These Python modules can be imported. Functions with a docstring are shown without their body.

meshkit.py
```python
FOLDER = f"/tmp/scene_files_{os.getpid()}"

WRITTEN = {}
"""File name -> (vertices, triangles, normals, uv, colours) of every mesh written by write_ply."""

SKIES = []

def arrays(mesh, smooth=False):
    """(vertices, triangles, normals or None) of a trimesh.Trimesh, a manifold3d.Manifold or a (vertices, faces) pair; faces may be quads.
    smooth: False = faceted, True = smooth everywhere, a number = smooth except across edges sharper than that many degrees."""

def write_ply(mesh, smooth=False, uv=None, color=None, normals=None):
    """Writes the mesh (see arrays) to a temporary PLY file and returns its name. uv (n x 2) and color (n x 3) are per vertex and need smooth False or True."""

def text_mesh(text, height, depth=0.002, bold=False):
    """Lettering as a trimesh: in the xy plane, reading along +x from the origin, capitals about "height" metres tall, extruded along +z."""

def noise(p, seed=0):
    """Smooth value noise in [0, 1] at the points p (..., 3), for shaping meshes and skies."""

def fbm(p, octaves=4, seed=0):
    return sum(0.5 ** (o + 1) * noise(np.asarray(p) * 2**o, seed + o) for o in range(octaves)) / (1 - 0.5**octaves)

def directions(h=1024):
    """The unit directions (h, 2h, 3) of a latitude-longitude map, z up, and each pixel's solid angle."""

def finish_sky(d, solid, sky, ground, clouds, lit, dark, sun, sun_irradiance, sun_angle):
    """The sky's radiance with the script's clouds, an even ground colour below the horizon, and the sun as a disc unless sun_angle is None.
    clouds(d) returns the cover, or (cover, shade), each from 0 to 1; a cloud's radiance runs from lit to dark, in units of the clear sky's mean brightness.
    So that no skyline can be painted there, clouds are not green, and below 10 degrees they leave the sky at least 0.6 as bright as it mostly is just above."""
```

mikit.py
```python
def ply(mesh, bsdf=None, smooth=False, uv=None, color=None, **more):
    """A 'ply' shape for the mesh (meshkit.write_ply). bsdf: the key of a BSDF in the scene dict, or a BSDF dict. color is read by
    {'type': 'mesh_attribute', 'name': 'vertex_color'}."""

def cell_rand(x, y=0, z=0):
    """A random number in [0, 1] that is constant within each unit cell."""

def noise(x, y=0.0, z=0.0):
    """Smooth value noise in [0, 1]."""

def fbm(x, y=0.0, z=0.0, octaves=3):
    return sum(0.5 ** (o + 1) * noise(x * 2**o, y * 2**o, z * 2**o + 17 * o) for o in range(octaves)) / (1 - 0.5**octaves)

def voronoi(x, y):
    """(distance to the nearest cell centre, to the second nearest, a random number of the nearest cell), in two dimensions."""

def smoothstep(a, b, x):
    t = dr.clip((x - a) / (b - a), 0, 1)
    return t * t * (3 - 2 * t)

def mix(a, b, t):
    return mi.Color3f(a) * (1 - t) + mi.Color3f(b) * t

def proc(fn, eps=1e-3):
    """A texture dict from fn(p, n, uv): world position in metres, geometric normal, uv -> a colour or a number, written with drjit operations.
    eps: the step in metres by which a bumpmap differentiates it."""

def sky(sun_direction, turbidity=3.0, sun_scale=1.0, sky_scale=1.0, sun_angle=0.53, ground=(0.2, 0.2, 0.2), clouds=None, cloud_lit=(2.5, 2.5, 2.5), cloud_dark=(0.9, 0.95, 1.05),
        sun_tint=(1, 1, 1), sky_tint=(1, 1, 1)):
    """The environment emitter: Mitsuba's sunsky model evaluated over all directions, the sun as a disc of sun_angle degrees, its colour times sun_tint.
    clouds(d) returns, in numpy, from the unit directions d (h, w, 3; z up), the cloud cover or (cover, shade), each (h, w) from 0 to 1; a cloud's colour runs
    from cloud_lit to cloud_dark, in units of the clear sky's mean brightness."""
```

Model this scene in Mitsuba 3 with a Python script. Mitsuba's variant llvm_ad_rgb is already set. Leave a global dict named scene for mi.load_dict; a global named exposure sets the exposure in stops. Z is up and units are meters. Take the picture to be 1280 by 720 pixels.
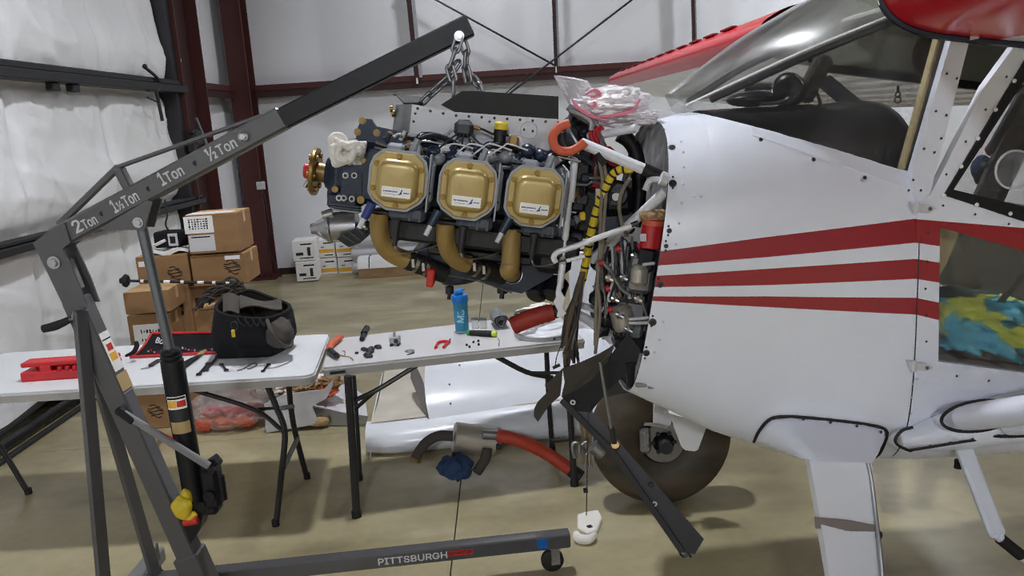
import math, random
import numpy as np, trimesh, mitsuba as mi, drjit as dr
import mikit, meshkit
from mikit import proc, noise, fbm, smoothstep, mix, cell_rand, voronoi
from shapely.geometry import Polygon
T = mi.ScalarTransform4f
A = np.array
rng = np.random.default_rng(7)
scene, labels = {}, {}

# ------------------------------------------------------------------ camera
F, PITCH, ROLL = 1030.0, math.radians(11.52), math.radians(3.6)
CAM = A([0.0, 0.0, 1.80])
_fw = A([0, math.cos(PITCH), -math.sin(PITCH)])
_u0, _r0 = A([0, math.sin(PITCH), math.cos(PITCH)]), A([1.0, 0, 0])
_rt = _r0 * math.cos(ROLL) - _u0 * math.sin(ROLL)
_up = _u0 * math.cos(ROLL) + _r0 * math.sin(ROLL)
scene['camera'] = {'type': 'perspective', 'fov': math.degrees(2 * math.atan(640 / F)), 'fov_axis': 'x', 'near_clip': 0.05, 'far_clip': 100.0,
                   'to_world': T().look_at(origin=CAM.tolist(), target=(CAM + _fw).tolist(), up=_up.tolist())}
exposure = -0.03

# ------------------------------------------------------------------ lights: high-bay lamps out of view, front and back ones added as fill
LAMPS = [(-0.4, 3.8, 5.0, 620.0, 0.15), (5.2, 3.8, 5.0, 380.0, 0.15), (-0.2, 9.3, 5.0, 170.0, 0.15), (4.6, 9.0, 5.0, 480.0, 0.15), (-0.6, -5.6, 4.0, 500.0, 0.30), (4.2, -5.6, 4.0, 470.0, 0.30)]  # low front pair added to fill the fuselage side, back pair the wall
LAMP_TINT = (0.975, 1.0, 1.045)

# ------------------------------------------------------------------ helpers
def ray(x, y): return _fw + _rt * (x - 640) / F + _up * (360 - y) / F
def at(x, y, Y):                       # the point of a pixel at depth Y (metres in front of the camera)
    d = ray(x, y); return CAM + d * (Y / d[1])
def atz(x, y, z):
    d = ray(x, y); return CAM + d * ((z - CAM[2]) / d[2])
def atx(x, y, X):
    d = ray(x, y); return CAM + d * (X / d[0])
def unit(v):
    v = np.asarray(v, float); return v / (np.linalg.norm(v) + 1e-12)
def col(r, g, b):
    c = A([r, g, b]) / 255.0
    return np.where(c <= 0.04045, c / 12.92, ((c + 0.055) / 1.055) ** 2.4).tolist()
def rgb(c): return {'type': 'rgb', 'value': list(map(float, c))}
def M(name, c, rough=0.5, metal=0.0, spec=0.5, two=True, **kw):
    k = 'mat_' + name
    b = {'type': 'principled', 'base_color': c if isinstance(c, dict) else rgb(c), 'roughness': rough, 'metallic': metal, 'specular': spec, **kw}
    scene[k] = {'type': 'twosided', 'bsdf': b} if two else b
    return k
def numbered(base):
    if base not in used: used[base] = 0; return base
    used[base] += 1; return '%s_%03d' % (base, used[base])
used = {}
def thing(name, label, cat, group=None):
    k = numbered(name); labels[k] = {'label': label, 'category': cat}
    if group: labels[k]['group'] = group
    return k
def part(parent, name, mesh, mat, smooth=30, label=None, kind=None, **kw):
    k = numbered(parent + '__' + name)
    scene[k] = mikit.ply(mesh, mat, smooth, **kw)
    if label or kind:
        labels[k] = {}
        if label: labels[k]['label'] = label
        if kind: labels[k]['kind'] = kind
    return k
def one(name, mesh, mat, label, cat, group=None, smooth=30, **kw):
    k = thing(name, label, cat, group); scene[k] = mikit.ply(mesh, mat, smooth, **kw); return k
def struct(name, mesh, mat, label=None, smooth=30, cat=None):
    scene[name] = mikit.ply(mesh, mat, smooth); labels[name] = {'kind': 'structure'}
    if label: labels[name]['label'] = label
    if cat: labels[name]['category'] = cat
    used[name] = 0
    return name

def join(*ms):
    l = []
    for m in ms: l += list(m) if isinstance(m, (list, tuple)) else [m]
    return trimesh.util.concatenate([trimesh.Trimesh(m.vertices, m.faces, process=False) for m in l])
def frame(o, x, y, z):
    m = np.eye(4); m[:3, 0], m[:3, 1], m[:3, 2], m[:3, 3] = x, y, z, o; return m
def put(m, o=(0, 0, 0), x=(1, 0, 0), y=(0, 1, 0), z=(0, 0, 1)):
    m = m.copy(); m.apply_transform(frame(o, x, y, z)); return m
def rotz(a): a = math.radians(a); return A([math.cos(a), math.sin(a), 0]), A([-math.sin(a), math.cos(a), 0]), A([0, 0, 1.0])
def box(c, s, ax=None, ch=0.0):
    """box at c of size s along the axes ax, edges chamfered by ch"""
    h = A(s, float) / 2
    if ch <= 0: m = trimesh.creation.box(s)
    else:
        ch = min(ch, 0.45 * min(s)); v = []
        for k in range(3):
            for q in np.ndindex(2, 2, 2):
                sg = A(q) * 2 - 1; p = sg * (h - ch); p[k] = sg[k] * h[k]; v.append(p)
        m = trimesh.convex.convex_hull(A(v))
    return put(m, c, *(ax if ax is not None else np.eye(3)))
def bar(p, q, w, t, up=(0, 0, 1), ch=0.0, ext=0.0):
    """a bar from p to q, w wide along up, t thick across"""
    p, q = A(p, float), A(q, float); x = unit(q - p); y = unit(np.cross(up, x)); z = np.cross(x, y)
    return box((p + q) / 2, (np.linalg.norm(q - p) + 2 * ext, t, w), (x, y, z), ch)
def axes_of(d, hint=(0, 0, 1)):
    z = unit(d); h = A(hint, float)
    if abs(z @ unit(h)) > 0.95: h = A([1.0, 0, 0]) if abs(z[0]) < 0.9 else A([0, 1.0, 0])
    x = unit(np.cross(h, z)); return x, np.cross(z, x), z
def lathe(profile, o, d=(0, 0, 1), n=24):
    """profile: (r, h) pairs along the axis d from o"""
    p = A(profile, float); p[:, 0] = np.maximum(p[:, 0], 1e-5)
    a = np.arange(n) * 2 * np.pi / n; k = len(p)
    v = np.stack([p[:, None, 0] * np.cos(a), p[:, None, 0] * np.sin(a), np.repeat(p[:, 1:2], n, 1)], -1).reshape(-1, 3)
    i, j = np.meshgrid(np.arange(k - 1), np.arange(n), indexing='ij')
    q = np.stack([i * n + j, i * n + (j + 1) % n, (i + 1) * n + (j + 1) % n, (i + 1) * n + j], -1).reshape(-1, 4)
    f = np.vstack([q[:, [0, 1, 2]], q[:, [0, 2, 3]]])
    return put(trimesh.Trimesh(v, f, process=False), o, *axes_of(d))
def cyl(p, q, r, r2=None, n=18, ch=0.0):
    p, q = A(p, float), A(q, float); L = np.linalg.norm(q - p); r2 = r if r2 is None else r2
    c = min(ch, 0.4 * L)
    pr = [(0, 0), (r - c, 0), (r, c), (r2, L - c), (r2 - c, L), (0, L)] if c > 0 else [(0, 0), (r, 0), (r2, L), (0, L)]
    return lathe(pr, p, q - p, n)
def spline(pts, k=8, closed=False):
    p = A(pts, float)
    if len(p) < 3 and not closed: return p
    P = np.vstack([p[-1], p, p[0], p[1]]) if closed else np.vstack([2 * p[0] - p[1], p, 2 * p[-1] - p[-2]])
    out = []
    for i in range(1, len(P) - 2):
        for t in np.arange(k) / k:
            a, b, c, d = P[i - 1:i + 3]
            out.append(0.5 * (2 * b + (c - a) * t + (2 * a - 5 * b + 4 * c - d) * t * t + (3 * b - a - 3 * c + d) * t ** 3))
    if not closed: out.append(p[-1])
    return A(out)
def tube(pts, r, n=8, k=6, closed=False, caps=True, smooth=True):
    p = spline(pts, k, closed) if smooth else A(pts, float)
    m = len(p); r = np.broadcast_to(np.interp(np.linspace(0, 1, m), np.linspace(0, 1, len(r)), r) if np.ndim(r) else r, (m,))
    t = (np.roll(p, -1, 0) - np.roll(p, 1, 0)) if closed else np.gradient(p, axis=0)
    t /= np.linalg.norm(t, axis=1, keepdims=True) + 1e-12
    x = axes_of(t[0])[0]; fr = []
    for i in range(m):
        x = unit(x - t[i] * (x @ t[i])); fr.append((x, np.cross(t[i], x)))
    a = np.arange(n) * 2 * np.pi / n
    v = A([p[i] + r[i] * (np.cos(a)[:, None] * fr[i][0] + np.sin(a)[:, None] * fr[i][1]) for i in range(m)]).reshape(-1, 3)
    rows = np.arange(m if closed else m - 1)
    i, j = np.meshgrid(rows, np.arange(n), indexing='ij'); i2 = (i + 1) % m
    q = np.stack([i * n + j, i * n + (j + 1) % n, i2 * n + (j + 1) % n, i2 * n + j], -1).reshape(-1, 4)
    f = [np.vstack([q[:, [0, 1, 2]], q[:, [0, 2, 3]]])]
    if caps and not closed:
        v = np.vstack([v, p[0], p[-1]]); e = len(v) - 2; b = (m - 1) * n; jj = np.arange(n)
        f += [np.stack([jj * 0 + e, (jj + 1) % n, jj], 1), np.stack([jj * 0 + e + 1, b + jj, b + (jj + 1) % n], 1)]
    return trimesh.Trimesh(v, np.vstack(f), process=False)
def surf(P, closed_u=False, closed_v=False):
    """a sheet from a grid of points (nu, nv, 3)"""
    nu, nv = P.shape[:2]
    i, j = np.meshgrid(np.arange(nu if closed_u else nu - 1), np.arange(nv if closed_v else nv - 1), indexing='ij')
    i2, j2 = (i + 1) % nu, (j + 1) % nv
    q = np.stack([i * nv + j, i2 * nv + j, i2 * nv + j2, i * nv + j2], -1).reshape(-1, 4)
    return trimesh.Trimesh(P.reshape(-1, 3), np.vstack([q[:, [0, 1, 2]], q[:, [0, 2, 3]]]), process=False)
def shell(P, t):
    """a sheet of thickness t from a grid of points, closed along its rim"""
    nu, nv = P.shape[:2]
    du, dv = np.gradient(P, axis=0), np.gradient(P, axis=1)
    n = np.cross(du, dv); n /= np.linalg.norm(n, axis=2, keepdims=True) + 1e-12
    a, b = surf(P + n * t / 2), surf(P - n * t / 2); b.invert()
    N = nu * nv; ring = np.r_[np.arange(nv), np.arange(2 * nv - 1, N, nv), np.arange(N - 2, N - nv - 1, -1), np.arange(N - 2 * nv, 0, -nv)]
    r2 = np.roll(ring, -1)
    f = np.vstack([np.stack([ring, r2, r2 + N], 1), np.stack([ring, r2 + N, ring + N], 1)])
    m = trimesh.Trimesh(np.vstack([a.vertices, b.vertices]), np.vstack([a.faces, b.faces + N, f]), process=False)
    return m
def prism(poly, h):
    """extrude a 2-d polygon (shapely or point list) by h along z"""
    p = poly if isinstance(poly, Polygon) else Polygon(poly)
    if not p.is_valid: p = p.buffer(0)
    return trimesh.creation.extrude_polygon(p, h, engine='earcut')
def bevel_prism(poly, h, b):
    """prism with its far edge chamfered by b"""
    p = poly if isinstance(poly, Polygon) else Polygon(poly)
    q = p.buffer(-b, join_style=2)
    top = prism(q, h); lo = prism(p, h - b)
    try:
        return trimesh.convex.convex_hull(np.vstack([lo.vertices, top.vertices])) if abs(p.convex_hull.area - p.area) < 1e-9 else join(lo, top)
    except Exception: return join(lo, top)
def rnd_rect(w, h, r, k=5):
    return Polygon([(-w / 2, -h / 2), (w / 2, -h / 2), (w / 2, h / 2), (-w / 2, h / 2)]).buffer(-r).buffer(r, quad_segs=k)
def plate(px, Y, t, holes=()):
    """a flat plate facing the camera side, outline given where it stands at depth Y, thickness t going away"""
    P = A([at(x, y, Y) for x, y in px]); H = [[(at(x, y, Y)[0], at(x, y, Y)[2]) for x, y in h] for h in holes]
    m = prism(Polygon(P[:, [0, 2]], H), t)
    return put(m, (0, Y + t, 0), (1, 0, 0), (0, 0, 1), (0, -1, 0))
def poly3(pts, t, n=None):
    """a flat panel of thickness t through 3-d points in one plane"""
    P = A(pts, float); c = P.mean(0)
    if n is None: n = np.linalg.svd(P - c)[2][2]
    n = unit(n); x, y, n = axes_of(n); q = np.stack([(P - c) @ x, (P - c) @ y], 1)
    return put(prism(Polygon(q), t), c - n * t / 2, x, y, n)
def text(s, h, o, x, y, d=0.0012, bold=True):
    x = unit(x); y = unit(A(y) - x * (A(y) @ x)); m = meshkit.text_mesh(s, h, d, bold)
    return put(m, o, x, y, np.cross(x, y))
def text_fit(s, h, w, o, x, y, d=0.0012, bold=True):
    x = unit(x); y = unit(A(y) - x * (A(y) @ x)); m = meshkit.text_mesh(s, h, d, bold); e = m.bounds
    m.apply_scale([w / (e[1][0] - e[0][0]), 1, 1]); return put(m, o, x, y, np.cross(x, y))
def lump(c, s, seed=0, amp=0.25, freq=3.0, sub=3, ax=None, sharp=False):
    """an irregular rounded lump"""
    m = trimesh.creation.icosphere(subdivisions=sub); v = m.vertices.copy()
    n = meshkit.fbm(v * freq * 0.5 + seed * 7.3, 3, seed) - 0.5
    if sharp: n = np.abs(n) * 1.6 - 0.2
    v = v * (1 + amp * 2 * n[:, None]) * A(s) / 2
    return put(trimesh.Trimesh(v, m.faces, process=False), c, *(ax if ax is not None else np.eye(3)))
def bolt(c, d, r, h=None, n=6):
    h = h or r * 0.8; d = unit(d)
    return join(cyl(A(c), A(c) + d * h * 0.35, r * 1.35, n=14), cyl(A(c), A(c) + d * h, r, r * 0.92, n=n))
def screw(c, d, r): return lathe([(0, r * 0.45), (r * 0.6, r * 0.4), (r, r * 0.12), (r, 0)], c, d, 10)

# ------------------------------------------------------------------ materials
def concrete(p, n, uv):
    big = fbm(p.x * 0.55, p.y * 1.1, 3.0, 3)
    blot = fbm(p.x * 2.2, p.y * 4.5, 9.0, 4)
    fine = fbm(p.x * 30, p.y * 30, 1.0, 2)
    t = 0.12 + 0.88 * smoothstep(0.3, 0.72, 0.55 * big + 0.45 * blot)
    c = mix(col(122, 113, 86), col(164, 154, 122), t)
    c = c * (0.94 + 0.12 * fine)
    return mix(c, col(176, 168, 142), 0.5 * smoothstep(0.62, 0.8, blot))
def concrete_rough(p, n, uv): return 0.2 + 0.25 * fbm(p.x * 1.5, p.y * 3, 5.0, 3)
M('concrete', proc(concrete), rough=proc(concrete_rough), spec=0.35)
M('joint', col(70, 64, 52), 0.8)
def film(p, n, uv):
    k = fbm(p.x * 3, p.y * 1.4, p.z * 1.4, 3)
    return mix(col(224, 226, 229), col(242, 243, 244), k)
M('white_film', proc(film), 0.42, spec=0.6)
def backfilm(p, n, uv):
    k = fbm(p.x * 0.7, p.z * 0.5, 4.0, 3)
    return mix(col(226, 228, 234), col(236, 238, 242), k)
M('back_film', proc(backfilm), 0.5, spec=0.45)
M('wall_grey', col(92, 92, 95), 0.7)
M('ceiling_white', col(100, 100, 102), 0.8)
M('red_iron', col(78, 40, 38), 0.5, spec=0.35)
M('red_iron_dark', col(62, 40, 40), 0.55, spec=0.3)  # darker copy of red_iron: shade put into column webs and girt faces
M('black_steel', col(30, 31, 34), 0.5)
M('dark_rubber', col(22, 22, 23), 0.65)
M('lamp_housing', col(150, 150, 152), 0.5)
M('galvanised', col(150, 152, 155), 0.4, 0.9)
M('steel', col(170, 170, 172), 0.28, 1.0)
M('chrome', col(205, 206, 208), 0.16, 1.0)
M('dark_metal', col(60, 60, 64), 0.42, 0.6)
M('aluminium', col(176, 177, 180), 0.5, 0.7)
M('brass', col(140, 112, 60), 0.36, 0.8)
M('white_paint', col(217, 222, 234), 0.3, spec=0.5, clearcoat=0.4, clearcoat_gloss=0.85)
M('white_gloss', col(220, 223, 230), 0.28, clearcoat=0.4, clearcoat_gloss=0.9)
M('hoist_grey', col(72, 72, 75), 0.34, spec=0.8)
M('hoist_grey_light', col(120, 120, 122), 0.42, spec=0.5)
M('hoist_black', col(16, 18, 24), 0.4, spec=0.35)
M('print_white', col(200, 202, 204), 0.6)
M('print_black', col(24, 24, 26), 0.6)
M('label_white', col(232, 232, 230), 0.5)
M('label_grey', col(196, 196, 200), 0.5)
M('label_blue', col(36, 50, 110), 0.5)
M('label_yellow', col(226, 172, 58), 0.5)
M('label_red', col(190, 44, 34), 0.5)
M('label_tan', col(176, 150, 104), 0.6)
M('red_paint', col(176, 24, 34), 0.3, clearcoat=0.4, clearcoat_gloss=0.85)
M('red_plastic', col(196, 40, 44), 0.35)
M('table_plastic', col(206, 208, 211), 0.45)
M('table_plastic_worn', col(186, 185, 186), 0.5)
M('table_edge', col(172, 170, 168), 0.45)
M('table_leg', col(34, 35, 38), 0.4)
def board(c1, c2):
    def fn(p, n, uv):
        k = fbm(p.x * 6, p.y * 6, p.z * 14, 3)
        return mix(c1, c2, k)
    return proc(fn)
M('cardboard', board(col(132, 100, 70), col(152, 120, 86)), 0.8, spec=0.2)
M('cardboard_edge', col(184, 150, 110), 0.8, spec=0.2)
M('tape', col(190, 160, 120), 0.35)
M('kraft', board(col(140, 110, 78), col(176, 146, 108)), 0.8)
M('rag_white', col(226, 222, 216), 0.95, spec=0.1)
M('rag_grey', col(118, 120, 122), 0.95, spec=0.1)
M('gold_paint', col(168, 146, 88), 0.36, 0.3, spec=0.6, clearcoat=0.5, clearcoat_gloss=0.85)
M('gold_pipe', col(150, 124, 72), 0.42, 0.2)
M('engine_grey', col(70, 76, 86), 0.38, 0.2)
M('engine_light', col(142, 146, 152), 0.42, 0.25)
M('engine_blue', col(34, 44, 62), 0.36, 0.15)
M('engine_dark', col(24, 26, 31), 0.42, 0.1)
M('orange_hose', col(196, 92, 62), 0.55)
M('red_hose', col(150, 46, 34), 0.6)
M('red_wire', col(168, 34, 44), 0.5)
M('yellow_wrap', col(206, 182, 42), 0.5)
M('blue_plastic', col(24, 96, 176), 0.3)
M('canvas_black', col(28, 28, 31), 0.85, spec=0.25)
M('canvas_grey', col(74, 70, 66), 0.9, spec=0.2)
M('tire', board(col(40, 37, 33), col(78, 67, 52)), 0.6, spec=0.4)
M('tire_dust', board(col(84, 72, 54), col(112, 96, 72)), 0.8)
M('blue_rag', board(col(22, 30, 52), col(48, 78, 122)), 0.9)
M('bronze', col(140, 116, 74), 0.4, 0.7)
M('glareshield', col(18, 19, 21), 0.2, spec=0.5)
M('olive', col(158, 160, 146), 0.8); M('strap_grey', col(128, 120, 116), 0.4); M('navy', col(24, 28, 46), 0.4)
M('tan_trim', col(176, 162, 120), 0.5)
scene['mat_clear_film'] = {'type': 'blendbsdf', 'weight': 0.2, 'a': {'type': 'thindielectric'}, 'b': {'type': 'twosided', 'bsdf': {'type': 'roughplastic', 'diffuse_reflectance': rgb(col(220, 216, 220)), 'alpha': 0.08}}}
M('bottle_blue', col(48, 140, 178), 0.18); M('lid_blue', col(18, 120, 205), 0.3); M('green_plastic', col(60, 150, 60), 0.35); M('lime_plastic', col(190, 205, 50), 0.35)
M('fibreglass', board(col(172, 164, 150), col(206, 200, 188)), 0.75); M('steel_dull', col(176, 170, 160), 0.4, 0.6); M('red_duct', board(col(160, 52, 36), col(186, 70, 46)), 0.6)
M('blanket', col(150, 150, 150), 0.34, 0.8)
M('starter', col(168, 168, 170), 0.3, 0.9)
M('bottle_print', col(150, 196, 214), 0.4)
M('rod_metal', col(112, 116, 120), 0.32, 0.75)
M('braid', board(col(104, 98, 88), col(140, 134, 120)), 0.8)
M('hanging', col(92, 76, 56), 0.8)
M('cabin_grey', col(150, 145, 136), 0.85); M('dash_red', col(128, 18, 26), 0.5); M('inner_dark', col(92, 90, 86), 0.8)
M('pink_film', col(216, 128, 146), 0.4); M('dark_cloth', col(36, 60, 58), 0.9)
scene['mat_bag_film'] = {'type': 'blendbsdf', 'weight': 0.9, 'a': {'type': 'thindielectric'}, 'b': {'type': 'twosided', 'bsdf': {'type': 'roughplastic', 'diffuse_reflectance': rgb(col(240, 236, 240)), 'alpha': 0.25}}}
scene['mat_pane'] = {'type': 'thindielectric'}

ZC = 5.6
# ------------------------------------------------------------------ ceiling lamps and added fill lamps (the light source itself is their diffuser)
for i, (lx, ly, LAMP_Z, power, hw) in enumerate(LAMPS):
    k = thing('ceiling_lamp', 'unseen round white high-bay lamp in a set partly added as fill light', 'lamp', 'high-bay lamps under the roof')
    part(k, 'housing', lathe([(0, 0.02), (hw * 1.2, 0.02), (hw * 1.25, 0.0), (hw * 1.35, 0.0), (hw * 1.3, 0.06), (hw * 0.9, 0.14), (0, 0.16)], (lx, ly, LAMP_Z), (0, 0, 1), 28), 'mat_lamp_housing')
    scene[k + '__diffuser'] = {'type': 'disk', 'to_world': T().translate([lx, ly, LAMP_Z + 0.01]).rotate([1, 0, 0], 180).scale([hw, hw, 1]),
                               'emitter': {'type': 'area', 'radiance': rgb([power * c for c in LAMP_TINT])}, 'bsdf': {'type': 'ref', 'id': 'mat_ceiling_white'}}
    part(k, 'suspension_wire', cyl((lx, ly, LAMP_Z + 0.14), (lx, ly, ZC), 0.006, n=6), 'mat_galvanised')

# ------------------------------------------------------------------ room
XL, YB, ZC = -3.25, 10.75, 5.6
XR, YF = 9.5, -7.0
struct('floor', box(((XL + XR) / 2, (YB + YF) / 2, -0.08), (XR - XL + 1.0, YB - YF + 0.6, 0.1)), 'mat_joint', 'polished beige concrete floor')
jx = atz(570, 655, 0)[0]; jy = atz(60, 564, 0)[1]
xs = [jx + d for d in (-3.6, 0, 3.2, 6.4)]; ys = [jy + d for d in (-10.2, -6.8, -3.4, 0, 3.0, 6.0)]
ex, ey = [XL - 0.5] + xs + [XR + 0.4], [YF - 0.3] + ys + [YB + 0.3]
ex = sorted(e for e in ex if XL - 0.6 < e < XR + 0.5); ey = sorted(e for e in ey if YF - 0.4 < e < YB + 0.4)
for i in range(len(ex) - 1):
    for j in range(len(ey) - 1):
        w, d = ex[i + 1] - ex[i], ey[j + 1] - ey[j]
        if w < 0.05 or d < 0.05: continue
        part('floor', 'slab', box(((ex[i] + ex[i + 1]) / 2, (ey[j] + ey[j + 1]) / 2, -0.02), (w - 0.005, d - 0.005, 0.04), ch=0.002), 'mat_concrete', smooth=False)

# left wall: the folding hangar door, lined with white plastic film
def film_wall():
    Yv = np.r_[np.linspace(YF, 3.5, 12)[:-1], np.linspace(3.5, 8.55, 150)]; Zv = np.linspace(0.12, ZC, 170)
    Y, Z = np.meshgrid(Yv, Zv, indexing='ij')
    q = np.stack([Y * 1.1, Z * 0.5, Y * 0], -1)
    d = 0.07 * (meshkit.fbm(q * 1.0 + 3, 2) - 0.5)
    s = np.stack([Y * 2.2 + Z * 0.7, Z * 0.9 - Y * 0.4, Y * 0 + 5], -1)
    d += 0.03 * np.abs(meshkit.fbm(s * 1.1, 2, 4) - 0.5)
    for ca, cb, amp, sd in ((1.0, 0.5, 0.016, 8), (1.0, -0.55, 0.014, 9), (0.35, 1.6, 0.012, 10), (1.5, 0.1, 0.012, 11)):   # sharp pulled creases
        s = np.stack([(Y * ca + Z * cb) * 1.7, (Y * cb - Z * ca) * 0.45, Y * 0 + sd], -1)
        d += amp * np.maximum(0, 1 - np.abs(2 * meshkit.fbm(s, 2, sd) - 1) * 7) ** 1.5
    for y0, w in ((5.55, 0.05), (6.9, 0.04), (4.6, 0.05), (8.2, 0.05)):        # gathered seams
        d -= 0.05 * np.exp(-((Y - y0 - 0.03 * np.sin(Z * 3)) / w) ** 2)
    for z0 in (1.22, 2.26):                                                     # drawn in along the beams
        d -= 0.07 * np.exp(-((Z - z0) / 0.07) ** 2) - 0.05 * np.exp(-((Z - z0 - 0.3) / 0.2) ** 2)
    P = np.stack([XL + 0.03 + d, Y, Z], -1)
    return surf(P[:, ::-1])
struct('wall_left', film_wall(), 'mat_white_film', 'folding hangar door lined with wrinkled white plastic film', smooth=True)
struct('wall_left_skin', box((XL - 0.35, (YF + YB) / 2, ZC / 2), (0.1, YB - YF, ZC)), 'mat_wall_grey')
# black beams of the folding door, base rail, latches
def door_beam(name, z0, z1, Y0, Y1, lab):
    k = thing(name, lab, 'beam')
    zm = (z0 + z1) / 2 + 0.008
    part(k, 'tube', box((XL + 0.10, (Y0 + Y1) / 2, (zm + z1) / 2), (0.10, Y1 - Y0, z1 - zm - 0.006), ch=0.006), 'mat_black_steel')
    part(k, 'tube', box((XL + 0.115, (Y0 + Y1) / 2, (z0 + zm) / 2), (0.13, Y1 - Y0, zm - z0), ch=0.006), 'mat_black_steel')
    return k
b = door_beam('door_beam', 2.255, 2.375, 3.0, 8.42, 'upper black steel beam running along the white plastic-lined door')
for px, py in ((66, 107), (91, 109)):
    p = atx(px, py, XL + 0.12); part(b, 'bracket', box((p[0], p[1], 2.225), (0.06, 0.10, 0.06), ch=0.008), 'mat_black_steel')
b = door_beam('door_beam', 1.165, 1.25, 3.0, 8.5, 'lower black steel beam across the door behind the grey hoist')
b = thing('door_rail', 'dark bottom rail of the white door behind the left table', 'rail')
part(b, 'rail', box((XL + 0.10, 5.7, 0.055), (0.06, 5.6, 0.05), ch=0.01), 'mat_black_steel')
part(b, 'track', box((XL + 0.18, 5.7, 0.012), (0.04, 5.6, 0.024), ch=0.004), 'mat_dark_metal')
part(b, 'seal', tube([(XL + 0.12, y, 0.16 + 0.02 * math.sin(y * 5)) for y in np.linspace(3.0, 8.4, 28)], 0.02, 8, 2), 'mat_dark_rubber')
b = thing('latch_bar', 'bent black latch bar hanging from the upper door beam', 'latch')
p = [atx(x, y, XL + 0.17) for x, y in ((181, 84), (196, 97), (200, 108), (196, 114))]
part(b, 'arm', tube(p, 0.014, 8, 4), 'mat_black_steel')
part(b, 'pin', join(bar(atx(195, 112, XL + 0.17), atx(203, 151, XL + 0.17), 0.032, 0.02), cyl(atx(184, 122, XL + 0.17), atx(196, 127, XL + 0.17), 0.008)), 'mat_black_steel')
part(b, 'knob', trimesh.creation.icosphere(2, 0.022).apply_translation(atx(181, 83, XL + 0.17)), 'mat_black_steel')
part(b, 'mount', box(atx(190, 112, XL + 0.16), (0.03, 0.16, 0.04)), 'mat_black_steel')

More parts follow.
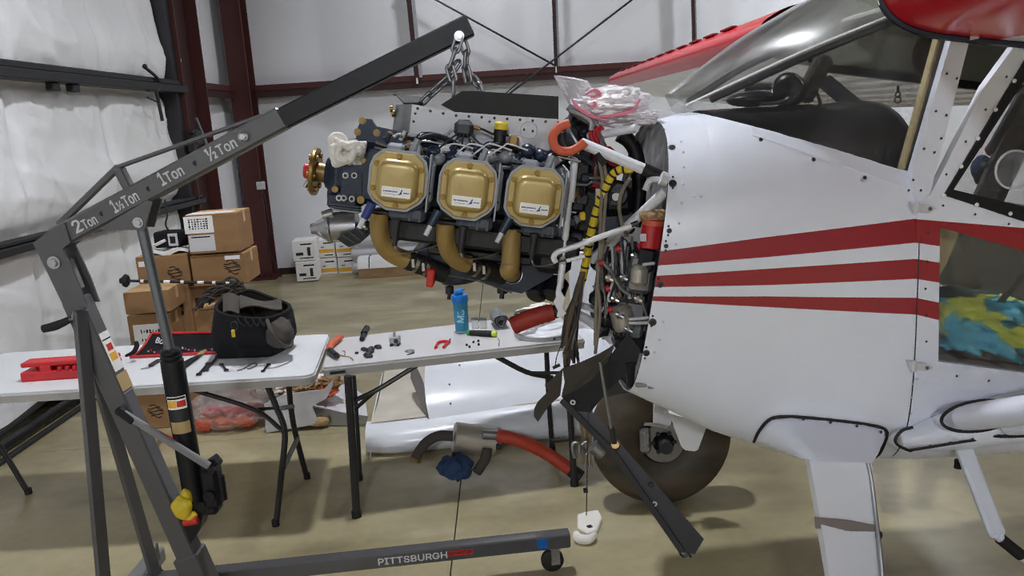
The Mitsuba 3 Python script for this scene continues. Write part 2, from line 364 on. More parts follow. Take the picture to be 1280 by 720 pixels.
# frame columns (I sections), corner wall, back wall, girts
def column(name, x0, x1, y0, y1, lab, t=0.02):
    k = thing(name, lab, 'column'); labels[k]['kind'] = 'structure'
    xm = (x0 + x1) / 2
    part(k, 'front_flange', box((xm, y0 + t / 2, ZC / 2), (x1 - x0, t, ZC)), 'mat_red_iron')
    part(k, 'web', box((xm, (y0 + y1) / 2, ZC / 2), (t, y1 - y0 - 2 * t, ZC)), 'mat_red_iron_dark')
    part(k, 'rear_flange', box((xm, y1 - t / 2, ZC / 2), (x1 - x0, t, ZC)), 'mat_red_iron')
    return k, xm
c, xm = column('frame_column', -3.36, -3.08, 8.33, 8.98, 'dark red steel column beside the end of the white plastic door')
part(c, 'jamb', box((-3.24, 8.27, ZC / 2), (0.24, 0.12, ZC)), 'mat_dark_metal')
c, xm = column('frame_column', -3.29, -3.05, 10.40, 10.68, 'dark red steel corner column with a white outlet box')
part(c, 'base_plate', box((xm, 10.52, 0.012), (0.36, 0.44, 0.024)), 'mat_red_iron')
ob = at(326, 232, 10.38)
part(c, 'outlet_box', box(ob, (0.10, 0.05, 0.10), ch=0.006), 'mat_label_grey')
for i in (-1, 1):
    for j in (-1, 1): part(c, 'socket', box(ob + A([i * 0.024, -0.027, j * 0.024]), (0.036, 0.006, 0.036), ch=0.002), 'mat_print_white')
part(c, 'conduit', join(cyl(ob + A([0.0, 0, 0.05]), ob + A([0.0, 0, 4.0]), 0.012), ), 'mat_red_iron')
part(c, 'cable', tube([ob + A([0.03, -0.02, -0.05]), ob + A([0.06, -0.06, -0.5]), (xm + 0.14, 10.32, 0.4), (xm + 0.26, 10.3, 0.03)], 0.01, 6), 'mat_dark_rubber')
for i in range(5):
    part(c, 'anchor_bolt', bolt((xm - 0.14 + 0.07 * i, 10.36 + 0.02 * (i % 2), 0.024), (0, 0, 1), 0.014, 0.05), 'mat_red_iron')
lv = thing('latch_lever', 'grey lever and dark latch block on the red column', 'latch')
part(lv, 'lever', bar(atx(245, 148, -3.04), atx(258, 180, -3.04), 0.04, 0.02), 'mat_galvanised')
part(lv, 'block', join(box(atx(243, 172, -3.08), (0.1, 0.2, 0.16), ch=0.02), box(atx(240, 183, -3.08), (0.08, 0.12, 0.14), ch=0.02), cyl(atx(238, 164, -3.06), atx(243, 168, -3.06), 0.02)), 'mat_black_steel')

def pillow_wall(o, u, L, name, lab, W=1.83, off=0.0, n=160):
    s = np.linspace(0, L, n); z = np.linspace(0.02, ZC, 60); S, Z = np.meshgrid(s, z, indexing='ij')
    ph = ((S + off) / W) % 1.0
    d = 0.035 * (1 - np.abs(2 * ph - 1) ** 4) + 0.01 * (meshkit.fbm(np.stack([S * 1.2, Z * 0.6, Z * 0], -1), 3, 2) - 0.5)
    d += 0.03 * np.exp(-((Z - 1.2) / 0.8) ** 2) * (1 - np.abs(2 * ph - 1) ** 2) - 0.05 * np.exp(-((Z - 2.33) / 0.12) ** 2)
    u = A(u, float); nrm = A([u[1], -u[0], 0])
    P = A(o, float) + S[..., None] * u + Z[..., None] * A([0, 0, 1.0]) + d[..., None] * nrm
    return struct(name, surf(P), 'mat_back_film', lab, smooth=True)
pillow_wall((-3.5, YB, 0), (1, 0, 0), XR + 3.6, 'wall_back', 'back wall of the hangar in white insulation film', off=0.55)
pillow_wall((XL - 0.2, 8.3, 0), (0, 1, 0), YB - 8.3, 'wall_corner', 'white film wall between the two red columns', W=0.9, n=40)
struct('wall_right', box((XR + 0.3, (YF + YB) / 2, ZC / 2), (0.1, YB - YF, ZC)), 'mat_wall_grey')
struct('wall_front', box(((XL + XR) / 2, YF - 0.2, ZC / 2), (XR - XL + 1, 0.1, ZC)), 'mat_wall_grey')
struct('wall_back_skin', box(((XL + XR) / 2, YB + 0.25, ZC / 2), (XR - XL + 1, 0.1, ZC)), 'mat_wall_grey')
struct('ceiling', box(((XL + XR) / 2, (YB + YF) / 2, ZC + 0.06), (XR - XL + 1.2, YB - YF + 0.8, 0.1)), 'mat_ceiling_white')
def girt(p, q, z0, z1, dep, lab):
    k = thing('wall_girt', lab, 'beam'); labels[k]['kind'] = 'structure'
    p, q = A(p, float), A(q, float); u = unit(q - p); n = A([u[1], -u[0], 0]); L = np.linalg.norm(q - p); c = (p + q) / 2; h = z1 - z0
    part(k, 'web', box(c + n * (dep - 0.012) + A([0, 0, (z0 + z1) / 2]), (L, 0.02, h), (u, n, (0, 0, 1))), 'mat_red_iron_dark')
    part(k, 'flange', box(c + n * dep / 2 + A([0, 0, z1 - 0.005]), (L, dep, 0.012), (u, n, (0, 0, 1))), 'mat_red_iron')
    part(k, 'lip', box(c + n * (dep + 0.004) + A([0, 0, z1 - h * 0.22]), (L, 0.014, h * 0.44), (u, n, (0, 0, 1))), 'mat_red_iron')
    return k
girt((-3.03, YB - 0.02, 0), (XR, YB - 0.02, 0), 2.258, 2.41, 0.18, 'long dark red wall girt across the white back wall')
girt((XL - 0.16, 8.98, 0), (XL - 0.16, 10.4, 0), 2.258, 2.41, 0.16, 'short dark red girt between the two red columns')
struct('trim_1', box((3.2, YB - 0.06, 0.04), (XR + 3.2, 0.05, 0.08)), 'mat_red_iron_dark', 'dark base angle along the foot of the back wall')
k = thing('brace_rod', 'thin steel wall brace rod slanting down to the right above the boom tip', 'rod')
part(k, 'rod', cyl(at(500, -25, 10.5), at(694, 82, 10.5), 0.012, n=8), 'mat_dark_metal')
k = thing('brace_rod', 'pair of thin brace rods slanting down to the left behind the hanging engine', 'rod')
part(k, 'rod', cyl(at(830, -31, 10.45), at(560, 176, 10.45), 0.012, n=8), 'mat_dark_metal')
part(k, 'rod', cyl(at(660, 92, 10.40), at(624, 124, 10.40), 0.008, n=6), 'mat_dark_metal')
for px0, px1, y1, w, lab in ((511, 521, 97, 0.055, 'dark vertical brace strip on the back wall, above the black boom'), (692, 695, 83, 0.04, 'dark vertical brace strip on the back wall where the thin rods cross'), (866, 867.5, 56, 0.035, 'dark vertical brace strip on the back wall above the red wing')):
    k = thing('wall_strut', lab, 'strut')
    p, q = at(px0, 0, 10.5), at(px1, y1, 10.5); d = unit(p - q)
    part(k, 'angle', box((q + p + d * 1.6) / 2, (w, 0.05, np.linalg.norm(p - q) + 1.6), axes_of(d, (0, 1, 0))), 'mat_red_iron_dark')
    part(k, 'backing', box((q + p + d * 1.6) / 2 + A([w * 0.9, 0.03, 0]), (w * 0.7, 0.02, np.linalg.norm(p - q) + 1.6), axes_of(d, (0, 1, 0))), 'mat_galvanised')
    part(k, 'tip', box(q - d * 0.03, (w * 0.4, 0.03, 0.09), axes_of(d, (0, 1, 0))), 'mat_label_white')

# ------------------------------------------------------------------ folding tables
def table(label, P, z, topmat, rnd, legs, braces, edge=0.046):
    """P: the four top corners (x, y) from front left, counter-clockwise"""
    k = thing('folding_table', label, 'table')
    poly = Polygon(P).buffer(-rnd).buffer(rnd, quad_segs=6)
    low = put(prism(poly, edge * 0.72), (0, 0, z - edge)); mid = put(prism(poly.buffer(0.004), 0.012), (0, 0, z - edge * 0.5))
    part(k, 'tabletop', put(prism(poly.buffer(-0.003), edge * 0.45), (0, 0, z - edge * 0.45)), topmat)
    part(k, 'rim', join(low, mid), 'mat_table_edge')
    for pts, r in legs: part(k, 'leg', tube(pts, r, 10, 5), 'mat_table_leg'); 
    for pts, r in braces: part(k, 'brace', tube(pts, r, 8, 4), 'mat_table_leg')
    for pts, r in legs:
        e = A(pts[-1]); part(k, 'foot_cap', cyl(e + A([0, 0, 0.03]), e + A([0, 0, 0.0]), r * 1.25, n=12), 'mat_dark_rubber')
    return k
TZ = 0.74
# left table
a0, a1 = atz(392, 469, TZ), atz(412, 417, TZ)
L1 = a0[0] - 1.83
t1 = [(L1, a0[1] + 0.02), (a0[0], a0[1]), (a1[0] - 0.0, a1[1]), (L1 - 0.02, a1[1] + 0.03)]
def foot(x, y): return atz(x, y, 0.0)
f1, f2 = foot(345, 657), foot(384, 598)
legs = [([at(335, 484, f1[1] + 0.06), at(345, 508, f1[1] + 0.05), at(356, 540, f1[1] + 0.03), at(352, 590, f1[1] + 0.01), f1], 0.0145),
        ([at(361, 480, f2[1] - 0.04), at(364, 512, f2[1] - 0.03), at(370, 545, f2[1] - 0.02), f2], 0.0145)]
g1 = foot(36, 617); g0 = A([L1 + 0.24, g1[1], 0.70])
legs += [([at(-52, 486, g1[1] + 0.02), at(-4, 552, g1[1] + 0.01), g1], 0.0145), ([A([at(-52, 486, g1[1])[0], f1[1] + 0.04, 0.70]), A([at(-4, 552, g1[1])[0], f1[1] + 0.03, 0.33]), A([g1[0], f1[1], 0])], 0.0145)]
m = (at(352, 527, f1[1] + 0.04) + at(366, 524, f2[1] - 0.02)) / 2
br = [([at(352, 510, f1[1] + 0.04), at(366, 508, f2[1] - 0.02)], 0.011), ([at(356, 541, f1[1] + 0.02), at(318, 512, 3.82), at(240, 487, 3.86)], 0.011), ([at(318, 512, 3.82), (at(352, 510, f1[1] + 0.04) + at(366, 508, f2[1])) / 2], 0.008),
      ([at(354, 585, f1[1] + 0.01), at(372, 548, f2[1] - 0.02)], 0.013), ([at(-30, 516, g1[1] + 0.015), A([at(-30, 516, g1[1])[0], f1[1] + 0.035, 0.52])], 0.011)]
table('white plastic folding table with the open tool bag on it', t1, TZ, 'mat_table_plastic', 0.05, legs, br)
# front table
b0, b1, b2 = atz(403, 460, TZ), atz(731, 424, TZ), atz(413, 424, TZ)
u = unit(b1 - b0); v = A([-u[1], u[0], 0]); W = 0.61
t2 = [b0[:2], b1[:2], (b1 + v * W)[:2], b2[:2]]
h1, h2, h3 = foot(446, 646), foot(449, 600), foot(718, 607)
up = A([0, 0, 0.70])
legs = [([at(435, 470, h1[1]), at(440, 545, h1[1]), h1], 0.019), ([at(441, 470, h2[1]), at(446, 540, h2[1]), h2], 0.016), ([at(707, 440, h3[1]), at(713, 520, h3[1]), h3], 0.016), ([at(683, 436, h3[1] + 0.45), at(686, 500, h3[1] + 0.45), at(690, 553, h3[1] + 0.45)], 0.014)]
br = [([at(437, 503, h1[1] + 0.05), at(470, 488, h1[1] + 0.1), at(522, 456, h1[1] + 0.15)], 0.012), ([at(443, 512, h1[1] + 0.2), at(470, 488, h1[1] + 0.1)], 0.01),
      ([at(621, 446, h3[1] + 0.1), at(658, 465, h3[1] + 0.12), at(690, 472, h3[1] + 0.2)], 0.013), ([at(660, 466, h3[1] + 0.12), at(700, 466, h3[1] + 0.05)], 0.008), ([at(689, 551, h3[1] + 0.45), at(715, 548, h3[1] + 0.0)], 0.013)]
# the far right leg stands on the floor too
q = legs[3][0][2]; legs[3] = ([legs[3][0][0], legs[3][0][1], A([q[0], q[1], 0.0])], 0.014)
k = table('worn light grey folding table under the hanging engine', t2, TZ, 'mat_table_plastic_worn', 0.02, legs, br)
c = at(422, 465.5, b0[1] - 0.006); part(k, 'nameplate', box(c, (0.07, 0.006, 0.012), (u, v, (0, 0, 1))), 'mat_print_black')
# ------------------------------------------------------------------ cartons by the left wall
def carton(label, px0, px1, py0, py1, Y, depth, turn=0.0, group=None, tape=True, floor=False, mat='mat_cardboard'):
    """front face between px0..px1 and py0..py1 at depth Y; returns key, the front frame (origin lower left, x, z) and size"""
    p, q = at(px0, py1, Y), at(px1, py1, Y); t = at((px0 + px1) / 2, py0, Y)
    zb = 0.0 if floor else (p[2] + q[2]) / 2
    w, h = q[0] - p[0], t[2] - zb
    x, y, z = rotz(turn); o = A([p[0], Y, zb])
    k = thing('carton', label, 'box', group)
    part(k, 'body', box(o + x * w / 2 + y * depth / 2 + z * h / 2, (w, depth, h), (x, y, z), 0.006), mat)
    if tape:
        part(k, 'tape', join(box(o + x * w / 2 + y * depth / 2 + z * (h + 0.0008), (w * 0.98, 0.05, 0.002), (x, y, z)), box(o + x * (w + 0.0008) + y * depth / 2 + z * (h - 0.04), (0.002, 0.05, 0.08), (x, y, z))), 'mat_tape')
        part(k, 'flap', box(o + x * w / 2 + y * depth * 0.24 + z * (h + 0.002), (w * 0.985, depth * 0.47, 0.003), (x, y, z)), 'mat_cardboard_edge')
        part(k, 'flap', box(o + x * w / 2 + y * depth * 0.74 + z * (h + 0.002), (w * 0.985, depth * 0.47, 0.003), (x, y, z)), 'mat_cardboard_edge')
    return k, o, (x, y, z), w, h
def on_face(k, fr, name, u, v, su, sv, mat, lift=0.0012):
    o, (x, y, z), w, h = fr
    return part(k, name, box(o + x * u * w + z * v * h - y * lift, (su * w, 0.002, sv * h), (x, y, z)), mat)
def swirl(k, fr, u, v, s):
    o, (x, y, z), w, h = fr; ms = []
    for i in range(5):
        zz = (i - 2) * s * 0.36; L = math.sqrt(max(0.05, 1 - ((i - 2) / 2.6) ** 2)) * s
        pts = [(-L + 2 * L * t, zz + 0.12 * s * math.sin(t * 7 + i * 1.3) - 0.25 * s * (t - 0.5)) for t in np.linspace(0, 1, 9)]
        up = [(a, b + 0.07 * s) for a, b in pts]; dn = [(a, b - 0.07 * s * (0.4 + 0.6 * abs(math.sin(3 * a / s)))) for a, b in reversed(pts)]
        ms.append(put(prism(up + dn, 0.0015), o + x * u * w + z * v * h - y * 0.0006, x, z, -y))
    part(k, 'print', join(*ms), 'mat_print_black', smooth=False)
def barcode(k, fr, u, v, su, sv, rows=3, seed=0):
    o, (x, y, z), w, h = fr; r = np.random.default_rng(seed); ms = []
    for i in range(rows):
        for j in range(7):
            L = r.uniform(0.3, 1) * su * w / 9
            ms.append(box(o + x * (u * w - su * w / 2 + (j + 0.6) * su * w / 7.5) + z * (v * h - sv * h * 0.35 + i * sv * h * 0.7 / max(rows - 1, 1)) - y * 0.003, (L, 0.001, sv * h * r.uniform(0.05, 0.16)), (x, y, z)))
    part(k, 'print', join(*ms), 'mat_print_black', smooth=False)
g = None
k, *fr = carton('lower left brown carton with a white shipping label', 165, 219, 394, 440, 5.62, 0.22, 2, g, True, True)
on_face(k, fr, 'label', 0.42, 0.72, 0.62, 0.36, 'mat_label_white'); barcode(k, fr, 0.5, 0.72, 0.5, 0.28, 3, 1)
k, *fr = carton('brown carton standing upright in the middle of the stack, black block print on it', 214, 246, 357, 440, 5.86, 0.34, 2, g, True, True)
on_face(k, fr, 'print', 0.42, 0.83, 0.6, 0.07, 'mat_print_black'); on_face(k, fr, 'print', 0.4, 0.74, 0.62, 0.035, 'mat_print_black')
for i in range(3): on_face(k, fr, 'print', 0.3 + 0.22 * i, 0.27, 0.1, 0.03, 'mat_print_black')
k, *fr = carton('brown carton standing upright beneath the swirl-marked box at the right of the stack', 248, 292, 357, 440, 5.9, 0.36, 2, g, True, True)
on_face(k, fr, 'print', 0.32, 0.86, 0.4, 0.06, 'mat_print_black')
k, *fr = carton('small light brown carton behind the tool bag with cables on top', 250, 290, 386, 440, 5.42, 0.2, 2, g, True, True)
k, *fr = carton('wide brown carton lying on the labelled one at the far left of the stack', 157, 213, 365, 392, 5.50, 0.32, 3, g)
k, *fr = carton('brown carton with a round black swirl mark under the white papers', 173.5, 239, 320, 354, 5.86, 0.36, 0, g)
swirl(k, fr, 0.72, 0.35, 0.055); on_face(k, fr, 'sticker', 0.12, 0.75, 0.14, 0.2, 'mat_label_white')
c1 = fr
k, *fr = carton('swirl-marked brown carton with a white strip label directly under the topmost box', 242, 309, 319, 357, 5.84, 0.38, 2, g)
swirl(k, fr, 0.76, 0.58, 0.06); on_face(k, fr, 'label', 0.78, 0.9, 0.28, 0.13, 'mat_label_white')
k, *fr = carton('topmost brown carton of the stack with white shipping labels', 237, 301, 268, 316.5, 5.82, 0.36, 2, g)
on_face(k, fr, 'label', 0.25, 0.76, 0.56, 0.44, 'mat_label_white'); barcode(k, fr, 0.25, 0.78, 0.42, 0.34, 5, 3)
on_face(k, fr, 'label', 0.27, 0.28, 0.5, 0.42, 'mat_label_grey'); on_face(k, fr, 'print', 0.26, 0.44, 0.36, 0.03, 'mat_print_black', 0.003)
o, ax, w, h = fr
part(k, 'label', box(o + ax[0] * w * 0.44 + ax[1] * 0.09 + ax[2] * (h + 0.006), (w * 0.86, 0.14, 0.003), ax), 'mat_label_white')
o, ax, w, h = c1
P = np.zeros((10, 8, 3))
for i in range(10):
    for j in range(8): P[i, j] = o + ax[0] * (0.08 + i / 9 * (w - 0.07)) + ax[1] * (0.01 + j / 7 * 0.3) + ax[2] * (h + 0.022 + 0.014 * math.sin(i * 1.1 + j * 0.8) + 0.01 * (i / 9) ** 2)
one('paper_sheaf', shell(P, 0.022), 'mat_label_white', 'loose white papers on the carton under the small black device', 'papers', smooth=40)
k = thing('battery_charger', 'small black and grey electronic device on white papers', 'device')
dc = o + ax[0] * w * 0.58 + ax[1] * 0.16 + ax[2] * (h + 0.105)
part(k, 'body', box(dc, (0.2, 0.16, 0.115), rotz(-8), 0.012), 'mat_canvas_black')
xa, ya, za = rotz(-8)
part(k, 'front_panel', box(dc + xa * 0.055 - ya * 0.082, (0.075, 0.006, 0.09), (xa, ya, za), 0.002), 'mat_label_grey')
part(k, 'display', box(dc + xa * 0.055 - ya * 0.086, (0.04, 0.004, 0.05), (xa, ya, za)), 'mat_print_black')
part(k, 'strap', tube([dc + xa * -0.11 - ya * 0.09 + za * -0.04, dc + xa * -0.05 - ya * 0.1 - za * 0.02, dc - ya * 0.09 + za * 0.0], 0.012, 6), 'mat_rag_white')
part(k, 'cable', tube([dc + za * 0.06 - xa * 0.02, at(207, 280, 6.1), at(209, 268, 6.2), at(206, 250, 6.4)], 0.007, 6), 'mat_dark_rubber')
# pole and cable bundle
k = thing('striped_pole', 'thin dark pole with white bands and a black knob lying across the cartons', 'pole')
p, q = at(160, 351, 5.42), at(292, 354, 5.40); d = unit(q - p)
part(k, 'rod', cyl(p, q, 0.009, n=10), 'mat_dark_metal')
part(k, 'knob', join(cyl(p - d * 0.03, p, 0.045, n=8, ch=0.01), cyl(p - d * 0.05, p - d * 0.03, 0.02)), 'mat_dark_rubber')
L = np.linalg.norm(q - p)
for t in (0.12, 0.34, 0.37, 0.5, 0.66, 0.69, 0.8, 0.93): part(k, 'band', cyl(p + d * (t * L), p + d * (t * L + 0.022), 0.0105, n=10), 'mat_label_white')
k = thing('cable_bundle', 'bundle of thin dark cables lying on a carton behind the tool bag', 'cables')
c0 = at(270, 372, 5.40); r = np.random.default_rng(5)
for i in range(16):
    a = [c0 + A([-0.16 + 0.05 * r.random(), r.uniform(-.05, .06), -0.075 + 0.03 * r.random()]), c0 + A([-0.06, r.uniform(-.06, .06), r.uniform(-.02, .05)]), c0 + A([0.05, r.uniform(-.06, .06), r.uniform(0, .1)]), c0 + A([0.16 + 0.05 * r.random(), r.uniform(-.05, .05), r.uniform(.02, .11)])]
    part(k, 'cable', tube(a + [a[2] + A([0.03, 0.04, 0.02]), a[1] + A([0, 0.05, -0.03])], 0.006, 6, 5), 'mat_canvas_grey')
# carton and clear bag under the left table
k, *fr = carton('brown carton with a swirl mark on the floor under the left table', 178, 240, 486, 538, atz(205, 536, 0)[1], 0.3, 4, g, True, True)
swirl(k, fr, 0.32, 0.45, 0.05)
k, *fr = carton('plain brown carton lying behind the clear plastic bag under the left table', 240, 322, 480, 530, atz(205, 536, 0)[1] + 0.42, 0.2, -2, g, True, True)
k = thing('plastic_bag', 'crumpled clear plastic bag of red rags on the floor under the left table', 'bag')
c0 = atz(283, 546, 0.0); bg = lump(c0 + A([0.0, 0.17, 0.13]), (0.50, 0.34, 0.27), 4, 0.22, 4.0, 4, sharp=True)
bg.vertices[:, 2] = np.maximum(bg.vertices[:, 2], 0.003)
part(k, 'film', bg, 'mat_clear_film', smooth=25)
k2 = thing('rag_heap', 'red and pink shop rags inside the clear plastic bag', 'rags')
for i in range(9):
    m = lump(c0 + A([-0.17 + 0.042 * i, 0.12 + 0.05 * (i % 3), 0.05 + 0.03 * ((i * 5) % 3)]), (0.13, 0.11, 0.08), 20 + i, 0.4, 5, 3, sharp=True)
    m.vertices[:, 2] = np.maximum(m.vertices[:, 2], 0.006)
    part(k2, 'rag', m, 'mat_red_wire' if i % 3 else 'mat_orange_hose')
k2 = one('orange_strap', tube([atz(198, 541, 0.10), atz(200, 543, 0.06), atz(204, 545, 0.02), atz(212, 548, 0.018), atz(222, 551, 0.018)], 0.018, 8), 'mat_red_plastic', 'orange red strap on the floor before the swirl-marked carton', 'strap')
# parts tray with rags, loose cowl flap behind it
k = thing('parts_tray', 'dull white metal tray full of rags on the floor between the tables', 'tray')
n_ = 14; pts = []
Yt = atz(345, 541, 0)[1]
prof = [(333, 541), (330, 505), (352, 494), (385, 489), (405, 487), (414, 478), (414, 470)]
low = [(333, 541), (350, 539), (375, 535), (397, 530), (398, 515), (409, 498), (416, 480)]
P = A([[at(*a, Yt + 0.02 * i), at((a[0] + b_[0]) / 2, (a[1] + b_[1]) / 2, Yt - 0.02), at(*b_, Yt)] for i, (a, b_) in enumerate(zip(prof, low))])
front = plate([(333, 541), (330, 505), (352, 494), (385, 489), (405, 487), (413, 478), (416, 472), (416, 482), (408, 498), (390, 508), (398, 528), (370, 534)], Yt, 0.006)
part(k, 'front_wall', front, 'mat_label_grey')
part(k, 'back_wall', plate([(325, 520), (322, 470), (414, 462), (418, 500)], Yt + 0.36, 0.006), 'mat_label_grey')
part(k, 'bottom', poly3([at(333, 541, Yt), at(398, 529, Yt), at(402, 505, Yt + 0.36), at(328, 517, Yt + 0.36)], 0.006), 'mat_label_grey')
k = thing('rag_heap', 'brown pink and tan rags heaped in the dull white tray', 'rags')
for i in range(15):
    x = 332 + (i * 37) % 82; y = 470 + (i * 23) % 24 - (x - 332) * 0.06
    part(k, 'rag', lump(at(x, y, Yt + 0.12 + 0.02 * (i % 8)), (0.17, 0.15, 0.1), 50 + i, 0.45, 5, 3, sharp=True), ('mat_kraft', 'mat_rag_white', 'mat_orange_hose', 'mat_cardboard')[i % 4])
k = thing('metal_fairing', 'dirty grey bent sheet metal fairing on the floor behind the front table leg', 'fairing')
Yc_ = atz(415, 534, 0)[1] + 0.06
part(k, 'top_sheet', poly3([at(388, 508, Yc_), at(429, 515, Yc_ - 0.05), at(460, 520, Yc_ - 0.08), at(455, 500, Yc_ + 0.25), at(436, 478, Yc_ + 0.42), at(420, 475, Yc_ + 0.45)], 0.004), 'mat_label_grey')
part(k, 'front_sheet', poly3([at(383, 508, Yc_ - 0.01), at(429, 516, Yc_ - 0.06), at(460, 520, Yc_ - 0.09), at(458, 530, Yc_ - 0.09), at(405, 533, Yc_ - 0.05), at(383, 528, Yc_)], 0.004), 'mat_galvanised')
part(k, 'bulge', lump(at(398, 526, Yc_ - 0.06), (0.14, 0.08, 0.07), 3, 0.15), 'mat_label_tan')
# ------------------------------------------------------------------ goods by the back wall
def white_box(label, x0, x1, y0, y1, Y, band):
    p, q, t = at(x0, y1, Y), at(x1, y1, Y), at((x0 + x1) / 2, y0, Y); w, h = q[0] - p[0], t[2] - p[2]
    x, y, z = rotz(6); o = p
    k = thing('product_box', label, 'box')
    part(k, 'body', box(o + x * w / 2 + y * 0.18 + z * h / 2, (w, 0.36, h), (x, y, z), 0.006), 'mat_label_white')
    fr = (o, (x, y, z), w, h)
    on_face(k, fr, 'print', 0.62, 0.82, 0.5, 0.07, 'mat_print_black')
    if band: on_face(k, fr, 'stripe', 0.5, 0.38, 0.94, 0.2, 'mat_label_yellow'); on_face(k, fr, 'print', 0.62, 0.14, 0.5, 0.06, 'mat_dark_metal'); on_face(k, fr, 'print', 0.3, 0.6, 0.2, 0.08, 'mat_galvanised')
    else:
        on_face(k, fr, 'print', 0.3, 0.35, 0.32, 0.14, 'mat_dark_metal'); on_face(k, fr, 'print', 0.72, 0.45, 0.14, 0.42, 'mat_dark_metal'); on_face(k, fr, 'print', 0.6, 0.14, 0.6, 0.05, 'mat_dark_metal')
    return k
zf = lambda x, y: atz(x, y, 0)[1]
Yb = zf(376, 353)
white_box('white printed box at the foot of the left pair by the back wall', 371.5, 398, 327.5, 352.5, Yb, False)
white_box('white printed box on top of the left pair by the back wall', 367, 395, 301, 327.2, Yb + 0.03, False)
Yb2 = Yb + 0.45
white_box('lower white box with an orange band, second from the left at the back wall', 400, 422.5, 323, 347.5, Yb2, True)
white_box('upper white box with an orange band, second from the left at the back wall', 398, 419, 300, 322.8, Yb2, True)
white_box('lower white box with an orange band beside the wrapped panels', 424, 446, 322, 346.5, Yb2, True)
white_box('upper white box with an orange band below the starter', 421, 444, 299, 321.8, Yb2, True)
k = thing('wrapped_panel', 'long flat package wrapped in white sheet with a brown edge on the back floor', 'package')
Yp = zf(460, 348)
P = np.zeros((24, 9, 3)); p0, p1 = at(448, 347, Yp), at(560, 340, Yp)
p0[2] = p1[2] = 0
for i in range(24):
    for j in range(9):
        t, s = i / 23, j / 8; base = p0 + (p1 - p0) * t
        P[i, j] = base + A([0, 0.24 * s, 0.12 + 0.15 * min(1, 3.2 * s) ** 0.6 * (1 - 0.12 * math.sin(t * 9)) * (0.75 + 0.25 * math.sin(math.pi * min(1, t * 1.6 + 0.15)))])
part(k, 'sheet', shell(P, 0.012), 'mat_white_film', smooth=True)
part(k, 'board', box((p0 + p1) / 2 + A([0, 0.12, 0.065]), (np.linalg.norm(p1 - p0), 0.22, 0.13), (unit(p1 - p0), np.cross((0, 0, 1), unit(p1 - p0)), (0, 0, 1)), 0.008), 'mat_kraft')
for t in (0.15, 0.66): part(k, 'strap', tube([P[int(t * 23), j] + A([0, -0.004, 0.008]) for j in range(9)], 0.006, 6, 2), 'mat_dark_metal')
k = thing('wrapped_panel', 'stack of pale wrapped rolls on the back floor behind the flat white package', 'package')
part(k, 'roll', join(*[cyl(A([-2.0, Yp + 0.35, 0.09 + 0.0]) + A([0, 0.0, 0.17 * i]), A([-0.55, Yp + 0.35, 0.09 + 0.17 * i]), 0.080 - 0.004 * i, n=20, ch=0.02) for i in range(4)]), 'mat_label_grey')
part(k, 'sheet', box((-1.4, Yp + 0.35, 0.73), (1.2, 0.15, 0.07), ch=0.03), 'mat_white_film')
# ------------------------------------------------------------------ engine hoist (shop crane)
HY = 2.75
H = thing('engine_hoist', 'grey folding engine hoist with a raised black boom holding the engine by a chain', 'hoist')
def hp(x, y, Y=HY): return at(x, y, Y)
HN = HY - 0.0375
def hbar(a, b, w, t, name, mat, Y=HY, ch=0.006, Y2=None, ext=0.0):
    return part(H, name, bar(at(*a, Y), at(*b, Y if Y2 is None else Y2), w, t, ch=ch, ext=ext), mat)
def hplate(px, Y, t, name, mat): return part(H, name, plate(px, Y, t), mat)
hbar((71, 299), (357, 146), 0.074, 0.075, 'boom', 'mat_hoist_grey', ch=0.008)
bo = hbar((345, 153), (588, 31.5), 0.068, 0.06, 'boom_extension', 'mat_hoist_black', ch=0.005)
bl, br_ = at(80, 295, HN), at(340, 156, HN); bx = unit(br_ - bl); by = A([-bx[2], 0, bx[0]])
for s, a, b, h in (('2', (94, 293), (104, 289), 0.040), ('Ton', (106, 287), (123, 279), 0.030), ('1', (143, 267), (148, 264), 0.042), ('½', (149, 263), (156, 259), 0.026), ('Ton', (157, 259), (175, 250), 0.034),
                   ('1', (202, 233), (208, 230), 0.042), ('Ton', (209, 229), (231, 218), 0.032), ('½', (262, 202), (273, 197), 0.040), ('Ton', (274, 195), (297, 183), 0.032)):
    p, q = at(*a, HN - 0.0003), at(*b, HN - 0.0003)
    part(H, 'lettering', text_fit(s, h, np.linalg.norm(q - p), p, bx, by), 'mat_print_white', smooth=False)
for p in ((127.5, 267), (186, 236), (244.5, 204)): part(H, 'hole', cyl(hp(*p, HN - 0.0008), hp(*p, HN + 0.006), 0.0085, n=16), 'mat_print_black')
def hbolt(p, r=0.011, Y=HN): part(H, 'bolt', bolt(at(*p, Y), (0, -1, 0), r, r * 1.1), 'mat_steel')
hbolt((304, 171), 0.012); hbolt((574, 45), 0.012, HY - 0.031)
part(H, 'ring', tube([hp(304, 171, HN - 0.012) + A([0.014 * math.cos(a), 0, 0.014 * math.sin(a)]) for a in np.linspace(0, 2 * np.pi, 16)[:-1]], 0.0025, 6, 3, closed=True), 'mat_steel')
for p in ((71, 299), (357, 146)): pass
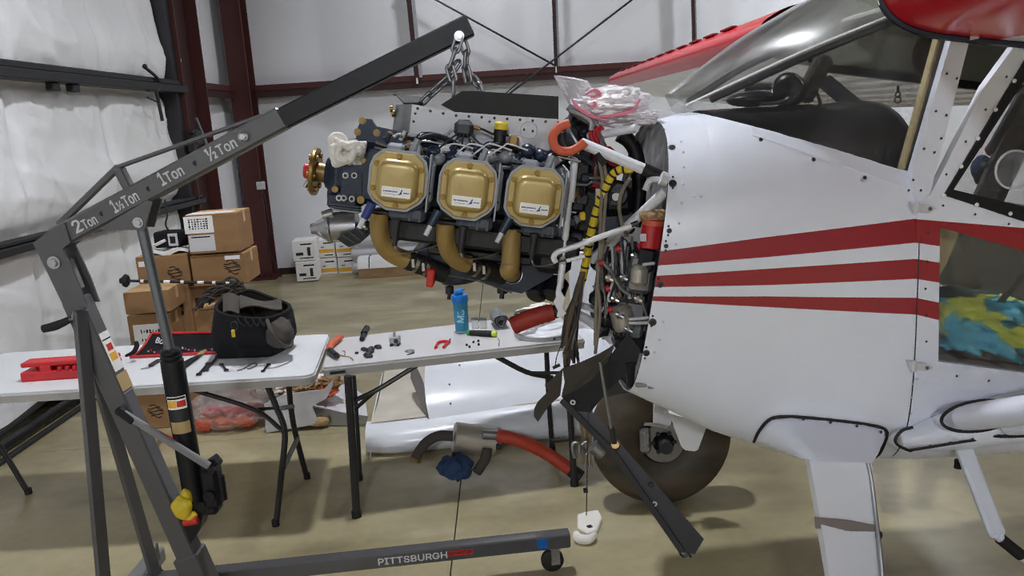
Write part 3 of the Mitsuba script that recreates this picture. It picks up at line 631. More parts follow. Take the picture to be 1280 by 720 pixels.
# pivot bracket, mast
br1 = [(41, 304), (62, 288), (80, 278), (88, 303), (78, 311), (88, 332), (98, 354), (109, 384), (80, 384)]
hplate(br1, HN - 0.008, 0.008, 'pivot_plate', 'mat_hoist_grey')
Pn = A([at(*p, HN - 0.008) for p in br1]); Pn[:, 1] = HY + 0.046
part(H, 'pivot_plate', put(prism(Pn[:, [0, 2]], 0.008), (0, HY + 0.046, 0), (1, 0, 0), (0, 0, 1), (0, -1, 0)), 'mat_hoist_grey')
hbolt((68, 328), 0.016, HN - 0.009); hbolt((97, 396), 0.014, HN - 0.012)
hbar((95, 372), (256, 734), 0.073, 0.075, 'mast', 'mat_hoist_grey', ch=0.006)
hbar((76, 326), (92, 365), 0.060, 0.062, 'mast_neck', 'mat_hoist_grey_light', ch=0.006)
hbar((236, 690), (262, 748), 0.092, 0.092, 'mast_sleeve', 'mat_hoist_grey', ch=0.006)
md = unit(at(256, 734, HY) - at(95, 372, HY)); mn = unit(np.cross(md, (0, -1, 0))); mn = mn if mn[0] > 0 else -mn
def on_mast(name, a, b, w, mat, lift=0.0378, off=0.0):
    p, q = at(*a, HY), at(*b, HY); d = (p + q) / 2; L = np.linalg.norm(q - p)
    part(H, name, box(d + mn * lift + A([0, off, 0]), (L, w, 0.0012), (md, A([0, 1, 0]), np.cross(md, (0, 1, 0)))), mat)
def mpt(t): return (95 + (256 - 95) * t, 372 + (734 - 372) * t)
on_mast('warning_label', mpt(0.13), mpt(0.26), 0.062, 'mat_label_white')
on_mast('warning_label', mpt(0.152), mpt(0.156), 0.055, 'mat_print_black', 0.0388)
on_mast('warning_label', mpt(0.17), mpt(0.192), 0.036, 'mat_label_red', 0.0388)
on_mast('warning_label', mpt(0.20), mpt(0.225), 0.046, 'mat_label_yellow', 0.0388)
on_mast('collar', mpt(0.27), mpt(0.325), 0.0745, 'mat_label_tan', 0.038); on_mast('collar', mpt(0.33), mpt(0.334), 0.0745, 'mat_steel', 0.0384)
# truss stay over the boom
hbar((74, 281), (149, 208), 0.020, 0.028, 'stay', 'mat_hoist_grey', ch=0.003); hbar((147, 209), (330, 144), 0.013, 0.028, 'stay', 'mat_hoist_grey', ch=0.003)
part(H, 'stay_post', bar(hp(149, 211), hp(164, 240), 0.028, 0.04, up=(1, 0, 0.5), ch=0.003), 'mat_hoist_grey')
# ram
cl = [(124, 286), (130, 288), (180, 287.5), (190, 252), (184, 250)]
hplate(cl, HN - 0.006, 0.007, 'clevis_plate', 'mat_hoist_grey')
Pn = A([at(*p, HN - 0.006) for p in cl]); part(H, 'clevis_plate', put(prism(Pn[:, [0, 2]], 0.007), (0, HY + 0.043, 0), (1, 0, 0), (0, 0, 1), (0, -1, 0)), 'mat_hoist_grey')
hbolt((173, 278), 0.013, HN - 0.006)
r0, r1, r2 = hp(177, 283), hp(213, 440), hp(246, 634)
part(H, 'ram_rod', cyl(r0, r1, 0.0175, n=24), 'mat_rod_metal')
rd = unit(r2 - r1)
part(H, 'ram_cylinder', lathe([(0, -0.012), (0.03, -0.012), (0.036, -0.004), (0.036, 0.004), (0.033, 0.007), (0.037, 0.012), (0.037, 0.02), (0.034, 0.023), (0.0385, 0.03), (0.0395, 0.06), (0.0395, np.linalg.norm(r2 - r1) - 0.01), (0.036, np.linalg.norm(r2 - r1)), (0, np.linalg.norm(r2 - r1))], r1, rd, 30), 'mat_hoist_black')
def wrap(h0, h1, mat, r, a0=-175, a1=5, name='ram_label'):
    x, y, z = axes_of(rd, (0, -1, 0)); a = np.radians(np.linspace(a0, a1, 18)); y = -A([0, 1, 0]) + rd * (rd[1]); y = unit(y - rd * (y @ rd)); x = np.cross(y, rd)
    P = A([[r1 + rd * h + r * (np.cos(t) * x * -1 + np.sin(-t) * y) for h in (h0, h1)] for t in a]); part(H, name, shell(P, 0.0008), mat)
wrap(0.150, 0.196, 'mat_label_white', 0.0402, -150, -50); wrap(0.153, 0.16, 'mat_print_black', 0.0408, -146, -54); wrap(0.164, 0.190, 'mat_label_yellow', 0.0408, -100, -55); wrap(0.166, 0.188, 'mat_label_red', 0.0408, -145, -102)
wrap(0.198, 0.240, 'mat_dark_metal', 0.0402, -150, -50); wrap(0.242, 0.285, 'mat_label_tan', 0.0402, -150, -50)
pb = hp(266, 607, HY - 0.02)
part(H, 'pump', join(box(pb, (0.06, 0.07, 0.15), None, 0.012), cyl(pb + A([0.01, -0.02, 0.05]), pb + A([0.01, -0.02, 0.1]), 0.016), cyl(pb + A([0.035, -0.01, -0.05]), pb + A([0.035, -0.01, 0.04]), 0.014), cyl(pb + A([0.0, -0.05, -0.02]), pb + A([0.0, -0.03, -0.02]), 0.02), box(hp(258, 632, HY), (0.1, 0.07, 0.05), None, 0.012)), 'mat_hoist_black')
part(H, 'pump_lever', join(bar(pb + A([-0.02, 0, 0.07]), pb + A([0.03, 0, 0.1]), 0.03, 0.05, ch=0.004), cyl(pb + A([0.02, -0.045, 0.075]), pb + A([0.02, 0.04, 0.075]), 0.012)), 'mat_hoist_black')
part(H, 'ram_foot', plate([(233, 628), (258, 628), (250, 662), (238, 680), (226, 650)], HN, 0.07), 'mat_hoist_black')
hbar((150, 514), (262, 583), 0.024, 0.02, 'release_rod', 'mat_hoist_grey_light', HN - 0.03, 0.004)
part(H, 'release_rod', bar(at(146, 511, HN - 0.03), at(168, 527, HN - 0.03), 0.026, 0.03, ch=0.006), 'mat_hoist_black')
part(H, 'yellow_cap', join(lump(at(228, 635, HN - 0.02), (0.07, 0.05, 0.09), 2, 0.2), lump(at(233, 622, HN), (0.045, 0.04, 0.07), 3, 0.2), lump(at(238, 645, HN - 0.01), (0.05, 0.04, 0.04), 5, 0.2)), 'mat_yellow_wrap')
part(H, 'release_valve', cyl(at(230, 653, HN - 0.02), at(247, 650, HN - 0.02), 0.014), 'mat_label_red')
# knob, braces
part(H, 'clamp_handle', tube([at(54, 411, HN - 0.03), at(70, 407, HN - 0.03), at(86, 400, HN - 0.025)], [0.0135, 0.0155, 0.012], 10, 6), 'mat_dark_rubber')
part(H, 'clamp_handle', cyl(at(84, 401, HN - 0.025), at(97, 396, HN - 0.012), 0.008), 'mat_hoist_grey')
hbar((100, 388), (133, 765), 0.046, 0.022, 'rear_brace', 'mat_hoist_grey', HN - 0.012, 0.003, 2.62)
hbar((113, 440), (199, 735), 0.046, 0.022, 'rear_brace', 'mat_hoist_grey', HY + 0.05, 0.003, 2.92)
# base
zt = 0.165
q0, q1 = atz(268, 715.5, zt), atz(713, 668, zt); lu = unit(q1 - q0); lv_ = A([-lu[1], lu[0], 0])
def leg(o, e, far):
    u_ = unit(e - o); v_ = A([-u_[1], u_[0], 0])
    c = (o + e) / 2 + (v_ * 0.03 if far else -v_ * 0.03) - A([0, 0, 0.03])
    part(H, 'leg', box(c, (np.linalg.norm(e - o), 0.06, 0.06), (u_, v_, (0, 0, 1)), 0.005), 'mat_hoist_grey')
    w = e - u_ * 0.075 + (v_ * 0.03 if far else -v_ * 0.03); w[2] = 0.046
    part(H, 'caster', join(*[lathe([(0, -0.016), (0.03, -0.016), (0.046, -0.01), (0.046, 0.01), (0.03, 0.016), (0, 0.016)], w, v_, 24)]), 'mat_dark_rubber')
    part(H, 'caster_fork', join(box(w + A([0, 0, 0.026]) - v_ * 0.022 + u_ * 0.012, (0.034, 0.003, 0.075), (u_, v_, (0, 0, 1))), box(w + A([0, 0, 0.026]) + v_ * 0.022 + u_ * 0.012, (0.034, 0.003, 0.075), (u_, v_, (0, 0, 1))), box(w + A([0, 0, 0.061]) + u_ * 0.012, (0.05, 0.055, 0.006), (u_, v_, (0, 0, 1))), cyl(w - v_ * 0.028, w + v_ * 0.028, 0.008)), 'mat_galvanised')
    return u_, v_
leg(q0 - lu * 0.25, q1, True)
m0, m1 = q0.copy(), q1.copy(); m0[1], m1[1] = 2 * HY - q0[1], 2 * HY - q1[1]
leg(m0 - A([lu[0], -lu[1], 0]) * 0.25, m1, False)
fz = A([0, 0, 1.0])
p, q = at(471, 703, q0[1]), at(558, 692, q1[1])
def on_leg(x): t = (x - 268) / (713 - 268); return None
def legpt(x, dz):
    """a point of the leg's front face under pixel column x, dz below its top edge"""
    best = min(np.linspace(0, 1, 400), key=lambda t: abs(projx(q0 + (q1 - q0) * t) - x)); return q0 + (q1 - q0) * best - lv_ * 0.0006 - fz * dz
def projx(p):
    d = p - CAM; return 640 + F * (d @ _rt) / (d @ _fw)
p, q = legpt(470, 0.043), legpt(557, 0.043)
part(H, 'lettering', text_fit('PITTSBURGH', 0.026, np.linalg.norm(q - p), p, lu, fz), 'mat_print_white', smooth=False)
p, q = legpt(559, 0.03), legpt(590, 0.03)
part(H, 'badge', box((p + q) / 2 + fz * 0.003, (np.linalg.norm(q - p), 0.002, 0.022), (lu, lv_, fz)), 'mat_label_red')
part(H, 'badge', text_fit('AUTOMOTIVE', 0.011, np.linalg.norm(q - p) * 0.9, p + lu * 0.004 - lv_ * 0.0014 - fz * 0.003, lu, fz, 0.0005), 'mat_print_black', smooth=False)
p = legpt(677, 0.028); part(H, 'sticker', box(p, (0.042, 0.002, 0.04), (lu, lv_, fz)), 'mat_blue_plastic')
cb = atz(205, 695, zt)
part(H, 'cross_member', box((cb[0] - 0.06, HY, 0.135), (0.06, 0.78, 0.06), None, 0.005), 'mat_hoist_grey_light')
part(H, 'gusset', poly3([cb + A([-0.01, -0.02, 0.0]), cb + A([-0.01, -0.02, 0.07]), cb + A([-0.01, -0.16, 0])], 0.008), 'mat_hoist_grey')
part(H, 'cross_member', box((q0[0] - 0.02, HY, 0.135), (0.09, abs(q0[1] - HY) * 2 - 0.06, 0.058), None, 0.005), 'mat_hoist_grey')
part(H, 'base_beam', bar((cb[0] - 0.06, HY, 0.135), (q0[0], HY, 0.135), 0.058, 0.07, ch=0.005), 'mat_hoist_grey')
for s in (-1, 1):
    w = A([cb[0] - 0.06, HY + 0.34 * s, 0.046])
    part(H, 'caster', lathe([(0, -0.016), (0.03, -0.016), (0.046, -0.01), (0.046, 0.01), (0.03, 0.016), (0, 0.016)], w, (0, 1, 0), 24), 'mat_dark_rubber')
    part(H, 'caster_fork', join(box(w + A([0, -0.022, 0.03]), (0.034, 0.003, 0.07)), box(w + A([0, 0.022, 0.03]), (0.034, 0.003, 0.07)), box(w + A([0, 0, 0.062]), (0.05, 0.055, 0.006))), 'mat_galvanised')

# ------------------------------------------------------------------ lifting chain
C = thing('lifting_chain', 'heavy galvanised chain looped from the boom tip down to the engine', 'chain')
def link(p, q, twist, w=0.034, r=0.0055, over=0.012):
    p, q = A(p), A(q); d = unit(q - p); L = np.linalg.norm(q - p) / 2 + over; c = (p + q) / 2
    x, y, z = axes_of(d, (0, 1, 0)); n = x * math.cos(twist) + y * math.sin(twist); h = w / 2 - r; L -= r
    pts = [c + d * (L - h + h * math.sin(a)) + n * h * math.cos(a) for a in np.linspace(0, np.pi, 7)] + [c - d * (L - h + h * math.sin(a)) - n * h * math.cos(a) for a in np.linspace(0, np.pi, 7)]
    part(C, 'link', tube(pts, r, 8, 2, closed=True, caps=False), 'mat_galvanised', smooth=True)
ch1 = [(574, 47), (569, 63), (562, 84), (567, 100), (567, 119)]
ch2 = [(577, 47), (583, 66), (582, 84), (586, 102)]
ch3 = [(573, 78), (560, 98), (549, 108), (538, 118), (528, 128)]
ch4 = [(582, 84), (590, 96), (598, 106), (603, 118)]
for ci, c in enumerate((ch1, ch2, ch3, ch4)):
    yy = HY + (-0.03, 0.02, -0.01, 0.03)[ci]
    for i in range(len(c) - 1): link(at(*c[i], yy), at(*c[i + 1], yy), (i % 2) * 1.4 + 0.2 + ci * 0.3)
part(C, 'hook_bolt', cyl(at(574, 45, HY - 0.04), at(574, 45, HY + 0.04), 0.007), 'mat_steel')
# ------------------------------------------------------------------ aircraft engine hanging from the chain
EY = 2.80
E = thing('aircraft_engine', 'six-cylinder aircraft engine with gold rocker covers hanging from the hoist', 'engine')
CF = 2.42                                              # depth of the near rocker covers
k1, k2, k3 = at(497, 226, CF), at(584, 237.5, CF), at(668, 246.5, CF)
EU = unit(k3 - k1); EV = A([0, -1.0, 0]); EW = np.cross(EU, A([0, 1.0, 0])); EW = EW if EW[2] > 0 else -EW
EA = (EU, A([0, 1.0, 0]), EW)
def ep(x, y, Y=EY): return at(x, y, Y)
def ebox(p, s, mat, name, ch=0.008, label=None): return part(E, name, box(p, s, EA, ch), mat, label=label)
def epoly(P, o, h, mat, name, b=0.0, side=-1, parent=None, smooth=30):
    """outline in the engine's (u, w) plane, standing off by h towards the near (-1) or far (+1) side"""
    m = bevel_prism(P, h, b) if b else prism(P, h)
    return part(parent or E, name, put(m, o, EU if side < 0 else -EU, EW, np.cross(EU if side < 0 else -EU, EW)), mat, smooth=smooth)
PX = CF / 1030 * 1.0
# crankcase, nose case, accessory case
cc = (ep(560, 212, EY))
ebox(ep(567, 226), (0.74, 0.26, 0.2), 'mat_engine_blue', 'crankcase', 0.02)
ebox(ep(440, 226), (0.13, 0.2, 0.165), 'mat_engine_blue', 'nose_case', 0.025)
part(E, 'nose_case', lathe([(0, 0), (0.05, 0), (0.058, 0.02), (0.075, 0.04), (0.085, 0.07), (0, 0.07)], ep(409, 216), EU, 28), 'mat_engine_blue')
ebox(ep(736, 245), (0.12, 0.3, 0.26), 'mat_engine_dark', 'accessory_case', 0.02)
# crankcase spine with through bolts and lifting lug
sp = [(444, 178), (447, 160), (452, 148), (464, 149), (470, 158), (498, 164), (548, 178), (548, 196), (440, 196)]
part(E, 'spine', plate(sp, EY - 0.012, 0.024), 'mat_engine_blue')
for p in ((453, 151), (471, 166), (487, 168), (447, 165)): part(E, 'bolt', bolt(at(*p, EY - 0.012), (0, -1, 0), 0.009), 'mat_bronze')
# propeller flange and crankshaft
fc = ep(393, 214.5)
part(E, 'crankshaft', cyl(fc - EU * 0.0, fc + EU * 0.06, 0.034, n=24), 'mat_bronze')
fl = part(E, 'propeller_flange', join(lathe([(0.03, 0), (0.078, 0), (0.080, 0.003), (0.080, 0.012), (0.078, 0.015), (0.03, 0.015)], fc - EU * 0.004, EU, 40), *[cyl(fc + (EW * math.cos(a) + A([0, 1, 0]) * math.sin(a)) * 0.06 - EU * 0.012, fc + (EW * math.cos(a) + A([0, 1, 0]) * math.sin(a)) * 0.06 + EU * 0.018, 0.0095) for a in np.arange(6) * np.pi / 3 + 0.4]), 'mat_brass')
part(E, 'flange_plug', lathe([(0, -0.034), (0.022, -0.034), (0.026, -0.03), (0.026, 0), (0, 0)], fc, EU, 24), 'mat_red_plastic', label='red plastic plug in the crankshaft bore')
part(E, 'thread', cyl(fc - EU * 0.002, fc - EU * 0.028 - EW * 0.055, 0.008), 'mat_steel')
# nose pad with bosses
NP = EY - 0.105
pad = plate([(429, 214), (452, 216), (452, 244), (427, 243)], NP - 0.03, 0.05); part(E, 'nose_pad', pad, 'mat_engine_blue')
def boss(p, r, Y, mat='mat_label_grey', hole=True, name='boss', d=0.02):
    c = at(*p, Y)
    part(E, name, lathe([(r * 0.5 if hole else 0, d * 0.7), (r * 0.55 if hole else 0.001, d), (r * 0.9, d), (r, d * 0.85), (r, 0)], c, (0, -1, 0), 18), mat)
    if hole: part(E, 'boss_hole', cyl(c + A([0, -d * 0.5, 0]), c + A([0, -d * 0.8, 0]), r * 0.52, n=14), 'mat_print_black')
for p in ((433, 219), (444, 219), (425, 247), (431, 247), (441, 248)): boss(p, 0.0105, NP - 0.02)
for p, r in (((420, 236), 0.0115), ((452, 249), 0.014), ((455, 200), 0.011)): boss(p, r, NP - 0.01, 'mat_bronze', False, 'pipe_plug')
ebox(ep(432, 250, EY - 0.06), (0.1, 0.12, 0.05), 'mat_engine_blue', 'oil_pad')
for i in range(3): ebox(at(432 + i, 256 + 3.4 * i, NP), (0.1 - 0.006 * i, 0.05, 0.007), 'mat_engine_grey' if i < 2 else 'mat_engine_light', 'gasket_flange', 0.002)

# cylinders with heads and rocker covers
cov = Polygon([(-.046, .081), (.046, .081), (.072, .058), (.079, .03), (.079, -.032), (.066, -.055), (.03, -.082), (-.028, -.082), (-.066, -.06), (-.079, -.04), (-.079, .034), (-.07, .06)]).buffer(-.008).buffer(.008, quad_segs=4)
def cylinder(c, side, near):
    k = part(E, 'cylinder', join(*[box(c + A([0, 0.115 + 0.0115 * i, 0]) * (1 if near else -1), (0.15, 0.004, 0.15), EA, 0.0018) for i in range(12)], lathe([(0, 0), (0.07, 0), (0.07, 0.16), (0, 0.16)], c + A([0, 0.1 if near else -0.1, 0]), (0, 1 if near else -1, 0), 28)), 'mat_engine_grey')
    s = 1 if near else -1
    P = Polygon([(-.07, .075), (.07, .075), (.092, .05), (.092, -.045), (.075, -.075), (.03, -.098), (-.03, -.098), (-.075, -.075), (-.083, -.045), (-.083, .05)])
    o = c + A([0, 0.11 * s, 0])
    hd = part(k, 'head', put(bevel_prism(P, 0.09, 0.01), o, EU * s, EW, np.cross(EU * s, EW)), 'mat_engine_grey')
    lug = part(k, 'head_lug', box(c + EU * 0.088 * s + A([0, 0.055 * s, 0]) + EW * 0.0, (0.026, 0.05, 0.115), EA, 0.006), 'mat_engine_light')
    part(k, 'head_lug', join(*[box(c + EU * (0.04 + 0.03 * i) * s - EW * 0.105 + A([0, 0.05 * s, 0]), (0.006, 0.05, 0.03), EA) for i in range(2)], box(c - EW * 0.1 + EU * 0.03 + A([0, 0.06 * s, 0]), (0.11, 0.05, 0.045), EA, 0.01)), 'mat_engine_grey')
    part(k, 'head_lug', cyl(c + EU * 0.092 * s - EW * 0.03 + A([0, 0.032 * s, 0]), c + EU * 0.092 * s - EW * 0.03 + A([0, 0.026 * s, 0]), 0.004, n=10), 'mat_print_black')
    return k
def gasket(k, c, near):
    s = 1 if near else -1
    g_ = part(k, 'gasket', put(prism(cov.buffer(0.0075), 0.008), c + A([0, 0.016 * s, 0]), EU * s, EW, np.cross(EU * s, EW)), 'mat_engine_light')
    rc = part(E, 'rocker_cover', put(bevel_prism(cov, 0.013, 0.003), c + A([0, 0.012 * s, 0]), EU * s, EW, np.cross(EU * s, EW)), 'mat_gold_paint')
    q = rnd_rect(0.124, 0.128, 0.034, 6); lay = []
    steps = [(0.0, 0.0), (0.001, 0.012), (0.004, 0.021), (0.009, 0.027), (0.016, 0.0305), (0.026, 0.032)]
    ring = [A(q.buffer(-b, quad_segs=6).exterior.coords)[:-1] for b, _ in steps]
    n = 72; V = []
    for (b, h), rr in zip(steps, ring):
        L = np.r_[0, np.cumsum(np.linalg.norm(np.diff(np.vstack([rr, rr[:1]]), axis=0), axis=1))]; pr = np.vstack([rr, rr[:1]])
        a0_ = np.argmin(np.abs(np.arctan2(rr[:, 1], rr[:, 0]) + np.pi)) if False else 0
        t = np.linspace(0, L[-1], n, endpoint=False)
        pts = np.stack([np.interp(t, L, pr[:, 0]), np.interp(t, L, pr[:, 1])], 1)
        ang = np.arctan2(pts[:, 1], pts[:, 0]); pts = np.roll(pts, -np.argmin(ang), axis=0)
        V.append(np.c_[pts, np.full(n, h + 0.0)])
    if Polygon(ring[0]).exterior.is_ccw is False: V = [v[::-1] for v in V]
    V.append(np.tile([0, 0, steps[-1][1] + 0.0008], (n, 1)))
    m = surf(np.transpose(A(V), (0, 1, 2)), closed_v=True); m.invert()
    part(rc, 'crown', put(m, c + A([0, 0.0, 0]), EU * s, EW, np.cross(EU * s, EW)), 'mat_gold_paint', smooth=True)
    for a, b in ((0, .071), (.066, .038), (.069, -.034), (0.0, -.073), (-.069, -.028), (-.064, .044)):
        part(rc, 'bolt', bolt(c + EU * a * s + EW * b + A([0, -0.0005 * s, 0]), (0, -s, 0), 0.0066, 0.011), 'mat_brass')
    if near:
        o = c - EU * 0.028 - EW * 0.04 + A([0, -0.0322, 0])
        part(rc, 'label_plate', box(o + EU * 0.03 + EW * 0.009, (0.084, 0.002, 0.03), EA), 'mat_label_white')
        o2 = o + A([0, -0.0014, 0])
        rr = np.random.default_rng(int(c[0] * 1000) + 900); blk = lambda x0, x1, w0, h_, n: join(*[box(o2 + EU * (x0 + (x1 - x0) * (q + 0.5) / n) + EW * w0, ((x1 - x0) / n * 0.72, 0.0006, h_ * rr.uniform(0.8, 1.1)), EA) for q in range(n)])
        part(rc, 'lettering', blk(-0.008, 0.034, 0.0105, 0.0042, 10), 'mat_label_blue', smooth=False); part(rc, 'lettering', blk(0.05, 0.069, 0.009, 0.0036, 6), 'mat_label_blue', smooth=False)
        part(rc, 'lettering', put(prism([(0.034, 0.001), (0.040, 0.006), (0.047, 0.019), (0.049, 0.019), (0.046, 0.009), (0.048, 0.005)], 0.0004), o2, EU, EW, np.cross(EU, EW)), 'mat_label_blue', smooth=False)
        part(rc, 'lettering', blk(-0.004, 0.03, 0.0025, 0.0014, 12), 'mat_label_blue', smooth=False)
        part(rc, 'embossing', box(c + EW * 0.0 - EU * 0.0 + A([0, -0.0325, 0]) - EW * 0.012, (0.06, 0.002, 0.004), EA), 'mat_gold_paint')
        if c is ks[2]: part(rc, 'embossing', text_fit('LYCOMING', 0.009, 0.05, c - EU * 0.025 - EW * 0.002 + A([0, -0.0315, 0]), EU, EW, 0.0012), 'mat_gold_paint', smooth=False)
    return rc
ks = [k1, k2, k3]
for c in ks:
    k = cylinder(c + A([0, 0.02, 0]), 1, True); gasket(k, c, True)
for c in ks:
    f = c + A([0, 2 * (EY - CF), 0]) - EU * 0.03; k = cylinder(f - A([0, 0.02, 0]), -1, False); gasket(k, f, False)

# gold induction pipes, clamps, oil sump
IY = CF + 0.10
for px in ([(474, 264), (474, 288), (480, 307), (493, 319), (512, 326)], [(557, 277), (557, 300), (563, 317), (574, 326.5), (588, 331)], [(640, 286), (639, 312), (638, 332), (636, 338)]):
    pts = [at(*p, IY + 0.02 * i) for i, p in enumerate(px)]
    if len(px) == 4: pts = [at(*p, IY) for p in px] + [at(640, 342, IY + 0.12)]
    k = part(E, 'induction_pipe', tube(pts, 0.029, 20, 8), 'mat_gold_pipe')
    part(k, 'flange', join(bar(pts[0] + EU * -0.04, pts[0] + EU * 0.04, 0.012, 0.05, ch=0.003)), 'mat_engine_dark')
    e, d = pts[-1], unit(pts[-1] - pts[-2])
    part(k, 'hose', cyl(e - d * 0.01, e + d * 0.13, 0.0315, n=20), 'mat_dark_rubber')
    for h in (0.012, 0.048): part(k, 'clamp', lathe([(0.0315, h), (0.034, h), (0.034, h + 0.012), (0.0315, h + 0.012)], e, d, 20), 'mat_steel'); part(k, 'clamp', box(e + d * (h + 0.006) + A([0, -0.036, 0.005]), (0.012, 0.012, 0.03), None, 0.002), 'mat_steel')
su = [(513, 318), (536, 306), (700, 300), (706, 318), (690, 346), (652, 367), (620, 360), (598, 350), (560, 345), (534, 336)]
part(E, 'oil_sump', plate(su, EY - 0.15, 0.3), 'mat_engine_blue')
part(E, 'oil_sump', lathe([(0, 0), (0.06, 0), (0.07, 0.012), (0.074, 0.05), (0.074, 0.10), (0, 0.10)], at(575, 352, EY - 0.02), A([-0.05, 0, 1]), 24), 'mat_engine_blue')
ebox(at(600, 318, EY - 0.16), (0.34, 0.05, 0.03), 'mat_engine_dark', 'sump_rail', 0.006)
ebox(at(596, 290, EY - 0.1), (0.66, 0.3, 0.07), 'mat_engine_dark', 'exhaust_bay', 0.01)
ebox(at(690, 318, EY - 0.1), (0.12, 0.2, 0.1), 'mat_engine_dark', 'sump_rail', 0.02)
for p, r in (((562, 358), 0.014), ((628, 357), 0.018)): part(E, 'drain', join(cyl(at(*p, EY - 0.1), at(p[0], p[1] + 9, EY - 0.1), r), cyl(at(p[0], p[1] + 8, EY - 0.1), at(p[0] - 1, p[1] + 16, EY - 0.1), r * 0.45)), 'mat_engine_dark')
part(E, 'red_tape', box(at(540, 343, EY - 0.16), (0.024, 0.14, 0.058), EA, 0.004), 'mat_label_red', label='red tape on the sump corner')
ebox(at(622, 342, EY - 0.155), (0.006, 0.02, 0.06), 'mat_engine_grey', 'rib', 0.001)
for x in (606, 632, 654): ebox(at(x, 326, EY - 0.156), (0.006, 0.02, 0.075), 'mat_engine_grey', 'rib', 0.001)
part(E, 'ignition_cable', tube([at(*p, EY - 0.17) for p in ((530, 335), (560, 344), (600, 352), (640, 366))], 0.0025, 6), 'mat_steel')
# plugs and leads under and over the cylinders
for i, (c, (bx_, by_)) in enumerate(zip(ks, ((461, 262), (544, 271), (633, 280)))):
    a = at(bx_, by_, CF + 0.0); d = unit(at(bx_ - 11, by_ + 21, CF - 0.01) - a)
    part(E, 'plug_boot', join(cyl(a - d * 0.02, a + d * 0.03, 0.014, 0.012)), 'mat_label_blue' if i == 0 else 'mat_engine_blue'); part(E, 'spark_plug', cyl(a + d * 0.03, a + d * 0.062, 0.0075), 'mat_label_grey')
    b = at(bx_ + 35, by_ + 16, CF + 0.02); part(E, 'exhaust_stud', join(cyl(b, b - EW * 0.055, 0.011), cyl(b - EW * 0.03, b - EW * 0.07, 0.0075), cyl(b + EW * 0.01, b + EW * 0.0, 0.015)), 'mat_engine_dark')
    part(E, 'primer_line', tube([b - EW * 0.06, b - EW * 0.085 + EU * 0.01, b - EW * 0.09 + EU * 0.05 + A([0, 0.05, 0]), b - EW * 0.07 + EU * 0.12 + A([0, 0.1, 0])], 0.0032, 6), 'mat_steel')
    # above: plug, lead, push rod tubes
    t = c + EW * 0.085 + A([0, 0.05, 0])
    part(E, 'spark_plug', join(cyl(t + EU * 0.03, t + EU * 0.036 + EW * 0.022, 0.011), cyl(t + EU * 0.035 + EW * 0.018, t + EU * 0.042 + EW * 0.04, 0.008)), 'mat_engine_light')
    for q in (-0.03, 0.02): part(E, 'push_rod_tube', cyl(c + EU * (0.07 + q) + EW * 0.055 + A([0, 0.06, 0]), c + EU * (0.06 + q) + EW * 0.075 + A([0, 0.15, 0]), 0.0115), 'mat_engine_light')
    part(E, 'injector_line', tube([c + EU * 0.045 + EW * 0.1 + A([0, 0.06, 0]), c + EU * 0.05 + EW * 0.14 + A([0, 0.07, 0]), c + EU * 0.09 + EW * 0.13 + A([0, 0.14, 0]), at(580, 172, EY - 0.14)], 0.003, 6), 'mat_steel')
    part(E, 'ignition_lead', tube([c + EU * 0.042 + EW * 0.125 + A([0, 0.05, 0]), c + EU * 0.09 + EW * 0.14 + A([0, 0.1, 0]), c + EU * 0.15 + EW * 0.115 + A([0, 0.14, 0])], 0.007, 8), 'mat_dark_rubber')
    part(E, 'injector', cyl(c + EU * 0.045 + EW * 0.075 + A([0, 0.055, 0]), c + EU * 0.045 + EW * 0.105 + A([0, 0.06, 0]), 0.009), 'mat_engine_light'); part(E, 'rocker_boss', box(c - EU * 0.02 + EW * 0.09 + A([0, 0.06, 0]), (0.05, 0.04, 0.03), EA, 0.008), 'mat_engine_light')
ebox(at(600, 200, EY - 0.12), (0.46, 0.06, 0.022), 'mat_engine_dark', 'upper_deck', 0.005)
ebox(at(594, 205, EY - 0.2), (0.5, 0.012, 0.012), 'mat_engine_light', 'fuel_rail', 0.003)
part(E, 'oil_line', join(tube([at(*p, EY - 0.16) for p in ((470, 178), (488, 183), (505, 186), (520, 185))], 0.005, 8), tube([at(*p, EY - 0.15) for p in ((468, 184), (486, 188), (500, 188))], 0.004, 8)), 'mat_steel')
part(E, 'vent_hose', tube([at(*p, EY - 0.2) for p in ((492, 171), (500, 168), (520, 170), (545, 173), (556, 170), (566, 162))], 0.0048, 8), 'mat_label_grey')
br_m = [at(515, 181, EY - 0.2), at(526, 181, EY - 0.2)]
part(E, 'lifting_bracket', join(bar(at(518, 178, EY - 0.2), at(512, 192, EY - 0.2), 0.012, 0.012, ch=0.002), bar(at(521, 177, EY - 0.2), at(529, 198, EY - 0.2), 0.012, 0.012, ch=0.002), cyl(at(511, 180, EY - 0.21), at(511, 180, EY - 0.18), 0.012), bar(at(510, 180, EY - 0.2), at(523, 178, EY - 0.2), 0.014, 0.014, ch=0.002)), 'mat_brass')
part(E, 'line_clamp', lump(at(528, 173, EY - 0.2), (0.05, 0.03, 0.035), 3, 0.3), 'mat_dark_rubber')
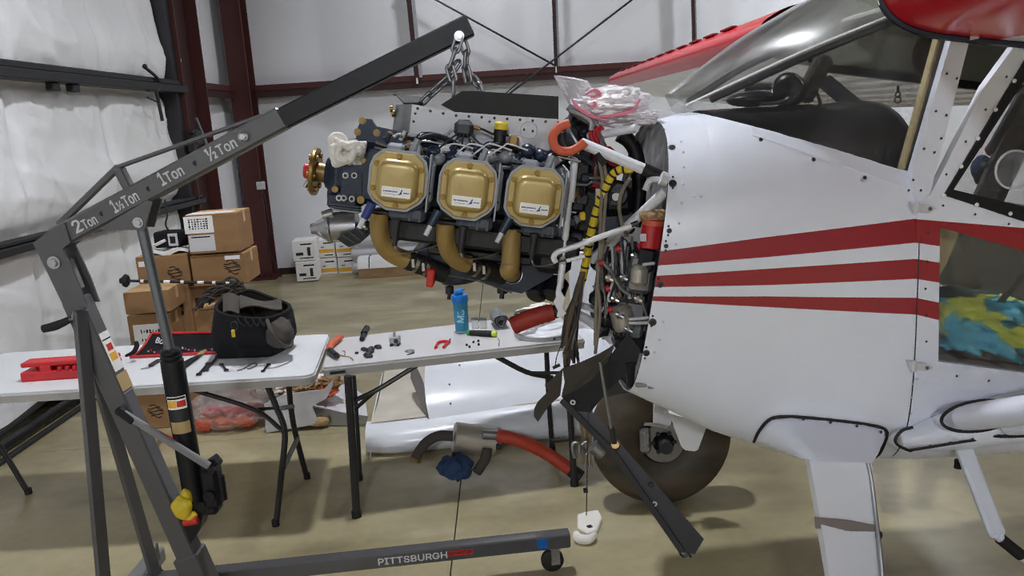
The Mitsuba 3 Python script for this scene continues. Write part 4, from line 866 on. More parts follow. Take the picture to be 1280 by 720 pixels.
# starter and its black duct below the nose
s0, s1 = at(389, 284, EY - 0.1), at(447, 279.5, EY - 0.1); sd = unit(s1 - s0); L = np.linalg.norm(s1 - s0)
part(E, 'starter', lathe([(0, 0), (0.017, 0), (0.019, 0.012), (0.03, 0.03), (0.048, 0.055), (0.053, 0.062), (0.053, 0.066), (0.049, 0.07), (0.05, 0.1), (0.05, L), (0, L)], s0 + A([0, 0, -0.006]), sd, 32), 'mat_starter')
part(E, 'starter', join(cyl(at(404, 270, EY - 0.12), at(416, 266, EY - 0.12), 0.016), cyl(at(408, 285, EY - 0.152), at(409, 285, EY - 0.16), 0.006), plate([(397, 292), (412, 300), (428, 302), (437, 297), (440, 288), (400, 284)], EY - 0.13, 0.05)), 'mat_starter')
dk = part(E, 'air_duct', plate([(421, 299), (437, 290), (450, 282), (457, 287), (456, 297), (450, 304), (436, 309)], EY - 0.19, 0.15), 'mat_dark_rubber')
for a, b in (((428, 294), (444, 304)), ((436, 289), (450, 300)), ((445, 284), (455, 293))): part(dk, 'rib', bar(at(*a, EY - 0.192), at(*b, EY - 0.192), 0.006, 0.006), 'mat_dark_metal')
part(E, 'starter_terminal', join(trimesh.creation.icosphere(2, 0.011).apply_translation(at(456.5, 283, EY - 0.2)), cyl(at(448, 284, EY - 0.19), at(456, 283, EY - 0.19), 0.008)), 'mat_chrome')
# baffles
bp = [(515, 130), (541, 135), (570, 140), (640, 145), (698, 149), (700, 196), (640, 198), (590, 190), (547, 177), (512, 170)]
BY = EY - 0.20
k = part(E, 'baffle', plate(bp, BY, 0.004), 'mat_aluminium', label='bare aluminium baffle plate with rivets')
part(k, 'end_plate', poly3([at(515, 130, BY), at(512, 170, BY), at(489, 169, BY + 0.26), at(497, 131, BY + 0.26)], 0.004), 'mat_galvanised')
part(k, 'stiffener', poly3([at(497, 131, BY + 0.26), at(493, 131, BY + 0.27), at(527, 118, BY + 0.2), at(531, 134, BY + 0.0), at(515, 130, BY)], 0.004, (0, -0.3, 1)), 'mat_dark_rubber')
for x in range(522, 700, 16):
    y = np.interp(x, [515, 541, 570, 640, 698], [134, 139.5, 144.5, 149, 153]); part(k, 'rivet', screw(at(x, y, BY - 0.0005), (0, -1, 0), 0.0042), 'mat_dark_metal')
for p in ((519, 142), (517, 152), (612, 152), (655, 162), (666, 164)): part(k, 'rivet', screw(at(*p, BY - 0.0005), (0, -1, 0), 0.004), 'mat_dark_metal')
part(k, 'access_ring', tube([at(661, 163, BY - 0.0015) + A([0.026 * math.cos(a), 0, 0.026 * math.sin(a)]) for a in np.linspace(0, 2 * np.pi, 24)[:-1]], 0.0012, 5, 2, closed=True), 'mat_label_grey')
for p in ((491, 136), (493, 142)): part(k, 'nut', join(cyl(at(*p, BY + 0.25), at(p[0] - 3, p[1], BY + 0.25), 0.012)), 'mat_brass')
part(E, 'baffle_seal', plate([(551, 131), (577, 114), (590, 113.5), (698, 120.5), (698, 150), (640, 146.5), (570, 141)], BY + 0.012, 0.006), 'mat_dark_rubber', label='upright black rubber seal on the baffle')
# fuel divider, oil filler
k = part(E, 'fuel_divider', box(at(580, 161, BY - 0.05), (0.058, 0.06, 0.05), EA, 0.012), 'mat_dark_metal')
part(k, 'cap', cyl(at(580, 155, BY - 0.05), at(580, 149.5, BY - 0.05), 0.024, 0.016), 'mat_dark_metal')
for j in range(5): part(k, 'line', tube([at(572 + 4 * j, 167, BY - 0.08), at(560 + 9 * j, 176, BY - 0.09), at(548 + 15 * j, 186, BY - 0.1)], 0.003, 6), 'mat_dark_metal')
part(k, 'line', tube([at(*p, BY - 0.06) for p in ((590, 158), (604, 162), (618, 168), (640, 170), (650, 178))], 0.004, 6), 'mat_dark_rubber'); part(k, 'fitting', cyl(at(590, 158, BY - 0.06), at(600, 161, BY - 0.06), 0.007), 'mat_bronze')
o = at(623.5, 186, BY - 0.06); t = at(626, 162, BY - 0.06)
k = part(E, 'oil_filler', join(cyl(o, t, 0.02, 0.017, 20), cyl(o, o + (t - o) * 0.1, 0.026), cyl(t - (t - o) * 0.3, t, 0.021)), 'mat_hoist_black'); part(k, 'cap', lathe([(0, 0), (0.02, 0), (0.021, 0.004), (0.02, 0.018), (0.014, 0.024), (0, 0.025)], t, t - o, 20), 'mat_yellow_wrap', label='yellow oil filler cap')
part(E, 'breather_tube', tube([at(*p, BY - 0.06) for p in ((636, 171), (646, 173), (652, 182), (655, 196))], 0.008, 8), 'mat_label_grey')
part(E, 'bracket', box(at(642, 176, BY - 0.08), (0.03, 0.03, 0.035), EA, 0.006), 'mat_bronze')
part(E, 'wire', join(*[tube([at(*p, BY - 0.1 - 0.01 * j) for p in ((548 + 20 * j, 196), (556 + 24 * j, 184), (570 + 22 * j, 180), (600 + 20 * j, 188))], 0.0028, 6) for j in range(4)]), 'mat_label_grey')
for j, p in enumerate(((542, 190), (548, 198), (600, 188), (612, 196), (660, 188), (690, 200), (676, 194), (632, 196), (566, 196), (584, 204))): part(E, 'fitting', join(lump(at(*p, BY - 0.09), (0.045, 0.05, 0.04), 60 + j, 0.2, 3, 2), cyl(at(p[0] - 4, p[1] + 4, BY - 0.1), at(p[0] + 5, p[1] - 3, BY - 0.1), 0.008)), 'mat_engine_light' if j % 2 else 'mat_engine_blue')
# rear accessories
part(E, 'magneto', join(cyl(at(705, 178, EY - 0.1), at(722, 181, EY - 0.1), 0.055, 0.05, 24, 0.01), cyl(at(700, 178, EY - 0.1), at(706, 179, EY - 0.1), 0.035)), 'mat_engine_dark')
part(E, 'alternator_bracket', join(box(at(716, 165, EY - 0.02), (0.08, 0.1, 0.1), EA, 0.02), lump(at(728, 165, EY - 0.05), (0.1, 0.1, 0.09), 9, 0.3)), 'mat_engine_dark')
part(E, 'oil_filter', cyl(at(697, 350, EY - 0.08), at(690, 372, EY - 0.12), 0.042, 0.04, 24, 0.008), 'mat_hoist_black'); part(E, 'oil_filter', cyl(at(677, 352, EY - 0.06), at(668, 372, EY - 0.1), 0.042, 0.036, 24, 0.008), 'mat_hoist_black')
k = part(E, 'starter_motor_bracket', join(box(at(725, 225, EY - 0.16), (0.05, 0.1, 0.2), EA, 0.01), box(at(733, 262, EY - 0.14), (0.06, 0.12, 0.14), EA, 0.01)), 'mat_engine_dark')
part(E, 'tag', box(at(716, 262, EY - 0.2), (0.025, 0.003, 0.02), EA), 'mat_label_grey')
# white rag stuffed on the nose
k = thing('shop_rag', 'white shop rag bunched on top of the engine nose', 'rag')
Yr = EY - 0.15
r = np.random.default_rng(21); cl_ = [(414, 184), (412, 196), (416, 207), (428, 208), (440, 199), (452, 189), (461, 184), (458, 177), (447, 175), (436, 180), (427, 171), (418, 173)]
part(k, 'fold', tube([at(*p, Yr - 0.012) for p in [(424, 186), (417, 184), (414, 176), (419, 170), (427, 171), (431, 178), (428, 184)]], 0.0125, 10, 6), 'mat_rag_white', smooth=True)
part(k, 'wad', lump(at(436, 190, Yr + 0.03), (0.12, 0.08, 0.09), 3, 0.3, 4, 4, sharp=True), 'mat_rag_white', smooth=40)
for j in range(11):
    n0 = int(r.integers(0, 12)); pts = []
    for q in range(5):
        x, y = cl_[(n0 + q * (1 + j % 2)) % 12]; f = 0.45 + 0.55 * r.random(); pts.append(at(436 + (x - 436) * f, 190 + (y - 190) * f, Yr - 0.03 * r.random() - 0.01))
    part(k, 'fold', tube(pts, [0.006, 0.0105, 0.012, 0.0105, 0.006], 10, 6), 'mat_rag_white', smooth=True)

# more plumbing seen between and above the cylinders and behind the engine
r = np.random.default_rng(33)
for j in range(3):
    c = ks[j]; u0 = c + EU * 0.088
    part(E, 'intercylinder_baffle', box(u0 + A([0, 0.12, 0]) + EW * 0.0, (0.006, 0.2, 0.17), EA, 0.001), 'mat_engine_light')
    part(E, 'primer_line', tube([c + EW * 0.10 + EU * 0.0 + A([0, 0.1, 0]), c + EW * 0.12 + EU * 0.06 + A([0, 0.09, 0]), c + EW * 0.115 + EU * 0.13 + A([0, 0.1, 0])], 0.004, 7), 'mat_steel')
    for q in range(4):
        a = c + EU * (-0.06 + 0.045 * q) + EW * (0.10 + 0.012 * (q % 2)) + A([0, 0.10 + 0.02 * q, 0])
        part(E, 'hose_fitting', join(cyl(a, a + EW * 0.03 + EU * 0.012, 0.009, n=12), cyl(a + EW * 0.008, a + EW * 0.016, 0.0125, n=6)), ('mat_engine_blue', 'mat_steel', 'mat_engine_light', 'mat_dark_rubber')[q])
    a = c + EU * 0.02 + EW * 0.105 + A([0, 0.13, 0]); part(E, 'ignition_lead', tube([a, a + EW * 0.035 + EU * 0.03, a + EW * 0.03 + EU * 0.10, a + EW * 0.0 + EU * 0.16], 0.0065, 8), 'mat_engine_blue')
for i in range(18):
    x, y = 708 + r.uniform(0, 45), 196 + r.uniform(0, 108); Y = EY - 0.2 + r.uniform(0, 0.03); p = at(x, y, Y)
    kind = i % 3
    if kind == 0: part(E, 'hose_fitting', join(cyl(p, p + A([0.02, -0.01, 0.012]), 0.011, n=12), cyl(p + A([0.005, -0.003, 0.003]), p + A([0.012, -0.006, 0.008]), 0.015, n=6)), ('mat_steel', 'mat_engine_light', 'mat_bronze')[i % 9 // 3])
    elif kind == 1: part(E, 'oil_hose', tube([p, p + A([r.uniform(-.04, .04), -0.02, 0.05]), p + A([r.uniform(-.06, .06), -0.01, 0.10]), p + A([r.uniform(-.05, .05), 0.02, 0.15])], 0.008, 8), ('mat_engine_dark', 'mat_dark_rubber', 'mat_galvanised')[i % 9 // 3])
    else: part(E, 'accessory', box(p, (r.uniform(.03, .05), 0.04, r.uniform(.02, .05)), EA, 0.006), ('mat_engine_blue', 'mat_engine_grey', 'mat_dark_metal')[i % 9 // 3])
# ------------------------------------------------------------------ airplane
AY = 2.80                                              # its centre plane
NY = 2.29                                              # near side of the cabin
AC = thing('airplane', 'white and red high-wing light airplane with its engine cowling removed', 'airplane')
DK = math.radians(11.0); AX = A([math.cos(DK), 0, -math.sin(DK)]); AZ = A([math.sin(DK), 0, math.cos(DK)])
def mir(m):
    m = m.copy(); m.vertices[:, 1] = 2 * AY - m.vertices[:, 1]; m.invert(); return m
def projv(P):
    d = P - CAM; z = d @ _fw; return np.stack([640 + F * (d @ _rt) / z, 360 - F * (d @ _up) / z], -1)
# stripes painted on the sides: heights along x taken at the near side
def zline(px):
    q = A([at(x, y, NY) for x, y in px]); return q[:, 0], q[:, 2]
STR = [(zline([(780, 323.5), (822, 317.5), (960, 297), (1143, 273.5), (1277, 284.5), (1400, 295)]), zline([(780, 340), (822, 335), (960, 322), (1143, 303), (1174, 307.5), (1277, 322), (1400, 340)])),
       (zline([(780, 351), (817, 348), (960, 336.5), (1143, 323), (1174, 328), (1277, 343)]), zline([(780, 363), (817, 362), (960, 357), (1143, 348), (1174, 353), (1277, 369)])),
       (zline([(780, 374), (813, 373.5), (960, 371), (1143, 371.5), (1174, 378), (1277, 398)]), zline([(780, 377.5), (813, 379), (960, 384.5), (1143, 392.5), (1174, 400), (1277, 420)]))]
def pw(x, L):
    xs_, zs_ = L; out = mi.Float(float(zs_[0]))
    for i in range(len(xs_) - 1):
        t = (x - float(xs_[i])) / float(xs_[i + 1] - xs_[i]); v = float(zs_[i]) + float(zs_[i + 1] - zs_[i]) * t
        out = dr.select(x >= float(xs_[i]), v, out)
    return out
STOP = [float(at(1400, 300, NY)[0]), float(at(1175, 330, NY)[0]) + 0.4, float(at(1175, 380, NY)[0]) + 0.4]
def livery(p, n, uv):
    x, z = mi.Float(p.x), mi.Float(p.z); m = mi.Float(0)
    for a, b in STR:
        m = dr.maximum(m, smoothstep(-0.0012, 0.0012, pw(x, a) - z) * smoothstep(-0.0012, 0.0012, z - pw(x, b)))
    w = mix(col(216, 221, 234), col(225, 229, 239), fbm(x * 3, p.y * 3, z * 3, 2))
    g_ = smoothstep(0.62, 0.75, fbm(x * 30, p.y * 12, z * 26, 3)) * smoothstep(0.10, 0.0, x - 0.36 - 0.17 * (z - 1.35)) * smoothstep(1.15, 0.95, z)
    w = mix(w, col(70, 66, 60), g_ * 0.8)
    return mix(w, col(142, 10, 26), m)
M('livery', proc(livery), 0.3, spec=0.5, clearcoat=0.5, clearcoat_gloss=0.88)

SILL = A([(700, 130), (838, 132.5), (860, 139), (900, 148), (960, 163.5), (1040, 186.5), (1100, 205), (1141, 217), (1200, 232)])
X0, XS = 0.42, 1.15                                  # firewall and door seam (at z = 1.35)
bx = A([at(x, y, 2.42) for x, y in ((786, 498), (850, 528), (900, 554), (950, 573), (1000, 589), (1125, 592), (1277, 583), (1400, 572))])
def zb(x): return np.interp(x, np.r_[bx[:, 0], 3.6], np.r_[bx[:, 2], bx[-1, 2] + 0.25])
def sec(x, th):
    """a point of the near half skin: station x, angle th in degrees from the belly (-90) over the side (0) to the deck (90)"""
    e_ = min(max((x - 0.42) / 0.75, 0.0), 1.0); hw = 0.475 + 0.04 * e_ * (2 - e_) if x < 1.6 else np.interp(x, [1.6, 2.2, 3.6], [0.515, 0.49, 0.28]); e_ = min(max((x - 0.42) / 0.28, 0.0), 1.0); zt = 1.768 + 0.046 * e_ * e_ * (3 - 2 * e_); zm = 1.30
    k = np.interp(x, [X0, XS], [0.195, 0.0]); c, s = math.cos(math.radians(th)), math.sin(math.radians(th))
    n = 2.7 if s > 0 else 4.2
    y = AY - hw * abs(c) ** (2 / n); z = zm + (zt - zm) * abs(s) ** (2 / n) if s > 0 else zm - (zm - zb(x - 0.06)) * abs(s) ** (2 / n)
    return A([x + k * (z - 1.35), y, z])
TH = np.linspace(3, 90, 260)
def sill_end(x):
    q = A([sec(x, t) for t in TH]); p = projv(q); f = p[:, 1] - np.interp(p[:, 0], SILL[:, 0], SILL[:, 1])
    bad = np.nonzero(f < 0)[0]
    return (90.0, q[-1]) if len(bad) == 0 else (TH[bad[0]], q[bad[0]])
def spaced(t0, t1, n=46):
    return t0 + (t1 - t0) * np.linspace(0, 1, n)
xsA = np.r_[np.linspace(X0, 0.62, 22), np.linspace(0.64, XS, 26)]
ends = [sill_end(x) for x in xsA]
G = A([[sec(x, t) for t in spaced(-90, e[0], 70)] for x, e in zip(xsA, ends)])
near_skin = shell(G, 0.004)
part(AC, 'fuselage_skin', join(near_skin), 'mat_livery', smooth=40, label='white front fuselage side with three red stripes'); part(AC, 'fuselage_skin', mir(near_skin), 'mat_livery', smooth=40)
sill_pts = A([e[1] for e in ends])
# behind the seam: the lower side up to the door's bottom edge
xsB = np.r_[np.linspace(XS + 0.004, 1.6, 14), np.linspace(1.7, 3.6, 14)]
db0, db1 = at(1148, 477, NY), at(1277, 497, NY)
def door_bot(x): return db0[2] + (db1[2] - db0[2]) * (x - db0[0]) / (db1[0] - db0[0]) + 0.004
def th_at(x, z):
    q = A([sec(x, t)[2] for t in np.linspace(-89, 40, 300)]); return np.interp(z, q, np.linspace(-89, 40, 300))
G = A([[sec(x, t) for t in spaced(-90, th_at(x, door_bot(x) if x < 2.1 else 1.55), 50)] for x in xsB])
m = shell(G, 0.004); part(AC, 'fuselage_skin', m, 'mat_livery', smooth=40, label='white lower fuselage side under the door'); part(AC, 'fuselage_skin', mir(m), 'mat_livery', smooth=40)
G = A([[sec(x, t) for t in spaced(th_at(x, door_bot(x) if x < 2.1 else 1.53), 90, 40)] for x in np.linspace(1.74, 3.6, 16)]); part(AC, 'fuselage_skin', shell(G, 0.004), 'mat_livery', smooth=40)
G = A([[sec(x, t) for t in spaced(th_at(x, 1.53), 90, 40)] for x in np.linspace(2.08, 3.6, 14)]); part(AC, 'fuselage_skin', mir(shell(G, 0.004)), 'mat_livery', smooth=40)
# seam strip with its rubber, sill strip with screws
seam = [sec(XS + 0.002, t) - A([0, 0.003, 0]) for t in np.linspace(th_at(XS, 0.70), th_at(XS, 1.545), 30)]
part(AC, 'seam', tube(seam, 0.0016, 5, 1), 'mat_dark_metal')
band = shell(A([[q + A([0, -0.004, 0.0]), sec(x, max(4, e[0] - 3.2)) + A([0, -0.004, 0]), sec(x, max(3, e[0] - 6.0)) + A([0, -0.004, 0])] for x, e, q in zip(xsA[24:], ends[24:], sill_pts[24:])]), 0.003)
part(AC, 'sill_strip', band, 'mat_white_paint', smooth=40)
for px in (951, 1017, 1081):
    y = np.interp(px, [951, 1017, 1081], [174.5, 199.5, 222]); part(AC, 'screw', screw(at(px, y, NY + 0.0 + 0.1 * max(0, (1017 - px) / 66) * 0.5), (0.1, -1, 0.4), 0.006), 'mat_dark_metal')
def on_skin(px, py, lift=0.003):
    """the point of the near skin under a pixel, and its normal"""
    best, bp_ = 1e9, None
    for x in np.linspace(X0 + 0.005, XS, 90):
        lo, hi = -80, 85
        for t in np.linspace(-75, 80, 32):
            q = sec(x, t); p = projv(q); d = (p[0] - px) ** 2 + (p[1] - py) ** 2
            if d < best: best, bp_ = d, (x, t)
    x, t = bp_
    for _ in range(3):
        for st in (0.004, 0.001):
            for dx in (-st, 0, st):
                for dt in (-st * 300, 0, st * 300):
                    q = sec(x + dx, t + dt); p = projv(q); d = (p[0] - px) ** 2 + (p[1] - py) ** 2
                    if d < best: best, bp_ = d, (x + dx, t + dt)
            x, t = bp_
    q = sec(x, t); n = unit(np.cross(sec(x + 0.01, t) - q, sec(x, t + 1) - q)); n = n if n[1] < 0 else -n
    return q + n * lift, n
for p, r in (((839.5, 185), 0.0085), ((841, 230), 0.009), ((836.5, 289), 0.006), ((832.5, 307), 0.005), ((825, 355), 0.0075), ((816, 402), 0.009), ((808, 441), 0.008)):
    q, n = on_skin(*p); f = part(AC, 'fastener', lathe([(0, 0.0), (r * 0.75, 0.0), (r * 0.8, 0.0016), (r * 1.2, 0.0012), (r * 1.3, -0.002)], q, n, 16), 'mat_dark_metal')
    part(f, 'socket', cyl(q, q + n * 0.0018, r * 0.55, n=10), 'mat_print_black')
for p in ((841, 222), (841, 236), (835.5, 283.5), (835, 294), (832, 301), (831.5, 313), (823, 349), (816, 394.5), (814, 408), (808, 434), (806, 447), (830, 163), (818, 153.5)):
    q, n = on_skin(*p); part(AC, 'rivet', screw(q, n, 0.0034), 'mat_dark_metal')
for p in ((851, 178), (854, 191), (855, 210), (854, 231), (852, 254), (849, 280), (845, 306), (829, 402), (824, 424), (818, 440), (1147, 474), (1141, 480), (1140, 497), (1139, 517), (876, 246), (868, 246)):
    q, n = on_skin(*p) if p[0] < 1100 else (at(*p, NY - 0.012), A([0, -1.0, 0])); part(AC, 'rivet', screw(q, n, 0.0032), 'mat_label_grey')
q, n = on_skin(802, 480); part(AC, 'bracket', join(box(q, (0.035, 0.012, 0.014), ch=0.003), box(q + A([0.03, 0, -0.004]), (0.02, 0.01, 0.022), ch=0.003)), 'mat_galvanised')
# firewall
fwp = [sec(X0 + 0.03, t) for t in np.linspace(-90, 90, 40)]; fw2 = [A([q[0], 2 * AY - q[1], q[2]]) for q in fwp[::-1]]
def firewall_sheet():
    rows = []
    for q in fwp:
        rows.append([A([q[0], AY + (q[1] - AY) * s, q[2]]) + A([1.0, 0, 0]) * 0.05 * abs(meshkit.fbm(A([[q[2] * 9, (AY + (q[1] - AY) * s) * 9, 1.0]]), 4, 3)[0] - 0.5) for s in np.linspace(1, -1, 60)])
    return surf(A(rows))
part(AC, 'firewall', firewall_sheet(), 'mat_blanket', smooth=12, label='crumpled silver firewall blanket')
rim = A([[sec(X0 + 0.0, t), AY * A([0, 1, 0]) + (sec(X0 + 0.012, t) - AY * A([0, 1, 0])) * A([1, 0.93, 1])] for t in np.linspace(-60, 90, 40)])
m = shell(rim, 0.003); part(AC, 'flange', m, 'mat_dark_metal'); part(AC, 'flange', mir(m), 'mat_dark_metal')

# windshield: a bowed sheet between the two slanting tubes, flat side panes below them
tubeA = spline([at(857, 132, AY - 0.12), at(920, 103, AY - 0.22), at(1010, 62, AY - 0.36), at(1116, 19, AY - 0.46)], 8)
tubeF = tubeA * A([1, -1, 1]) + A([0, 2 * AY, 0])
W = []
for i in range(len(tubeA)):
    a_, b_ = tubeA[i], tubeF[i]; s = i / (len(tubeA) - 1); h = 0.055 + 0.075 * s
    n_ = unit(A([-0.62, 0, 0.78])); W.append([a_ + (b_ - a_) * v + n_ * h * (1 - abs(2 * v - 1) ** 2.6) for v in np.linspace(0, 1, 40)])
W = A(W)
def streaks(p, n, uv):
    k = fbm(p.x * 5 + p.z * 4, p.y * 24, p.z * 2, 3)
    return 0.16 + 0.34 * k
scene['mat_windshield'] = {'type': 'blendbsdf', 'weight': proc(streaks), 'a': {'type': 'thindielectric'}, 'b': {'type': 'twosided', 'bsdf': {'type': 'principled', 'base_color': rgb(col(140, 140, 140)), 'roughness': 0.28, 'metallic': 0.4, 'specular': 0.7}}}
scene['mat_side_glass'] = {'type': 'blendbsdf', 'weight': 0.05, 'a': {'type': 'thindielectric'}, 'b': {'type': 'twosided', 'bsdf': {'type': 'principled', 'base_color': rgb(col(150, 150, 150)), 'roughness': 0.25}}}
part(AC, 'windshield', surf(W), 'mat_windshield', smooth=True, label='curved clear windshield streaked with dust')
iF = next(i for i, e in enumerate(ends) if e[0] < 89.5)
Bn = np.vstack([tubeA[:1] + A([[0.0, 0.0, -0.012]]), sill_pts[iF + 1:], at(1142, 218, NY + 0.02)[None]])
Tn = np.vstack([tubeA, at(1150, 33, NY + 0.03)[None], at(1192, 44, NY + 0.03)[None]])
def resamp(P, n=40):
    L = np.r_[0, np.cumsum(np.linalg.norm(np.diff(P, axis=0), axis=1))]; t = np.linspace(0, L[-1], n); return np.stack([np.interp(t, L, P[:, k]) for k in range(3)], 1)
Bn, Tn = resamp(Bn), resamp(Tn)
side = surf(A([[b_ + (t_ - b_) * v for v in np.linspace(0, 1, 10)] for b_, t_ in zip(Bn, Tn)])); part(AC, 'side_pane', side, 'mat_side_glass', smooth=True); part(AC, 'side_pane', mir(side), 'mat_side_glass', smooth=True)
# cabin tubes
def abar(p, q, w, t, name, mat, **k): return part(AC, name, bar(p, q, w, t, **k), mat)
tb = tube([p + A([0.008, 0.012, -0.014]) for p in tubeA[4:]], 0.0125, 10, 1); part(AC, 'cabin_tube', tb, 'mat_dark_metal'); part(AC, 'cabin_tube', mir(tb), 'mat_dark_metal')
part(AC, 'edge_strip', tube([p + A([0, -0.003, 0.002]) for p in tubeA], 0.0032, 6, 1), 'mat_label_white')
abar(at(1003, 126, AY), at(1032, 70, AY), 0.055, 0.055, 'cabin_brace', 'mat_canvas_grey', ch=0.01); abar(at(1028, 99, AY + 0.25), at(1099, 158, AY + 0.1), 0.05, 0.05, 'cabin_brace', 'mat_dark_metal', ch=0.012)
# glareshield
def glare():
    rows = []
    for x in np.linspace(0.66, 1.16, 16):
        z1 = 1.792 - 0.02 * max(0, (x - 0.9)) ; y0 = np.interp(x, [0.56, 0.8, 1.16], [2.62, 2.48, 2.42]); row = []
        for t in np.linspace(0, math.pi, 30):
            c, s = math.cos(t), math.sin(t); zz = 1.50
            row.append(A([x + 0.05 * (1 - abs(s)) , AY - (AY - y0) * np.sign(c) * abs(c) ** 0.62, zz + (z1 - zz) * abs(s) ** 0.45]))
        rows.append(row)
    return A(rows)
GS = glare(); part(AC, 'glareshield', surf(GS), 'mat_glareshield', smooth=True, label='glossy black glareshield')
part(AC, 'glareshield_lip', tube(GS[-1], 0.006, 8, 1), 'mat_dark_rubber'); part(AC, 'instrument_panel', poly3(GS[-2] - A([0.03, 0, 0]), 0.01, (1, 0, 0)), 'mat_canvas_black')

# wings: one near, one far, the same section
WS = [(1.02, 2.095), (1.025, 2.05), (1.06, 2.005), (1.13, 1.968), (1.25, 1.943), (1.5, 1.905), (1.9, 1.84), (2.55, 1.73), (2.6, 1.735), (2.2, 1.93), (1.8, 2.07), (1.5, 2.15), (1.3, 2.175), (1.15, 2.165), (1.06, 2.13)]
WP = spline([(x, 0, z) for x, z in WS], 5, closed=True)
def wing_mesh(y0, y1, s, dih):
    n = 30; rows = []
    yy = np.r_[np.linspace(0, 1, 14) * 0.94, 0.955, 0.97, 0.982, 0.992, 0.998, 1.0]
    for t in yy:
        y = y0 + (y1 - y0) * t; e = max(0.0, (t - 0.94) / 0.06); f = math.sqrt(max(0.0, 1 - e ** 2.6)); f = max(f, 0.02)
        c = A([1.42, 0, 1.99]); q = (WP - c) * A([0.55 + 0.45 * f, 1, f]) + c; q[:, 1] = y; q[:, 2] += dih * abs(y - y0); rows.append(q)
    m = surf(A(rows), closed_v=True)
    return m
def wing_paint(p, n, uv):
    x = mi.Float(p.x); e = dr.select(p.y > 2.8, mi.Float(1.062), mi.Float(1.34)); k = smoothstep(0.0, -0.004, x - e) + smoothstep(0.3, 0.5, n.z) * smoothstep(1.32, 1.315, x)
    w = mix(col(206, 206, 206), col(222, 222, 222), fbm(x * 2, p.y * 0.6, 1.0, 2))
    return mix(w, col(186, 22, 34), dr.clip(k, 0, 1))
M('wing_paint', proc(wing_paint), 0.24, spec=0.5, clearcoat=0.7, clearcoat_gloss=0.93)
fwg = part(AC, 'wing', wing_mesh(3.3, 8.15, 1, 0.004), 'mat_wing_paint', smooth=40, label='far wing with a red leading edge')
for i in range(11):
    y = 4.0 + 0.34 * i; part(fwg, 'vortex_generator', box((1.085, y, 2.150 + 0.004 * (y - 3.3)), (0.03, 0.2, 0.009), ch=0.002), 'mat_dash_red')
for i in range(7):
    x = 1.5 + 0.17 * i; z = np.interp(x, [1.5, 1.9, 2.55], [1.897, 1.832, 1.722]); part(fwg, 'stiffener', box((x, 5.2, z + 0.007), (0.02, 3.6, 0.012), (AX, A([0, 1, 0]), AZ)), 'mat_label_grey')
for p, Y in (((818, 107), 6.9), ((1122, 125), 3.9)):
    c = at(*p, Y); part(fwg, 'tie_down_ring', join(tube([c + 0.014 * A([math.cos(a), 0, math.sin(a)]) for a in np.linspace(0, 2 * np.pi, 14)[:-1]], 0.0032, 6, 2, closed=True), tube([c + A([0, 0, 0.025]) + 0.011 * A([math.cos(a), 0, math.sin(a)]) for a in np.linspace(0, 2 * np.pi, 14)[:-1]], 0.0032, 6, 2, closed=True), cyl(c + A([0, 0, 0.035]), c + A([0, 0, 0.10]), 0.006)), 'mat_dark_metal')
nwg = part(AC, 'wing', wing_mesh(NY - 0.01, -2.55, 1, 0.004), 'mat_wing_paint', smooth=40, label='red wing root over the near door')
rt_ = [A([x, NY - 0.012, z]) for x, z in WS[-2:] + WS[:7]]
part(nwg, 'root_seal', tube([q + A([0, 0.0, -0.004]) for q in rt_], 0.012, 8, 5), 'mat_navy'); part(nwg, 'root_seal', tube([q + A([-0.01, -0.002, 0.0]) for q in rt_[:5]], 0.005, 8, 5), 'mat_chrome')
part(AC, 'hinge_fitting', join(plate([(1218, 8), (1228, 6), (1224, 48), (1214, 50)], NY - 0.03, 0.03)), 'mat_label_grey')
# cabin roof and far cabin side
part(AC, 'cabin_roof', box((2.05, AY, 1.945), (1.5, 0.98, 0.03), (AX, A([0, 1, 0]), AZ), 0.01), 'mat_olive')
hl = [(935, 60), (985, 78), (1030, 84.5), (1100, 93), (1300, 116), (1300, -20), (1040, -20)]
part(AC, 'headliner', plate(hl, 2 * AY - NY - 0.03, 0.02), 'mat_olive', label='olive headliner on the far side of the cabin')
part(AC, 'speaker', cyl(at(1164, 69, 2 * AY - NY - 0.06), at(1164, 69, 2 * AY - NY - 0.03), 0.075, n=28, ch=0.01), 'mat_canvas_grey')
part(AC, 'headliner_edge', bar(at(1020, 84, 2 * AY - NY - 0.05), at(1300, 117, 2 * AY - NY - 0.05), 0.03, 0.04), 'mat_dark_metal')

# near door post with its tan inner trim
part(AC, 'door_post', plate([(1140, 217.5), (1191, 42), (1214, 42), (1163, 241), (1148, 256), (1143, 240)], NY, 0.03), 'mat_white_paint')
part(AC, 'post_trim', plate([(1127, 214), (1133, 216), (1182, 43), (1174, 43)], NY + 0.05, 0.03), 'mat_tan_trim'); part(AC, 'post_seal', plate([(1133, 216), (1140, 218), (1191, 43), (1182, 43)], NY + 0.035, 0.02), 'mat_dark_rubber')
for p in ((1195, 47), (1207, 52), (1183.5, 92), (1196, 98), (1170, 139), (1183, 144), (1176.5, 173), (1155, 186), (1168, 190.5), (1141.5, 225), (1151, 238), (1136, 238)): part(AC, 'screw', screw(at(*p, NY - 0.001), (0, -1, 0), 0.0036), 'mat_dark_metal')
